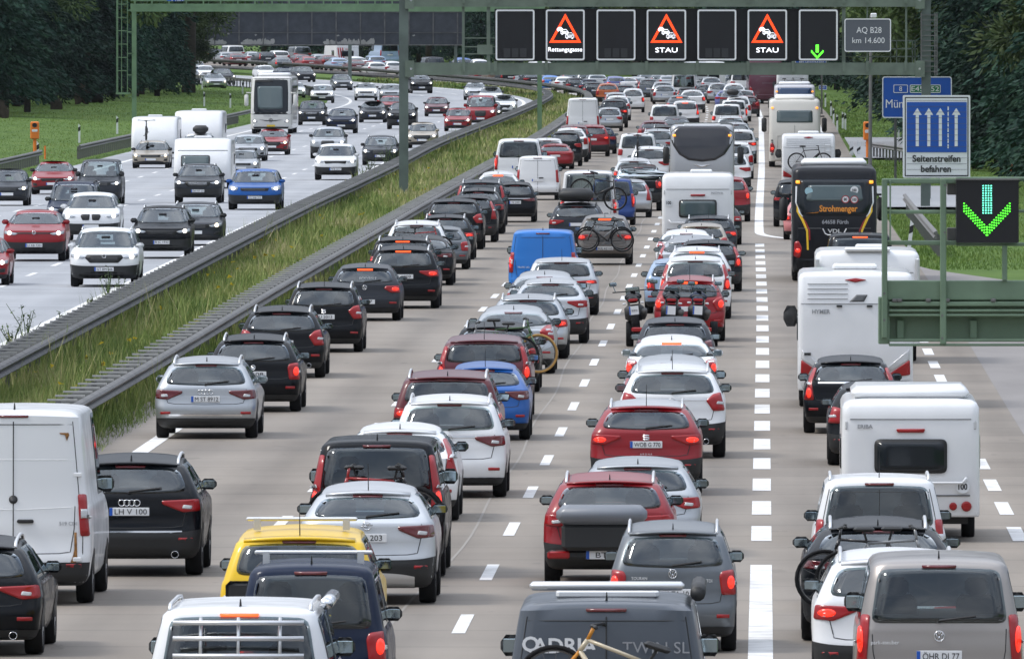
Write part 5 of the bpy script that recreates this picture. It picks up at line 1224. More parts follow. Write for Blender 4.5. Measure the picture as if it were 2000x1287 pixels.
    if style == 'corner':
        for s in (1, -1): MB().bevel_box((s*1.09, B.y0(2.0)+.03, 2.0), (.10,.10,.75), .03).build('corner_trim', M['alu'], t)
        MB().bevel_box((0, .18, k['H']+.02), (1.0,.25,.10), .04).build('roof_lip', M['white_paint'], t)
    if style == 'stripes':
        for i in range(3): mk('stripe', D(rp([(-1.0+i*.22,2.0),(-.88+i*.22,2.0),(-.72+i*.22,.8),(-.84+i*.22,.8)], .01), 'rear', .012, 2), M['red_ink'], t)
    if style == 'front':
        o = mk('front_window', D(rp([(.85,1.10),(.85,1.70),(-.30,1.70),(-.30,1.10)], .08), 'front', .02, 3), M['plastic'], t); mk('pane', D(rp([(.80,1.14),(.80,1.66),(-.25,1.66),(-.25,1.14)], .06), 'front', .028, 3), M['glass_soft'], o)
        mk('panel_seam', MB().tube([B.cast(x, 1.95, 'front')[0]+Vector((0,.012,0)) for x in np.linspace(-1.0,1.0,9)], .012, 4).me(), M['trim'], t)
    if style == 'poptop':
        sticker100(.86, .93); p = B.cast(-.75, 1.93, 'rear')[0]; text('lettering', 'ERIBA', .065, M['grey_ink'], t, p+Vector((0,-.02,0)), width=.25, bold=True)
    if style == 'nova':
        sticker100(-.92, 1.62); p = B.cast(.62, 1.93, 'rear')[0]; text('lettering', 'NOVA', .08, M['grey_ink'], t, p+Vector((0,-.02,0)), width=.38)
    return t, B, k
def motorhome(style='hymer', lod=1):
    t = empty('motorhome'); k = dict(L=6.9, W=2.28, H=2.76, cl=.36)
    B = cached(('B','mh'), lambda: Body(box_slices(k['L'], k['W'], k['H'], k['cl'], [(.4,.14),(.8,.0),(2.2,.03),(2.8,.16)], [(.4,.1),(.9,.0),(1.3,.2),(2.2,.9),(2.8,1.1)], .12, .12), .03))
    mk('body', B.mesh, M['white_paint'], t); C = lambda x, z, d=.012: B.cast(x, z, 'rear')[0]+Vector((0,-d,0))
    b = MB(); b.tube([C(x, 2.12) for x in np.linspace(-1.08,1.08,11)], .009, 4)
    for i in range(4): b.tube([C(x, 2.22+i*.10) for x in np.linspace(-.95,-.15 if style == 'hymer' else .95,6)], .008, 4)
    b.build('panel_seam', M['grey_ink'], t)
    for s in (1, -1):
        o = mk('tail_light', B.decal(rp([(s*1.07,.98),(s*1.08,.68),(s*.66,.62),(s*.70,.72)], .03), 'rear', .02, 3), M['lamp_red'], t)
        mk('lamp_housing', B.decal(rp([(s*1.07,1.20),(s*1.07,.99),(s*.68,.74),(s*.60,.80)], .03), 'rear', .015, 3), M['lamp_clear'], o)
        o = mk('mirror', cached('mir', mirror_me), M['plastic'], t); o.location = (s*1.10, 5.6, 1.75); o.scale = (1.3,1.2,2.6); o.rotation_euler = (0,0,0 if s > 0 else math.pi)
        o = mk('wheel', cached('wheel', wheel_me), M['tyre'], t); o.location = (s*1.0, 1.5, .345); o.rotation_euler = (0,0,0 if s > 0 else math.pi); mk('rim', cached('rim', rim_me), M['rim'], o)
        o = mk('wheel', cached('wheel', wheel_me), M['tyre'], t); o.location = (s*1.0, 5.6, .345); o.rotation_euler = (0,0,0 if s > 0 else math.pi)
        mk('side_window', B.decal(rp([(1.2,1.35),(2.6,1.35),(2.6,1.85),(1.2,1.85)], .08), 'right' if s > 0 else 'left', .02, 2), M['glass_dark'], t)
    mk('brake_lamp', B.decal(rp([(.22,2.60),(.0,2.55),(-.22,2.60),(0,2.635)], .03), 'rear', .02, 2), M['lamp_red'], t)
    mk('bumper', B.decal(rp([(1.08,.62),(1.05,.40),(-1.05,.40),(-1.08,.62)], .05), 'rear', .02, 3), M['white_paint'], t)
    MB().bevel_box((0,3,k['H']+.06), (.9,.9,.14), .05).build('roof_vent', M['white_paint'], t)
    if style == 'hymer':
        text('lettering', 'HYMER', .085, M['grey_ink'], t, C(-.68, 1.96), width=.36, bold=True)
        mk('emblem', B.decal(rp([(.02,2.30),(-.12,2.16),(.17,2.16),(.24,2.30)], .01), 'rear', .012, 2), M['trim'], t)
        b = MB()
        for x in (-.32, .28): b.box(C(x, 2.07)+Vector((0,-.01,0)), (.11,.03,.04))
        b.build('catch', M['plastic'], t); mk('vent_grille', MB().box(C(-.95,1.10), (.13,.03,.05)).me(), M['plastic'], t)
    else:
        b = MB()
        for x in (.70, .95): b.tube([C(x, 1.0, .06), C(x, 2.3, .06)], .014, 5)
        for i in range(5): b.tube([C(.70, 1.1+i*.28, .06), C(.95, 1.1+i*.28, .06)], .012, 5)
        b.build('ladder', M['alu'], t)
    return t, B, k
def coach(style, lod=1):
    t = empty('coach'); k = dict(L=12.2, W=2.55, H=3.55, cl=.32)
    fr = [(.3,.12),(.8,.0),(1.3,.03),(2.6,.45),(3.6,.8)]
    B = cached(('B','coach'), lambda: Body(box_slices(k['L'], k['W'], k['H'], k['cl'], [(.3,.18),(.8,.02),(1.6,.0),(2.4,.10),(3.1,.28),(3.6,.45)], fr, .22, .16), .10))
    C = lambda x, z, d=.014: B.cast(x, z, 'rear')[0]+Vector((0,-d,0)); h = B.hw
    body_m = {'black': mat('coach_black', (.007,.008,.011), .4, coat=.3, spec=.15), 'white': mat('coach_cream', (.62,.60,.55), .35, coat=.6), 'silver': mat('coach_silver', (.36,.37,.385), .3, metal=.3, coat=.8), 'burgundy': mat('coach_burgundy', (.10,.02,.04), .35, coat=.6), 'front': mat('coach_white', (.66,.65,.62), .3, coat=.7), 'blue': mat('coach_grey', (.5,.5,.54), .35, coat=.6)}[style]
    mk('body', B.mesh, body_m, t)
    for s in (1, -1):
        sd = 'right' if s > 0 else 'left'
        mk('side_window', B.decal(rp([(.8,1.75),(11.0,1.75),(10.7,3.0),(.8,3.0)], .1), sd, .01, 3, .4), M['glass_dark'], t)
        for y in (3.0, 9.4):
            o = mk('wheel', cached('wheel', wheel_me), M['tyre'], t); o.scale = (1.4,1.43,1.43); o.location = (s*1.12, y, .5); mk('rim', cached('rim', rim_me), M['rim'], o); o.rotation_euler = (0,0,0 if s > 0 else math.pi)
        o = mk('mirror', MB().bevel_box((s*1.52, k['L']-.1, 2.1), (.26,.18,.75), .07).box((s*1.38, k['L']-.2, 2.55), (.3,.07,.07)).me(True), body_m if style == 'front' else M['plastic'], t)
    AC = MB().bevel_box((0,5.5,k['H']+.08), (2.0,3.2,.26), .1).build('roof_unit', M['white_paint'], t, True)
    if style == 'front':
        L = k['L']
        mk('windscreen', B.decal(rp([(1.262,1.22),(1.255,2.6),(1.20,3.44),(-1.20,3.44),(-1.255,2.6),(-1.262,1.22)], .06), 'front', .012, 6), M['glass_dark'], t); mk('pane', B.decal(rp([(.80,1.55),(.86,2.95),(-.70,2.95),(-.74,1.55)], .16), 'front', .03, 6), M['glass_soft'], t); mk('sun_visor', B.decal(rp([(1.0,3.36),(1.0,3.22),(-.1,3.20),(-.1,3.36)], .04), 'front', .035, 3), M['plastic'], t)
        for s in (1, -1):
            o = mk('headlight', B.decal(rp([(s*1.12,.92),(s*1.12,.72),(s*.82,.74),(s*.92,.90)], .03), 'front', .02, 2), M['head'], t); mk('lamp_beam', B.decal(circ(s*1.0,.81,.06,10), 'front', .03, 1), M['head_lit'], o)
            mk('fog_lamp', B.decal(rp([(s*1.12,.55),(s*1.10,.45),(s*.9,.45),(s*.92,.55)], .02), 'front', .02, 2), M['lamp_clear'], t)
            mk('wiper', MB().tube([B.cast(s*.1,1.34,'front')[0]+Vector((0,.03,0)), B.cast(s*.75,1.55,'front')[0]+Vector((0,.03,0))], .012, 4).me(), M['plastic'], t)
        mk('grille', B.decal(rp([(.75,.90),(.30,.80),(-.30,.80),(-.75,.90),(-.3,.84),(.3,.84)], .02), 'front', .016, 2), M['trim'], t)
        o = MB().lathe([(.09,-.01),(.115,-.01),(.115,.01),(.09,.01)], 'y', 20).tube([(0,0,0),(0,0,.1)], .012, 4).tube([(0,0,0),(.087,0,-.05)], .012, 4).tube([(0,0,0),(-.087,0,-.05)], .012, 4).build('badge', M['ink'], t); o.location = B.cast(0,.86,'front')[0]+Vector((0,.04,0))
        o = mk('number_plate', cached('plate', lambda: MB().bevel_box((0,0,0), (.52,.012,.112), .004).me()), M['plate_yellow'], t); o.location = B.cast(0,.52,'front')[0]+Vector((0,.03,0))
        text('lettering', 'Schuby Travel', .13, M['grey_ink'], t, B.cast(0,1.12,'front')[0]+Vector((0,.03,0)), rz=math.pi, width=.9)
        mk('bumper', B.decal(rp([(1.1,.46),(1.05,.34),(-1.05,.34),(-1.1,.46)], .03), 'front', .015, 2), M['plastic'], t)
        return t, B, k
    if style == 'silver':
        bpy.data.objects.remove(AC); MB().bevel_box((0,.75,k['H']-.03), (1.5,.5,.10), .03).build('roof_lip', M['white_paint'], t)
        w_ = B.decal(rp([(.95,3.47),(1.24,3.22),(1.26,2.95),(1.14,2.62),(.92,2.26),(.55,2.02),(0,1.95),(-.55,2.02),(-.92,2.26),(-1.14,2.62),(-1.26,2.95),(-1.24,3.22),(-.95,3.47)], .04), 'rear', .012, 8)
        mk('rear_window', w_, mat('smoked_glass', (.03,.03,.035), .12, spec=.6), t); mk('engine_cover', B.decal(rp([(.75,1.42),(.72,.95),(-.72,.95),(-.75,1.42)], .1), 'rear', .02, 3), M['trim'], t)
        mk('trim_strip', B.decal(rp([(.35,1.84),(.08,1.72),(-.08,1.72),(-.35,1.84),(0,1.80)], .03), 'rear', .016, 2), M['chrome'], t)
    elif style == 'black':
        mk('rear_window', B.decal(rp([(1.10,3.15),(1.12,2.35),(.95,2.05),(-.95,2.05),(-1.12,2.35),(-1.10,3.15)], .08), 'rear', .012, 5), M['glass_dark'], t); mk('pane', B.decal(rp([(.80,2.98),(.86,2.50),(-.86,2.50),(-.80,2.98)], .08), 'rear', .02, 5), M['glass_soft'], t)
        text('lettering', 'Strohmenger', .19, M['orange_ink'], t, C(.12, 2.24, .03), width=1.15, bold=True); mk('trim_strip', B.decal([(-.48,2.17),(-.48,2.15),(-.85,2.12),(-.5,2.13)], 'rear', .025, 1), M['orange_ink'], t)
        text('lettering', '64658 Fürth', .12, M['grey_ink'], t, C(.02, 1.86, .03), width=.80, bold=True)
        o = mk('emblem', MB().tube([C(-.36,1.66,.02), C(-.28,1.50,.02), C(-.2,1.46,.02), C(.2,1.46,.02), C(.28,1.50,.02), C(.36,1.66,.02)], .018, 5).me(), M['alu'], t); text('lettering', 'VDL', .12, M['alu'], t, C(0,1.58,.03), width=.42, bold=True)
        for s in (1, -1):
            for pts, m in (([(1.14,2.40),(1.10,2.25),(.92,1.90),(.80,1.60),(.78,1.0),(.835,1.0),(.86,1.58),(1.0,1.90),(1.15,2.18)], 'yellow_ink'), ([(1.07,2.15),(.86,1.86),(.74,1.60),(.735,1.30),(.765,1.30),(.785,1.60),(.90,1.88)], 'red_ink'), ([(1.13,2.95),(1.15,2.45),(1.02,2.12),(.95,2.02),(.98,2.02),(1.08,2.14),(1.19,2.45),(1.18,2.95)], 'alu')):
                q = [(s*x, z) for x, z in pts]; mb = MB(); n = len(q)//2+1
                left = q[:len(q)//2+1]; 
                P_ = [C(x, z, .012) for x, z in pts] if s > 0 else [C(-x, z, .012) for x, z in pts]
                N = len(P_); half = (N+1)//2; a_, b_ = P_[:half], list(reversed(P_[half:])); fs = []
                for i in range(max(len(a_), len(b_))-1): i0, i1, j0, j1 = min(i,len(a_)-1), min(i+1,len(a_)-1), min(i,len(b_)-1), min(i+1,len(b_)-1); fs.append(tuple(dict.fromkeys((i0, i1, len(a_)+j1, len(a_)+j0))))
                mk('stripe', mesh(a_+b_, [f for f in fs if len(f) > 2], False, False), M[m], t)
        for (x, z, r, m, s_) in ((.60,2.83,.12,'sign_white','100'),(.33,2.55,.12,'sign_white','80'),(.60,2.54,.12,'sign_white','100')):
            q = MB().prism(circ(0,0,r,18), -.006, .002).build('speed_sticker', M[m], t); q.location = C(x, z, .03)
            if z < 2.8: MB().lathe([(r*.78,-.008),(r,-.008),(r,-.004),(r*.78,-.004)], 'y', 18).build('red_ring', M['red_ink'], q)
            text('lettering', s_, .085, M['ink'], q, (0,-.009,0), width=.13 if len(s_) == 3 else .10, bold=True)
        q = MB().prism(circ(0,0,.12,18), -.006, .002).build('sticker', mat('pale_blue_sticker', (.35,.55,.62), .5), t); q.location = C(-.78, 2.80, .03)
        mk('flame_emblem', B.decal(rp([(-.2,1.22),(-.05,1.33),(.12,1.24),(.0,1.12),(-.15,1.1)], .04), 'rear', .014, 2), M['orange_ink'], t)
        mk('engine_seam', MB().tube([C(x, 1.66, .004) for x in np.linspace(-1.1,-.4,5)], .008, 4).tube([C(x, 1.66, .004) for x in np.linspace(.4,1.1,5)], .008, 4).me(), M['trim'], t)
    elif style == 'white':
        mk('rear_window', B.decal(rp([(.88,2.95),(.90,2.32),(-.90,2.32),(-.88,2.95)], .08), 'rear', .012, 4), M['glass_soft'], t)
        mk('engine_seam', MB().tube([C(-.85,1.0), C(-.85,1.62), C(.85,1.62), C(.85,1.0)], .008, 4).tube([C(0,1.62), C(0,2.2)], .006, 4).me(), M['trim'], t)
        AC.scale = (1,.6,1); MB().bevel_box((0,1.0,k['H']-.02), (2.0,1.0,.3), .1).build('roof_fairing', body_m, t, True)
    elif style == 'blue':
        mk('rear_window', B.decal(rp([(1.05,3.35),(1.08,2.35),(-1.08,2.35),(-1.05,3.35)], .06), 'rear', .012, 4), mat('blue_glass', (.02,.05,.12), .1, spec=.6), t)
    else:
        for z, wd in ((3.0, .9), (2.5, 1.3), (2.1, 1.2), (1.6, .9)): text('lettering', 'Reisen' if z == 3.0 else '~~~~~~', .16, M['grey_ink'], t, C(.2, z, .03), width=wd)
        mk('rear_window', B.decal(rp([(1.0,3.1),(1.0,2.7),(-1.0,2.7),(-1.0,3.1)], .06), 'rear', .008, 4), M['glass_dark'], t)
    for s in (1, -1):
        o = mk('tail_light', B.decal(rp([(s*1.20,1.25),(s*1.22,.80),(s*1.05,.75),(s*.98,1.05),(s*1.08,1.28)], .05), 'rear', .03, 3), M['lamp_red'], t); mk('lit_lamp', B.decal(circ(s*1.10,.98,.07,12), 'rear', .045, 1), M['lamp_lit'], o)
        if style == 'white':
            for z, m in ((1.4,'trim'),(1.28,'trim'),(1.12,'lamp_dark'),(.95,'lamp_red'),(.7,'trim')): mk('lamp', B.decal(circ(s*1.12, z, .05 if z > 1.2 else .07, 10), 'rear', .03, 1), M[m], t)
        mk('marker_lamp', B.decal(rp([(s*1.16,3.12),(s*1.16,3.03),(s*1.05,3.03),(s*1.05,3.12)], .02), 'rear', .04, 1), M['amber_lit'], t)
    mk('bumper', B.decal(rp([(1.2,.72),(1.15,.36),(-1.15,.36),(-1.2,.72)], .05), 'rear', .012, 3), body_m if style != 'silver' else M['trim'], t)
    return t, B, k
# ------------------------------------------------------------------ bicycles, motorcycles, boxes
def bike_meshes(c):
    wheel = MB()
    n = 28; ring = [(.34*math.cos(2*math.pi*i/n), 0, .34*math.sin(2*math.pi*i/n)) for i in range(n)]
    tyre = MB().tube(ring, .024, 6, closed=True).me(True)
    sp = MB()
    for i in range(14): q = 2*math.pi*i/14; sp.tube([(0,(-.02,.02)[i%2],0),(.32*math.cos(q),0,.32*math.sin(q))], .0035, 3, cap=False)
    sp.lathe([(.0,-.04),(.03,-.04),(.03,.04),(.0,.04)], 'y', 8); sp.tube([(.31*math.cos(2*math.pi*i/n), 0, .31*math.sin(2*math.pi*i/n)) for i in range(n)], .010, 4, closed=True)
    f = MB(); A, Bq, S, Hd, Hb = (-.52,0,.34), (-.08,0,.30), (-.24,0,.78), (.36,0,.82), (.40,0,.70)
    for a, b, r in ((Bq,S,.022),(S,Hd,.020),(Bq,Hb,.028),(A,Bq,.014),(A,S,.012),(Hd,Hb,.026)): f.tube([a,b], r, 6)
    fk = MB().tube([Hb,(.46,.05,.55),(.54,.05,.34)], .018, 5).tube([Hb,(.46,-.05,.55),(.54,-.05,.34)], .018, 5).tube([Hd,(.34,0,.95)], .018, 6)
    sa = MB().tube([S,(-.28,0,.92)], .015, 6).bevel_box((-.28,0,.95), (.26,.14,.06), .025)
    hb = MB().tube([(.30,-.34,.98),(.36,-.1,.96),(.36,.1,.96),(.30,.34,.98)], .014, 6).tube([(.30,.34,.98),(.28,.44,.98)], .02, 6).tube([(.30,-.34,.98),(.28,-.44,.98)], .02, 6)
    ck = MB().lathe([(.0,-.01),(.10,-.01),(.10,.01),(.0,.01)], 'y', 16, Bq).tube([(-.08,.06,.30),(.08,.07,.22)], .012, 5).tube([(-.08,-.06,.30),(-.24,-.07,.38)], .012, 5).box((.10,.10,.21), (.10,.09,.03)).box((-.26,-.10,.39), (.10,.09,.03))
    return tyre, sp.me(), f.me(True), fk.me(True), sa.me(), hb.me(True), ck.me()
def bicycle(color, loc, yaw, label, tyre_m=None, s=1.0, roll=0.0, pitch=0.0):
    t = empty('bicycle', loc, 0, label, 'bicycle', 'bicycles carried by the vehicles'); t.rotation_euler = (roll, pitch, yaw); t.scale = (s, s, s)
    ty, sp, f, fk, sa, hb, ck = cached('bike', lambda: bike_meshes(0))
    cm = mat('bike_'+color, {'black':(.012,.012,.014),'grey':(.22,.23,.24),'red':(.35,.02,.02),'gold':(.55,.47,.33),'blue':(.03,.09,.3),'white':(.6,.6,.6),'green':(.06,.12,.05)}[color], .35, coat=.5)
    mk('frame', f, cm, t); mk('fork', fk, cm if color != 'gold' else mat('orange_fork', (.55,.22,.02), .4), t); mk('saddle', sa, M['plastic'], t); mk('handlebar', hb, M['plastic'], t); mk('crank', ck, M['trim'], t)
    for x in (-.52, .54): o = mk('wheel', ty, tyre_m or M['tyre'], t); o.location = (x, 0, .34); mk('spokes', sp, M['steel'], o)
    return t
def roof_box(t, name, loc, d, label, m=None, group=None):
    o = MB().bevel_box((0,0,d[2]/2), d, min(.14, d[2]*.33)).build(name, m or M['plastic'], None, True); tag(o, label, 'roof box', group); return o
def motorcycle(mm, label, plate):
    t = empty('motorcycle', (0,0,0), 0, label, 'motorcycle', 'three motorcycles on the trailer'); cm = paint(mm)
    for y, nm in ((.30,'wheel'),(1.70,'wheel')):
        o = mk(nm, cached('mcw', lambda: MB().lathe([(.20,-.07),(.29,-.08),(.315,-.04),(.315,.04),(.29,.08),(.20,.07)], 'x', 22).me(True)), M['tyre'], t); o.location = (0,y,.32); mk('rim', cached('mcr', lambda: MB().lathe([(.0,-.03),(.21,-.03),(.21,.03),(.0,.03)], 'x', 18).me()), M['rim'], o)
    mk('tail', MB().bevel_box((0,.45,.86), (.26,.8,.16), .06).me(True), cm, t); mk('tank', MB().bevel_box((0,1.15,.92), (.36,.55,.30), .12).me(True), cm, t); mk('engine', MB().bevel_box((0,1.0,.52), (.42,.6,.42), .08).me(True), M['plastic'], t)
    mk('seat', MB().bevel_box((0,.68,.93), (.28,.6,.10), .04).me(True), M['fabric'], t); mk('fork', MB().tube([(.1,1.7,.32),(.12,1.45,1.0)], .03, 6).tube([(-.1,1.7,.32),(-.12,1.45,1.0)], .03, 6).me(), M['chrome'], t)
    hb = mk('handlebar', MB().tube([(-.42,1.28,1.08),(-.25,1.36,1.07),(.25,1.36,1.07),(.42,1.28,1.08)], .018, 6).me(), M['plastic'], t)
    for s in (1, -1): o = mk('mirror', MB().bevel_box((s*.40,1.30,1.28), (.16,.05,.10), .02).tube([(s*.36,1.32,1.08),(s*.40,1.31,1.24)], .01, 5).me(), M['mirror'], t); mk('turn_signal', MB().bevel_box((s*.19,.08,.78), (.08,.06,.05), .015).me(), M['lamp_clear'], t)
    mk('tail_light', MB().bevel_box((0,.04,.86), (.20,.05,.08), .02).me(), M['lamp_red'], t); p = mk('number_plate', MB().box((0,.02,.60), (.20,.012,.22)).me(), M['plate'], t); mk('plate_band', MB().box((-.085,.012,.60), (.025,.006,.21)).me(), M['plate_blue'], p)
    mk('exhaust_pipe', MB().tube([(.18,1.0,.36),(.20,.5,.45),(.22,.1,.58)], [.04,.06,.065], 10).me(True), M['steel'], t); mk('windshield', MB().bevel_box((0,1.5,1.02), (.30,.05,.28), .02).me(), M['glass'], t)
    if plate: text('lettering', plate, .05, M['ink'], p, (.01,.008,.60), width=.12)
    return t
# ------------------------------------------------------------------ the traffic
CATN = {'hatchb':'hatchback','estateb':'estate car','suvb':'SUV','suvs':'SUV','crossb':'crossover','hatch':'hatchback','small':'small car','estate':'estate car','suv':'SUV','suvl':'SUV','cross':'crossover','sedan':'saloon','mpv':'people carrier','caddy':'compact van','minibus':'minibus','panelvan':'van','highvan':'van','pickup':'pickup truck','caravan':'caravan','motorhome':'motorhome','coach':'coach'}
FLEET = []; G_R = 'vehicles in the jam seen from behind'; G_L = 'oncoming vehicles seen from the front'
def seat(t, L, H, W, side, cx, yb, yt, w, near, setback=.9):
    y = solve_y(side, yb) if yb else solve_y(side, yt, H); yf = y-setback; s = F/yf
    sx = max(.84, min(1.18, w/(W*F/y))) if w else 1.0
    sz = max(.86, min(1.16, (yb-yt)/(F/y)/H)) if (yb and yt) else 1.0
    h = head(side, y); x = (cx-1000)/s; sl = math.atan((Zp(side, y+4)-Zp(side, y))/4)
    t.scale = (sx, (sx+1)/2, sz)
    Ls = L*(sx+1)/2
    if near == 'rear': t.location = (x, yf, Zp(side, yf)); t.rotation_euler = (sl, 0, -h)
    else: t.location = (x+math.sin(h)*Ls, yf+math.cos(h)*Ls, Zp(side, yf+Ls)); t.rotation_euler = (-sl, 0, math.pi-h)
    return x, yf, s
def V(kind, color, cx, yb=None, yt=None, w=None, side='R', label=None, cat=None, look=None, near=None, lod=None, **o):
    if kind in ('hatch','estate','suv','cross') and not o.pop('keep', 0):
        r_ = (int(cx)*7+int(yb or yt)*3) % 5; kind = {'hatch':('hatch','hatchb','hatch','small','hatchb'),'estate':('estate','estateb','estate','estateb','estate'),'suv':('suv','suvb','suvs','suv','suvb'),'cross':('cross','crossb','cross','crossb','cross')}[kind][r_]
    if o.get('tl') == 'mid' and kind not in ('panelvan','highvan','minibus') and not o.get('lett'): o['tl'] = ('mid','corner','block','wide','thin','mid','tall')[(int(cx)*5+int(yb or yt)) % 7]
    near = near or ('rear' if side == 'R' else 'front')
    k = KIND.get(kind, {'caravan':dict(L=6.3,W=2.28,H=2.55),'motorhome':dict(L=6.9,W=2.28,H=2.76),'coach':dict(L=12.2,W=2.55,H=3.55)}.get(kind))
    y = solve_y(side, yb) if yb else solve_y(side, yt, k['H']); px = k['W']*F/y
    lod = lod if lod is not None else (2 if px > 105 else 1 if px > 42 else 0)
    if kind == 'caravan': t, B, k = caravan(o.get('style', 'plain'))
    elif kind == 'motorhome': t, B, k = motorhome(o.get('style', 'plain'))
    elif kind == 'coach': t, B, k = coach(color)
    else: t, B, k = Vehicle(kind, color, near, lod, **o)
    seat(t, k['L'], k['H'], k['W'], side, cx, yb, yt, w, near, .9 if kind not in ('coach','caravan') else 1.6)
    t['category'] = cat or CATN[kind]; t['group'] = G_R if side == 'R' else G_L
    if label: t['label'] = label
    FLEET.append((t, label, look or f"{color} {CATN[kind]}", side, cx, yb or 0)); return t, B, k
def onto(t, p): return t.matrix_basis @ Vector(p)
def carried_bike(veh, p, color, yaw, label, tyre_m=None, s=1.0, roll=0.0, pitch=0.0):
    t = veh[0]; bpy.context.view_layer.update(); q = onto(t, p); return bicycle(color, q, t.rotation_euler.z+yaw, label, tyre_m, s, roll, pitch)
def bars(t, k, n=2, m='alu', wide=1.3):
    for i in range(n):
        y = 1.2+i*1.0; MB().bevel_box((0,y,k['H']+.09), (wide,.09,.045), .015).box((wide*.40,y,k['H']+.03), (.08,.10,.14)).box((-wide*.40,y,k['H']+.03), (.08,.10,.14)).build('roof_bar', M[m], t)
CW = mat('car_white_glass', (.04,.06,.065), rough=.05)
# --- jam, left lane, front to back
V('estate','black',-72,1277,1048,None,'R','black estate with silver roof rails cropped at the left picture edge',rails=True,tl='wide',exhaust=1,mc='body')
V('highvan','white',25,1178,797,300,'R','white high-roof van at the left edge, rust streak beside its tail light',pdrop=.52,bumper=(.27,.58),tl='van',doors=True,nowin=True,lett=[('519 CDI',.72,1.10,.05,'grey_ink')],win=None)
rust = mat('rust', (.30,.14,.04), .9, noise=.5, nscale=20); vb = FLEET[-1][0]; VB = _cache[('B','highvan')]
for pl in ([(.80,.98),(.83,.98),(.84,.62),(.78,.48),(.70,.44),(.76,.56),(.80,.75)], [(.60,2.31),(.72,2.31),(.73,2.28),(.70,2.20),(.69,2.28),(.62,2.29)]): mk('rust_streak', VB.decal(pl, 'rear', .010, 2, .05), rust, vb)
mk('door_cap', MB().lathe([(.0,-.012),(.055,-.012),(.06,.01),(.0,.01)], 'y', 18, tuple(VB.cast(-.0, 1.42, 'rear')[0])).me(True), M['plastic'], vb)
for z_ in (1.75, .62): mk('hinge', MB().bevel_box(VB.cast(.84, z_, 'rear')[0]+Vector((0,-.01,0)), (.12,.03,.06), .01).me(), M['white_paint'], vb)
mk('panel_crease', MB().tube([VB.cast(x, 1.95, 'rear')[0]+Vector((0,.004,0)) for x in np.linspace(-.85,.80,14)], .009, 4).tube([VB.cast(x, 1.28+.05*abs(x), 'rear')[0]+Vector((0,.004,0)) for x in np.linspace(-.8,.75,14)], .009, 4).me(), M['white_paint'], vb)
q = V('suv','black',252,1122,888,278,'R',keep=1,label='black SUV with plate LH V 100, ahead of the white high-roof van',plate='LH V 100',tl='wide',rails=True,badge='rings',exhaust=1,band=.62,bz=1.02)
V('estate','silver',401,855,697,198,'R',keep=1,label='silver estate with plate M ST 8912 beside the guard rail',plate='M ST 8912',tl='wide',tlm='lamp_dark',rails=True,badge='rings',band=.44,mc='body',bumper=(.2,.38))
V('estate','black',494,803,653,None,'R','black estate with bright square tail lights, just ahead of the silver M ST 8912 estate',plate='B 108',tl='block',lit=True,rails=True,badge='disc')
V('estate','black',549,737,598,None,'R','black estate with white-and-red tail lights, second ahead of the silver M ST 8912 estate',tl='corner',rails=True,exhaust=1,plate='AB 10')
V('mpv','black',632,687,552,150,'R','black tall hatchback with large red tail lights behind the grey plate-J87 hatchback',tl='corner',rails=True,badge='s',plate='SU 2013',antenna='whip')
V('hatch','darkgrey',712,626,515,None,'R','dark grey hatchback with white rear-window sticker and lit tail lights',tl='mid',lit=True,brake=True,badge='vw',plate='R J87',plow=True,lett=[('FCKYRSLF',.08,1.10,.07,'white_ink')])
V('mpv','black',787,602,480,140,'R','black people carrier with plate R 1809 and glowing indicator',tl='wide',lit=True,brake=True,plate='R 1809',rails=True,win=M['glass_pale'])
V('suv','black',786,573,462,None,'R','black SUV with lit brake light, directly ahead of the R 1809 car',tl='mid',lit=True,brake=True,rails=True)
V('sedan','black',822,557,459,None,'R','glossy black sloping-tail car right ahead of the two braking black cars',tl='thin',tlm='lamp_dark')
q = V('suv','white',813,548,431,None,'R','white SUV with bicycles showing behind its rear window, left lane',tl='mid',rails=True)
carried_bike(q, (-.28,-.25,.62), 'black', math.pi, 'dark bicycle on the rear of the white left-lane SUV', s=.95); carried_bike(q, (.22,-.42,.62), 'red', 0, 'red bicycle on the rear of the white left-lane SUV', s=.95)
V('hatch','grey',857,526,442,None,'R','grey hatchback beside the white SUV with bicycles',tl='mid')
V('estate','black',869,507,419,None,'R','black estate with pale rear window and lit lights ahead of the grey hatchback',tl='wide',lit=True,win=M['glass_pale'],rails=True)
V('suvl','black',886,487,388,None,'R','big black SUV with wide dark rear window, left lane',tl='corner')
V('suv','black',917,473,381,None,'R','black SUV with tall upright red tail lights up its pillars',tl='tall',antenna='whip')
V('hatch','black',934,457,367,None,'R','black hatchback ahead of the SUV with tall pillar lights',tl='mid',rails=True)
V('suv','darkgrey',939,442,351,None,'R','dark grey car with roof rails beside the glossy black TK hatchback',tl='mid',rails=True)
V('estate','black',1006,434,355,74,'R','glossy black hatchback behind the white van pair, chrome strip across its tail',tl='thin',tlm='lamp_dark',plate='TK 2902',band=True)
V('hatch','white',972,415,335,None,'R','white hatchback with lit brake strip left of the white panel van',tl='mid',brake=True)
V('panelvan','white',1050,391,305,84,'R','white windowless panel van with black bumper in the left lane',tl='van',doors=True,nowin=True)
V('minibus','white',1013,371,271,96,'R','white minibus with two dark rear windows beside the guard rail',tl='van',doors=True,lit=True)
V('hatch','red',1084,331,281,None,'R','red hatchback half hidden behind the white minibus',tl='mid')
V('estate','white',1068,330,270,None,'R','white estate roof showing between the white minibus and the black SUV',tl='mid',lit=True)
V('suv','black',1104,325,256,64,'R','black SUV with pale roof ahead of the half hidden red hatchback',tl='mid',win=M['glass'])
V('suv','white',1113,317,250,None,'R','white SUV whose flank shows right of the black SUV',tl='mid')
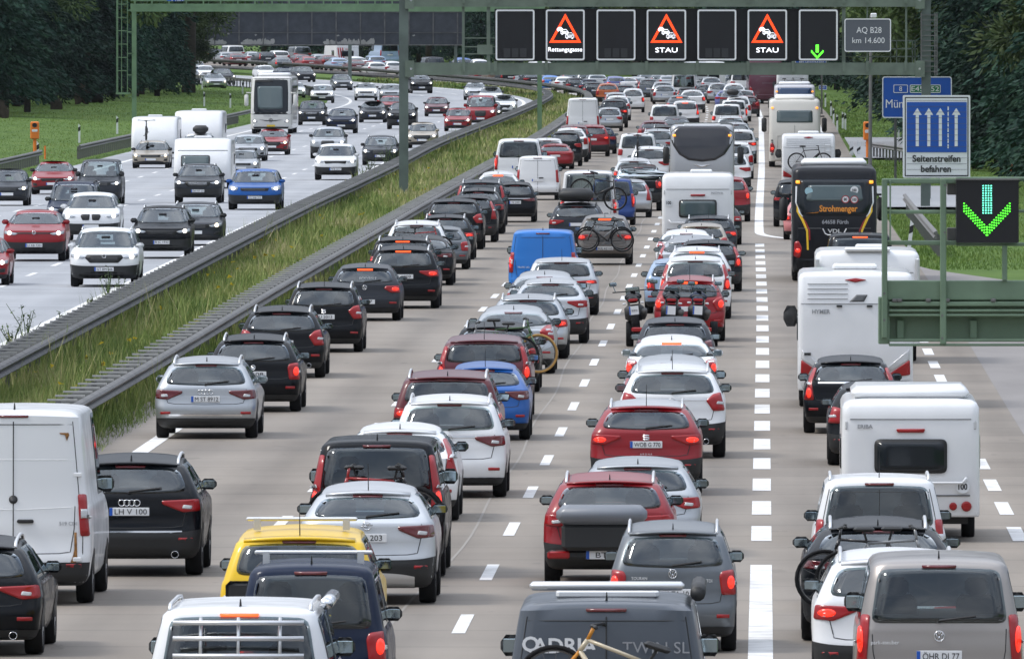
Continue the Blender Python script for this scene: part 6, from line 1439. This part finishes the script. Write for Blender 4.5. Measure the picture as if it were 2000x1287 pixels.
V('mpv','darkred',1120,312,244,66,'R','dark red people carrier with a lit brake light below the tall white van',tl='tall',brake=True,lit=True)
V('suv','red',1156,306,244,None,'R','bright red SUV right of the dark red people carrier',tl='mid',lit=True)
V('suv','darkblue',1170,301,249,None,'R','dark blue SUV right of the bright red SUV',tl='mid')
V('highvan','white',1138,272,192,66,'R','tall plain white van towering over the red cars, no rear windows',tl='van',doors=True,nowin=True)
V('small','silver',1190,257,210,None,'R','small silver hatchback right of the tall plain white van',tl='mid')
V('suv','darkgrey',1198,250,194,None,'R','dark grey SUV with red light ahead of the small silver hatchback',tl='mid',lit=True)
for a in (('hatch','white',1206,236,186),('hatch','silver',1203,228,178),('small','white',1236,220,173),('hatch','darkgrey',1221,205,166),('cross','orange',1187,206,163),('suv','darkgrey',1161,196,161),('hatch','darkblue',1152,190,155),('suv','darkgrey',1127,187,152),('cross','white',1104,181,154),('hatch','skyblue',1078,176,150),('hatch','black',1043,171,149),('hatch','silver',1021,168,146),('suv','black',998,168,141),('minibus','brown',975,166,132),('sedan','burgundy',947,163,141),('hatch','grey',912,160,137),('hatch','white',872,158,133),('hatch','white',771,147,121),('estate','white',738,148,126),('sedan','darkred',702,143,122),('hatch','paleblue',666,139,113),('suv','darkred',648,137,110),('hatch','red',609,136,116),('hatch','grey',556,138,119),('suv','darkgrey',524,130,107),('hatch','darkred',467,130,112),('hatch','silver',448,126,108),('suvl','black',420,124,102),('minibus','paleblue',396,121,100),('estate','lightgrey',367,123,101),('estate','silver',350,117,97)):
    V(*a[:5], None, 'R', lit=a[2] in (556, 1236), tl='mid')
for a in (('hatch','violet',1204,180,149),('hatch','white',1228,180,154),('hatch','silver',1247,179,154),('suv','grey',1267,197,154),('estate','silver',630,133,106),('sedan','white',703,136,115),('estate','paleblue',738,135,111),('minibus','grey',592,124,96),('hatch','burgundy',594,131,109),('suv','white',550,128,103),('hatch','silver',500,128,101),('minibus','white',462,122,91),('hatch','silver',1118,170,146),('hatch','white',1146,172,146),('hatch','lightgrey',1168,173,146),('hatch','darkgrey',1090,166,143)):
    V(*a[:5], None, 'R', lit=a[2] in (1204,), brake=a[2] == 1204, tl='tall' if a[2] == 1267 else 'mid')
V('caravan','white',679,134,None,None,'R','white caravan with red stripes under the grey sign back',style='stripes'); V('highvan','paleblue',762,128,None,None,'R','pale blue van at the far bend left of the big grey gantry post',tl='van')
for a in (('minibus','darkgrey',851,None,112),('hatch','blue',908,None,113),('hatch','white',940,None,116),('panelvan','white',1060,None,121)): V(*a[:5], None, 'R', tl='mid')
# --- jam, second lane
q = V('minibus','white',466,1512,1180,370,'R','white camper van at the bottom edge with an empty silver bicycle rack on its tailgate',tl='van',brake=True,rails=True,win=M['glass'],lod=2)
r_ = MB()
for z, y in ((1.80,-.12),(1.62,-.14),(1.42,-.17)): r_.tube([(-.66,y,z),(.66,y,z)], .030, 8)
for x in (-.38,.0,.42): r_.tube([(x,-.06,1.86),(x,-.14,1.6),(x,-.18,1.3)], .018, 6)
r_.build('bicycle_rack', M['alu'], q[0], True); MB().tube([(.86,.8,1.98),(.86,3.2,1.98)], .07, 10).build('awning_tube', M['chrome'], q[0], True)
q = V('caddy','darkblue',606,1440,1097,296,'R','dark blue compact van with a white roof bar in front of the yellow car',tl='block',lit=True,plate='B 7',lod=2); bars(q[0], q[2], 1, wide=1.42)
q = V('suvb','yellow',583,1312,1030,None,'R','bright yellow boxy SUV with white roof bars',tl='square',lod=2,antenna='whip',win=M['glass']); bars(q[0], q[2], 1)
for s in (1,-1): MB().bevel_box((s*.68,.085,.91), (.34,.06,.38), .05).build('lamp_surround', M['plastic'], q[0])
V('cross','lightgrey',716,1177,945,None,'R','white crossover with plate AO 203 ahead of the yellow SUV',plate='AO 203',tl='wide',tlm='lamp_dark',badge='bolt',diffuser=2,antenna='whip',bz=1.04,plow=False,mc=None)
q = V('minibus','black',735,1125,856,265,'R','black minibus with tall red lights carrying bicycles on its tail',tl='tall',lit=True,win=M['glass'])
for i, (c, y) in enumerate((('black',-.35),('red',-.60))): carried_bike(q, (.0,y,.55), c, math.pi*i, f'{c} bicycle on the rear rack of the black minibus', s=1.05)
o = MB().box((0,0,0),(1.0,.01,.28)).me(); b_ = mk('warning_board', o, M['sign_white'], q[0]); b_.location = (-.05,-.82,1.18); b_.scale = (.72,1,.5)
for i in range(4): MB().prism([(-.48+i*.26,-.14),(-.36+i*.26,-.14),(-.24+i*.26,.14),(-.36+i*.26,.14)], -.012, -.006).build('red_stripe', M['red_ink'], b_)
V('hatch','white',778,1016,828,None,'R','white hatchback roof between the black minibus and the white plate-272 car',tl='mid')
V('mpv','white',877,970,772,None,'R','white people carrier with dark-tinted tail lights and plate ending 272',tl='wide',tlm='lamp_dark',badge='bolt',plate='CF A 272',band=1.0,rails=True,mc=None,win=M['glass_pale'])
V('suv','darkred',873,915,724,None,'R','dark red SUV with lit light hooks, directly ahead of the white plate-272 car',tl='wide',lit=True,rails=True)
V('hatch','blue',946,858,708,176,'R','bright blue hatchback with black rear spoiler in the second lane',tl='wide',tlm='lamp_dark',antenna='whip')
V('suv','burgundy',945,818,654,None,'R','burgundy SUV just ahead of the bright blue hatchback',tl='mid',lit=True,antenna='whip')
q = V('estate','black',966,765,629,None,'R','black estate carrying bicycles, tan tyre sticking out on its right',tl='mid',rails=True)
carried_bike(q, (.30,-.30,.45), 'green', 0, 'dark bicycle with tan tyres on the black estate', tyre_m=mat('tan_tyre',(.42,.24,.07),.7), s=1.12); carried_bike(q, (.0,-.55,.45), 'grey', math.pi, 'grey bicycle on the rear rack of the black estate', s=1.05)
V('sedan','silver',1001,729,598,None,'R','silver saloon with large red tail light ahead of the black bicycle-carrying estate',tl='corner',win=M['glass_pale'])
V('hatch','silver',1031,700,575,None,'R','silver hatchback between the silver saloon and the pale grey crossover',tl='wide',rails=True,lit=True)
V('cross','lightgrey',1074,670,544,None,'R','pale grey crossover with narrow red tail light in the second lane',tl='wide')
V('sedan','silver',1062,650,530,None,'R','silver saloon roof left of the white crossover with black cladding',tl='mid')
V('suv','lightgrey',1097,615,505,None,'R','pale crossover with black lower cladding right of the blue van',tl='thin',lit=True,antenna='whip',mc=None)
V('panelvan','skyblue',1060,588,449,134,'R','bright blue panel van with tall red tail lights',tl='van',nowin=True,doors=True,lett=[('TRAFIC dCi',-.55,.95,.05,'white_ink')],lit=True)
q = V('hatch','taupe',1181,517,419,108,'R','taupe-grey hatchback with two bicycles across its tail, plate AZ 115',tl='mid',lit=True,brake=True,plate='RÜL AZ 115',plow=True,win=M['glass_pale'])
carried_bike(q, (-.02,-.42,.48), 'grey', 0, 'grey bicycle with black tyres across the tail of the taupe-grey hatchback', s=1.0); carried_bike(q, (.03,-.62,.42), 'black', math.pi, 'black bicycle behind the grey one on the tail of the taupe-grey hatchback', s=1.0)
q = V('suv','darkgrey',1127,488,396,None,'R','dark grey SUV with a black roof box ahead of the blue van',tl='wide',lit=False,rails='black'); ROOFBOX = [(q, 'black glossy roof box on the dark grey SUV', (-.05,.75,1.72), (1.15,2.1,.42))]
q = V('highvan','white',1149,461,334,112,'R','white camper van with a dark bicycle on its rear doors',tl='van',doors=True,lit=True,nowin=False)
carried_bike(q, (.25,-.25,1.25), 'black', .0, 'dark bicycle hanging on the white camper van rear doors', s=1.15, pitch=.25)
V('minibus','navy',1196,440,349,88,'R','dark blue minibus squeezed behind the white camper van',tl='van',lit=True)
V('hatch','silver',1226,425,350,None,'R','silver hatchback with upright lights between the dark blue minibus and the black pickup',tl='tall',win=M['glass_pale'])
V('pickup','black',1246,412,321,None,'R','black pickup truck with covered bed in the second lane',tl='block',lit=True,win=M['glass_pale'])
q = V('hatch','white',1238,388,304,None,'R','white hatchback with bicycles on its roof, ahead of the black pickup',tl='corner',lit=True)
V('estate','white',1268,360,286,None,'R','white estate ahead of the black pickup, left of the silver coach',tl='wide',rails=True)
V('minibus','white',1245,339,261,78,'R','white minibus with one broad rear window left of the silver coach',tl='block',win=M['glass_pale'])
V('estate','silver',1284,316,252,None,'R','silver estate roof right of the white minibus with broad window',tl='wide',rails=True)
V('suv','burgundy',1278,297,235,None,'R','dark burgundy SUV ahead of the white broad-window minibus',tl='mid')
V('estate','black',1299,303,245,None,'R','black estate roof between the burgundy SUV and the silver coach',tl='mid',rails=True)
V('sedan','darkgrey',1320,284,226,None,'R','dark grey saloon with pale window ahead of the silver coach',tl='mid',win=M['glass_pale'])
V('minibus','white',1298,265,205,60,'R','white minibus with a broad rear window, farther of two such in the second lane',tl='block',win=M['glass_pale'])
V('suv','white',1338,250,197,None,'R','white SUV with glowing amber side lamp and black spare wheel',tl='tall',lit=True,brake=True)
V('hatch','grey',1327,234,181,None,'R','grey hatchback with red brake strip ahead of the white spare-wheel SUV',tl='mid',lit=True,brake=True)
V('suv','white',1352,221,176,None,'R','white SUV right of the grey hatchback with brake strip',tl='mid',lit=True)
V('highvan','white',1336,201,148,None,'R','tall white van with broad dark rear window just below the gantry beam',tl='van')
for a in (('hatch','black',1343,214,171),('estate','silver',1298,204,167),('suv','silver',1295,200,160),('hatch','grey',1290,173,146),('hatch','silver',1268,171,145),('hatch','silver',1308,175,149),('highvan','lightgrey',1363,182,None),('caravan','white',1391,180,None),('hatch','silver',1390,184,151),('hatch','silver',1402,203,162),('suv','grey',1380,201,167)): V(*a[:5], None, 'R', tl='mid')
# --- jam, third lane
q = V('panelvan','slate',1184,1545,1168,395,'R','grey camper van at the bottom edge with white lettering and a bicycle on its rear',tl='van',lod=2,nowin=True,doors=True,lett=[('ADRIA',-.40,1.52,.15,'white_ink'),('Q',-.73,1.52,.15,'white_ink'),('TWIN SL',.48,1.50,.12,'grey_ink')])
MB().bevel_box((-.0,.75,2.10), (1.5,.16,.09), .03).build('awning_tube', M['alu'], q[0], True); MB().bevel_box((0,1.6,2.0), (1.0,.9,.10), .03).build('roof_vent', M['white_paint'], q[0])
MB().tube([(.88,.7,2.02),(.88,3.6,2.02)], .075, 10).build('awning', M['plastic'], q[0], True)
carried_bike(q, (-.07,-.30,.62), 'gold', math.pi*.97, 'sand-coloured mountain bike on the rear of the grey camper van', s=1.05, roll=0, pitch=-.30)
V('mpv','grey',1314,1270,1020,238,'R','grey people carrier with red tail lights ahead of the grey camper van',pdrop=.08,tl='block',lit=True,badge='vw',rails=True,plate='MÜ TA 10',bz=1.02,lett=[('TOURAN',-.48,.96,.04,'white_ink'),('2.0 TDI',.48,.93,.04,'white_ink')])
q = V('suv','red',1190,1140,925,256,'R','red SUV with a grey towbar box on its tail',tl='wide',rails=True,tlm='lamp_red',exhaust=1,mc=None)
TB = q
V('hatch','silver',1245,1085,895,None,'R','silver hatchback squeezed between the red towbar-box SUV and the red WOB car',tl='wide',lit=False,mc=None)
V('cross','red',1262,965,782,None,'R','red crossover with silver roof and plate WOB G 770',roof='lightgrey',keep=1,plate='WOB G 770',tl='wide',lit=True,rails=True,badge='s',antenna='whip',lett=[('A R O N A',0,.70,.03,'white_ink')],bz=.98,mc=None)
V('suv','white',1313,893,712,None,'R','white crossover with red wrap-round lights ahead of the red WOB car',tl='corner',rails=True,badge='bolt',exhaust=1,antenna='whip',plate='B 2',band=1.06,mc=None)
V('sedan','silver',1310,852,696,None,'R','silver saloon roof between the white crossover and the white saloon',tl='corner')
V('sedan','white',1311,797,657,None,'R','white saloon with lit brake strip behind the motorcycle trailer',tl='block',lit=True,brake=True,win=M['glass_pale'],mc='body')
V('hatch','darkgrey',1318,754,620,None,'R','dark grey hatchback directly behind the trailer with motorcycles',tl='mid',tlm='lamp_dark',mc=None)
tow = V('hatch','red',1347,666,539,138,'R','red hatchback with amber indicator towing the motorcycle trailer',tl='corner',lit=True,brake=True,rails=True,antenna='whip')
V('mpv','white',1358,622,500,None,'R','white people carrier with tall red pillar lights ahead of the red towing car',tl='tall',lit=True,win=M['glass_pale'])
V('small','paleblue',1322,612,505,None,'R','pale blue small car peeking out left of the white pillar-light car',tl='square',lit=True)
V('estate','white',1361,590,482,None,'R','white estate with lit brake strip and roof rails in the third lane',tl='mid',brake=True,rails=True)
V('suv','black',1384,569,469,None,'R','black SUV with round red light right of the white estate',tl='mid',lit=True)
V('hatch','silver',1344,552,478,None,'R','silver hatchback with violet sheen left of the white roof-rail estate',tl='mid')
V('estate','silver',1352,545,460,None,'R','silver estate with roof rails between two white cars in the third lane',tl='mid',rails=True)
V('sedan','white',1340,532,449,None,'R','white saloon whose left side shows below the caravan',tl='mid',win=M['glass_pale'])
V('hatch','champagne',1370,521,436,None,'R','bronze-beige hatchback with red-and-white light right of the white saloon',tl='corner')
V('estate','darkgrey',1384,500,421,None,'R','dark grey estate with red light below the caravan window',tl='mid',lit=True,rails=True,antenna='whip')
V('suv','black',1394,478,404,None,'R','black SUV covering the lower right corner of the caravan',tl='mid',rails=True)
V('caravan','white',1363,495,338,140,'R','white caravan with round 100 sticker and grey rear window in the third lane',style='nova')
V('suv','red',1417,433,345,None,'R','red SUV showing right of the caravan and silver coach',tl='tall',lit=True)
V('coach','silver',1371,404,243,124,'R','silver coach with huge curved dark rear window')
V('suv','white',1425,375,300,None,'R','white SUV with black mirrors right of the silver coach',tl='mid')
V('estate','white',1434,350,275,None,'R','white estate showing right of the silver coach roof',tl='mid',rails=True)
V('suv','white',1443,320,253,None,'R','white SUV with red light just above the silver coach',tl='mid',lit=True)
V('hatch','silver',1437,295,239,None,'R','silver hatchback with dark rear spoiler behind the farther white minibus',tl='mid')
V('estate','lightgrey',1427,285,226,None,'R','pale grey estate behind the farther white minibus in the third lane',tl='mid',rails=True)
V('minibus','white',1420,262,204,60,'R','white minibus with twin rear windows in the third lane',tl='block',lit=True)
V('caddy','white',1433,245,196,None,'R','white compact van ahead of the twin-window minibus',tl='van',lit=True)
q = V('estate','white',1441,238,186,None,'R','white estate with black roof box near the solid line',tl='mid'); ROOFBOX.append((q, 'dark roof box on the white estate near the solid line', (-.35,.7,1.55), (.8,1.9,.42)))
V('suv','darkred',1458,229,187,None,'R','dark red SUV whose right side shows beside the curving solid line',tl='mid')
for a in (('hatch','grey',1430,218,175),('hatch','violet',1420,213,177),('hatch','white',1434,206,163),('suv','silver',1452,215,182),('minibus','white',1449,188,140),('hatch','silver',1424,180,151),('hatch','grey',1433,172,149)): V(*a[:5], None, 'R', tl='mid', lit=a[2] == 1434)
# --- jam, right lane (hard shoulder)
V('minibus','bronze',1835,1425,1086,326,'R','bronze-grey minibus with plate ÖHR DI 77 at the bottom right',tl='van',lit=True,plate='ÖHR DI 77',badge='vw',bz=1.10,lod=2,lett=[('park-steuber',-.62,1.02,.045,'white_ink')],mc=None)
V('suv','white',1750,1360,1075,None,'R','white SUV with slim red lights half behind the bronze-grey minibus',tl='wide',lit=True,rails=True,lod=2)
q = V('suv','black',1716,1250,1014,None,'R','black SUV with a bicycle on its tail between two white cars, right lane',tl='thin',tlm='lamp_dark',rails=True)
carried_bike(q, (-.12,-.40,.50), 'black', math.pi, 'black bicycle on the rear rack of the black right-lane SUV', s=1.0); carried_bike(q, (.1,-.62,.50), 'grey', 0, 'grey bicycle on the rear rack of the black right-lane SUV', s=1.0)
V('caddy','white',1718,1190,929,262,'R','white compact van with twin dark rear windows behind the pop-top caravan',tl='van',rails=True,doors=True,antenna='whip')
V('caravan','white',1779,1052,775,268,'R','white pop-top caravan with dark-framed window and 100 sticker',style='poptop')
V('suv','black',1722,908,745,None,'R','black SUV towing the pop-top caravan, mostly hidden behind it',tl='corner')
V('estate','black',1662,845,695,184,'R','black estate with long red lights up both window pillars',tl='tall',lit=True,antenna='fin',win=M['glass_pale'],band=.98)
V('motorhome','white',1671,795,530,224,'R','large white motorhome with lettering HYMER behind the near green gantry',style='hymer')
V('caravan','white',1694,707,487,204,'R','white caravan with silver corners ahead of the motorhome lettered HYMER',style='corner')
V('minibus','black',1680,600,456,None,'R','black van roof with lit brake strip above the white silver-cornered caravan',tl='van',brake=True)
V('coach','black',1630,550,325,164,'R','black coach with orange lettering and yellow stripes in the right lane')
V('small','pink',1578,468,392,None,'R','pink-red small car peeking out left of the black coach',tl='mid',lit=True)
V('suv','black',1560,443,350,None,'R','black SUV left of the black coach, half hidden by it',tl='mid')
V('motorhome','white',1579,372,262,104,'R','white motorhome with ladder and bicycle ahead of the black coach',style='plain')
V('coach','white',1552,327,193,100,'R','cream-white coach with broad rear window in the right lane')
V('coach','blue',1552,262,168,None,'R','grey coach with blue rear window ahead of the cream-white coach')
V('coach','burgundy',1495,203,None,None,'R','burgundy coach at the far end of the right lane')
V('hatch','silver',1509,203,166,None,'R','silver hatchback beside the burgundy coach',tl='mid',lit=True)
mh = V('motorhome','white',1548,222,118,None,'R','white motorhome with bicycles just below the gantry beam')
# --- oncoming carriageway
f = dict(side='L')
V('suv','white',203,560,445,134,'L','white SUV with black grille and plate GT BM 666, nearest oncoming car',plate='GT BM 666',grille='hex',rails=True,mc='body',badge='disc',lod=2)
V('suv','red',66,510,410,120,'L','red SUV with light strip and plate LI XB 7201',plate='LI XB 7201',grille='slim',mc='body',badge='vw',chromebar=1)
V('hatch','red',-48,557,462,None,'L','red hatchback mostly cropped by the left picture edge',mc='body')
V('suv','black',315,505,402,114,'L','black SUV with chrome-edged grille and plate B JC 1932',plate='B JC 1932',grille='tiger',rails=True)
V('estate','darkgrey',379,480,395,None,'L','dark grey estate right behind the chrome-grille black SUV',grille='bar',heads='warm',rails=True)
V('suv','white',177,472,376,112,'L','white SUV with twin kidney grilles between the red and black SUVs',grille='kidney',mc='body',hs='slim')
V('caddy','darkblue',142,455,355,None,'L','dark blue compact van behind the white twin-grille SUV',rails='black',grille='bar')
V('minibus','darkgrey',193,400,312,86,'L','dark grey van with star badge behind the dark blue compact van',grille='bar',badge='star')
V('hatch','red',102,380,315,None,'L','red hatchback by the left verge with one glowing headlight',grille='tiger')
V('small','darkgrey',13,402,330,None,'L','dark grey small car at the left edge beside the red hatchback',grille='bar',heads='warm')
V('suv','darkgrey',386,397,320,92,'L','dark grey SUV towing the front white caravan',grille='hex',rails=True,plate='DE NT 33',chromebar=1)
V('caravan','white',395,368,272,112,'L','white caravan with dark front window behind the dark grey towing SUV',near='front',style='front')
V('estate','champagne',294,329,275,None,'L','beige-silver estate with glowing headlights and bicycle carrier on top',grille='bar',heads='warm',rails=True)
V('caravan','white',301,310,229,90,'L','white caravan towed by the beige-silver estate',near='front')
V('caravan','white',387,300,217,94,'L','white caravan behind the two others, right of the beige-silver estate',near='front')
q = V('estate','white',385,318,261,None,'L','white car roof with a box between the second and third caravans',rails=True); ROOFBOX.append((q, 'dark grey roof box above the white caravan roof on the oncoming side', (-.1,1.8,1.50), (.75,1.9,.40)))
V('suv','blue',497,410,330,104,'L','bright blue SUV with round headlights',grille='bar',hs='tall',mc='body',plate='TÜ MB 777')
V('small','silver',470,345,294,None,'L','silver small car left of the silver estate, half hidden by the blue SUV',grille='bar')
V('estate','silver',484,315,263,None,'L','silver estate with wide grille between the caravan and the red saloon',grille='hex',chromebar=1)
V('hatch','red',530,303,252,None,'L','red hatchback with one glowing headlight right of the silver estate',grille='hex',mc='body',heads='warm')
V('suv','silver',640,310,248,None,'L','silver SUV behind the white SUV with bullbar-like black vents',grille='oct',hs='slim')
V('suv','white',655,352,281,82,'L','white SUV with broad black grille in the oncoming middle',grille='tiger',mc='body',plate='MHE 2017')
V('estate','darkgrey',742,323,265,None,'L','dark grey-brown estate just left of the big gantry post',grille='oct',rails=True,plate='L 7')
V('small','champagne',824,290,239,None,'L','beige small car with big oval black grille right of the gantry post',grille='hex',mc='body')
V('suv','black',784,253,200,None,'L','black SUV half hidden by the big gantry post',grille='bar')
V('small','red',893,257,211,None,'L','small red hatchback in front of the red van',grille='bar',mc='body')
V('minibus','red',938,247,187,60,'L','bright red van among the oncoming cars',grille='oct',mc='body',hs='tall')
V('small','black',955,236,200,None,'L','black car peeking out right of the bright red van',grille='bar')
V('sedan','white',983,225,186,None,'L','white saloon right of the bright red van',grille='hex')
V('sedan','white',958,211,169,None,'L','white saloon behind the bright red van',grille='bar')
V('hatch','lightgrey',929,196,161,None,'L','lilac-grey hatchback behind the white saloon above the red van',grille='bar')
V('suv','black',824,183,146,None,'L','black SUV alone right of the gantry post top',grille='hex')
V('hatch','burgundy',852,228,190,None,'L','burgundy hatchback between the gantry post and the red van',grille='bar')
V('suv','darkgrey',608,245,197,None,'L','dark grey SUV with wide chrome grille right of the white coach',grille='hex',chromebar=1)
V('suv','darkblue',666,261,212,None,'L','dark blue SUV with V-shaped grille in front of the dark saloon',grille='tiger')
V('sedan','darkgrey',727,240,198,None,'L','dark grey saloon with big angular grille left of the gantry post',grille='oct')
V('hatch','red',762,222,188,None,'L','red car with silver windscreen behind the gantry post',grille='bar',mc='body')
V('suv','silver',764,200,164,None,'L','silver SUV behind the red car at the gantry post',grille='bar')
V('hatch','white',715,197,161,None,'L','white hatchback with lit headlights left of the gantry post',grille='bar')
V('hatch','grey',671,177,145,None,'L','grey hatchback with bright headlights near the far median',grille='bar')
V('suv','white',629,202,167,None,'L','white SUV right of the white coach, headlights lit',grille='hex')
V('hatch','white',575,192,160,None,'L','white hatchback partly hidden by the white coach',grille='bar')
V('mpv','darkgrey',599,161,131,None,'L','dark grey people carrier with bright headlights on the far bend',grille='bar')
V('hatch','darkblue',565,158,135,None,'L','dark blue hatchback just above the white coach',grille='bar')
V('hatch','white',525,155,128,None,'L','white hatchback directly above the white coach roof',grille='bar')
V('coach','front',529,262,150,80,'L','white coach with huge dark windscreen and yellow plate',near='front')
V('hatch','silver',423,175,143,None,'L','beige-silver hatchback with glowing headlights on the far left bend',grille='bar',heads='warm')
V('suv','darkgrey',441,167,134,None,'L','dark grey SUV right behind the beige-silver hatchback on the bend',grille='bar')
V('hatch','grey',374,163,131,None,'L','grey hatchback with angular face on the far left bend',grille='hex')
V('hatch','darkblue',331,160,130,None,'L','dark blue hatchback emerging from behind the left trees',grille='bar')
V('suv','silver',388,150,120,None,'L','silver SUV behind the grey hatchback on the far left bend',grille='bar')
V('hatch','white',407,156,128,None,'L','white hatchback between the silver SUV and the dark grey SUV on the bend',grille='bar')
# --- roof boxes, tow box, trailer with motorcycles
bpy.context.view_layer.update()
for (q, lb, p, d) in ROOFBOX:
    o = roof_box(None, 'roof_box', (0,0,0), d, lb, M['plastic'], 'roof boxes'); o.location = onto(q[0], (p[0], p[1]+d[1]/2-.3, p[2]-.02)); o.rotation_euler = q[0].rotation_euler
q = TB[0]
tb = empty('towbar_box', onto(q, (-.10,-.45,0)), q.rotation_euler.z, 'grey plastic towbar box hanging on the tail of the red SUV', 'towbar box')
MB().bevel_box((0,0,.98), (1.22,.62,.26), .09).build('lid', M['grey_panel'], tb, True); MB().bevel_box((0,.03,.68), (1.08,.52,.36), .05).build('tub', M['plastic'], tb)
MB().bevel_box((0,-.05,.44), (1.5,.10,.12), .03).build('light_bar', M['plastic'], tb)
for s in (1,-1): MB().bevel_box((s*.58,-.11,.44), (.30,.04,.10), .02).build('tail_light', M['lamp_red'], tb)
o = mk('number_plate', cached('plate', lambda: None), M['plate'], tb); o.location = (.05,-.11,.44); mk('plate_band', cached('pband', lambda: None), M['plate_blue'], o); text('lettering', 'BT C', .075, M['ink'], o, (.02,-.008,0), width=.30)
x, y, s = (tow[0].location.x, tow[0].location.y, 0); tl_ = tow[0]
tr = empty('motorcycle_trailer', onto(tl_, (-.42,-6.0,0)), tl_.rotation_euler.z, 'low open trailer carrying three motorcycles behind the red hatchback', 'trailer')
MB().bevel_box((0,1.2,.29), (1.75,2.5,.08), .02).build('deck', M['plastic'], tr); MB().tube([(.5,2.3,.30),(0,5.8,.40)], .035, 6).tube([(-.5,2.3,.30),(0,5.8,.40)], .035, 6).build('drawbar', M['steel'], tr)
for s_ in (1,-1):
    o = mk('wheel', cached('wheel', wheel_me), M['tyre'], tr); o.location = (s_*.98,1.1,.30); o.scale = (.8,.85,.85); mk('rim', cached('rim', rim_me), M['rim'], o); MB().bevel_box((s_*.80,-.06,.42), (.26,.06,.10), .02).build('tail_light', M['lamp_red'], tr)
for (xx, c, lb, pl) in ((-.88,'black','black naked motorcycle with gold fork, left one on the trailer','WÜ KF 10'),(-.05,'black','dark motorcycle with amber turn signals in the middle of the trailer',''),(.62,'darkblue','blue and black motorcycle, right one on the trailer','')):
    m_ = motorcycle(c, lb, pl); m_.location = onto(tl_, (-.42+xx,-5.95,.30)); m_.scale = (1.1,1,.92); m_.rotation_euler = (0, R(-6 if xx < -.5 else 3), tl_.rotation_euler.z)
q = mh; carried_bike(q, (-.3,-.25,1.25), 'black', 0, 'black bicycle on the back of the white motorhome under the gantry beam', s=1.1); carried_bike(q, (.35,-.4,1.25), 'grey', math.pi, 'grey bicycle on the back of the white motorhome under the gantry beam', s=1.1)
for t, lb, *_ in FLEET:
    if lb and lb.startswith('white motorhome with ladder'): carried_bike((t,), (.05,-.30,1.0), 'black', 0, 'black bicycle on the back of the white motorhome with ladder', s=1.1)
    if lb and lb.startswith('white hatchback with bicycles on its roof'): carried_bike((t,), (.15,1.6,1.48), 'black', math.pi/2, 'black bicycle on the roof of the white hatchback', s=1.0)
    if lb and lb.startswith('beige-silver estate'): carried_bike((t,), (.3,2.4,1.5), 'black', -math.pi/2, 'black bicycle carried on the roof of the beige-silver estate', s=1.0)
# --- labels of the small far vehicles: by colour, kind and neighbour
used = set(x[1] for x in FLEET if x[1]); far = [x for x in FLEET if not x[1]]
CN = {'taupe':'taupe','navy':'dark blue','slate':'dark grey','darkgrey':'dark grey','lightgrey':'pale grey','skyblue':'bright blue','paleblue':'pale blue','darkred':'dark red','darkblue':'dark blue'}
def desc(s_): a, *b = s_.split(' '); return ' '.join([CN.get(a, a)]+b)
for x in far:
    d = desc(x[2]); others = sorted((abs(y_[4]-x[4])+abs(y_[5]-x[5])*1.0, i) for i, y_ in enumerate(FLEET) if y_ is not x and y_[3] == x[3])
    where = 'on the far left bend' if x[4] < 830 else 'under the gantry beam' if x[5] == 0 or x[5] < 185 else 'in the far jam'
    cands = [f'distant {d} {where}']
    for _, i in others[:6]:
        n_ = FLEET[i]; rel = 'left of' if x[4] < n_[4]-6 else 'right of' if x[4] > n_[4]+6 else 'ahead of' if x[5] < n_[5] else 'behind'
        cands.append(f'distant {d} {where}, {rel} the {desc(n_[2])}')
    same = [y_ for y_ in far if y_[2] == x[2]]
    if len(same) > 1: cands = cands[1:]+[f'distant {d} number {i} {where}' for i in range(2, 9)]
    lb = next(c for c in cands if c not in used and all(c != u for u in used)); used.add(lb); x[0]['label'] = lb
# ------------------------------------------------------------------ a little summer haze over the far end
hz = MB().bx(-420, 420, -60, 1760, -1.5, 40).build('haze', None or mat('haze_air', (1,1,1)))
hm = bpy.data.materials.new('haze_volume'); hm.use_nodes = True; hn = hm.node_tree; hn.nodes.clear(); ho = hn.nodes.new('ShaderNodeOutputMaterial'); hv = hn.nodes.new('ShaderNodeVolumePrincipled')
hv.inputs['Color'].default_value = (.80,.87,1,1); hv.inputs['Density'].default_value = .000012; hv.inputs['Anisotropy'].default_value = .2; hn.links.new(hv.outputs[0], ho.inputs['Volume'])
hz.data.materials.clear(); hz.data.materials.append(hm); tag(hz, 'thin bluish haze over the far end of the road', 'haze', kind='stuff')
sc.cycles.volume_bounces = 0; sc.cycles.volume_step_rate = 4
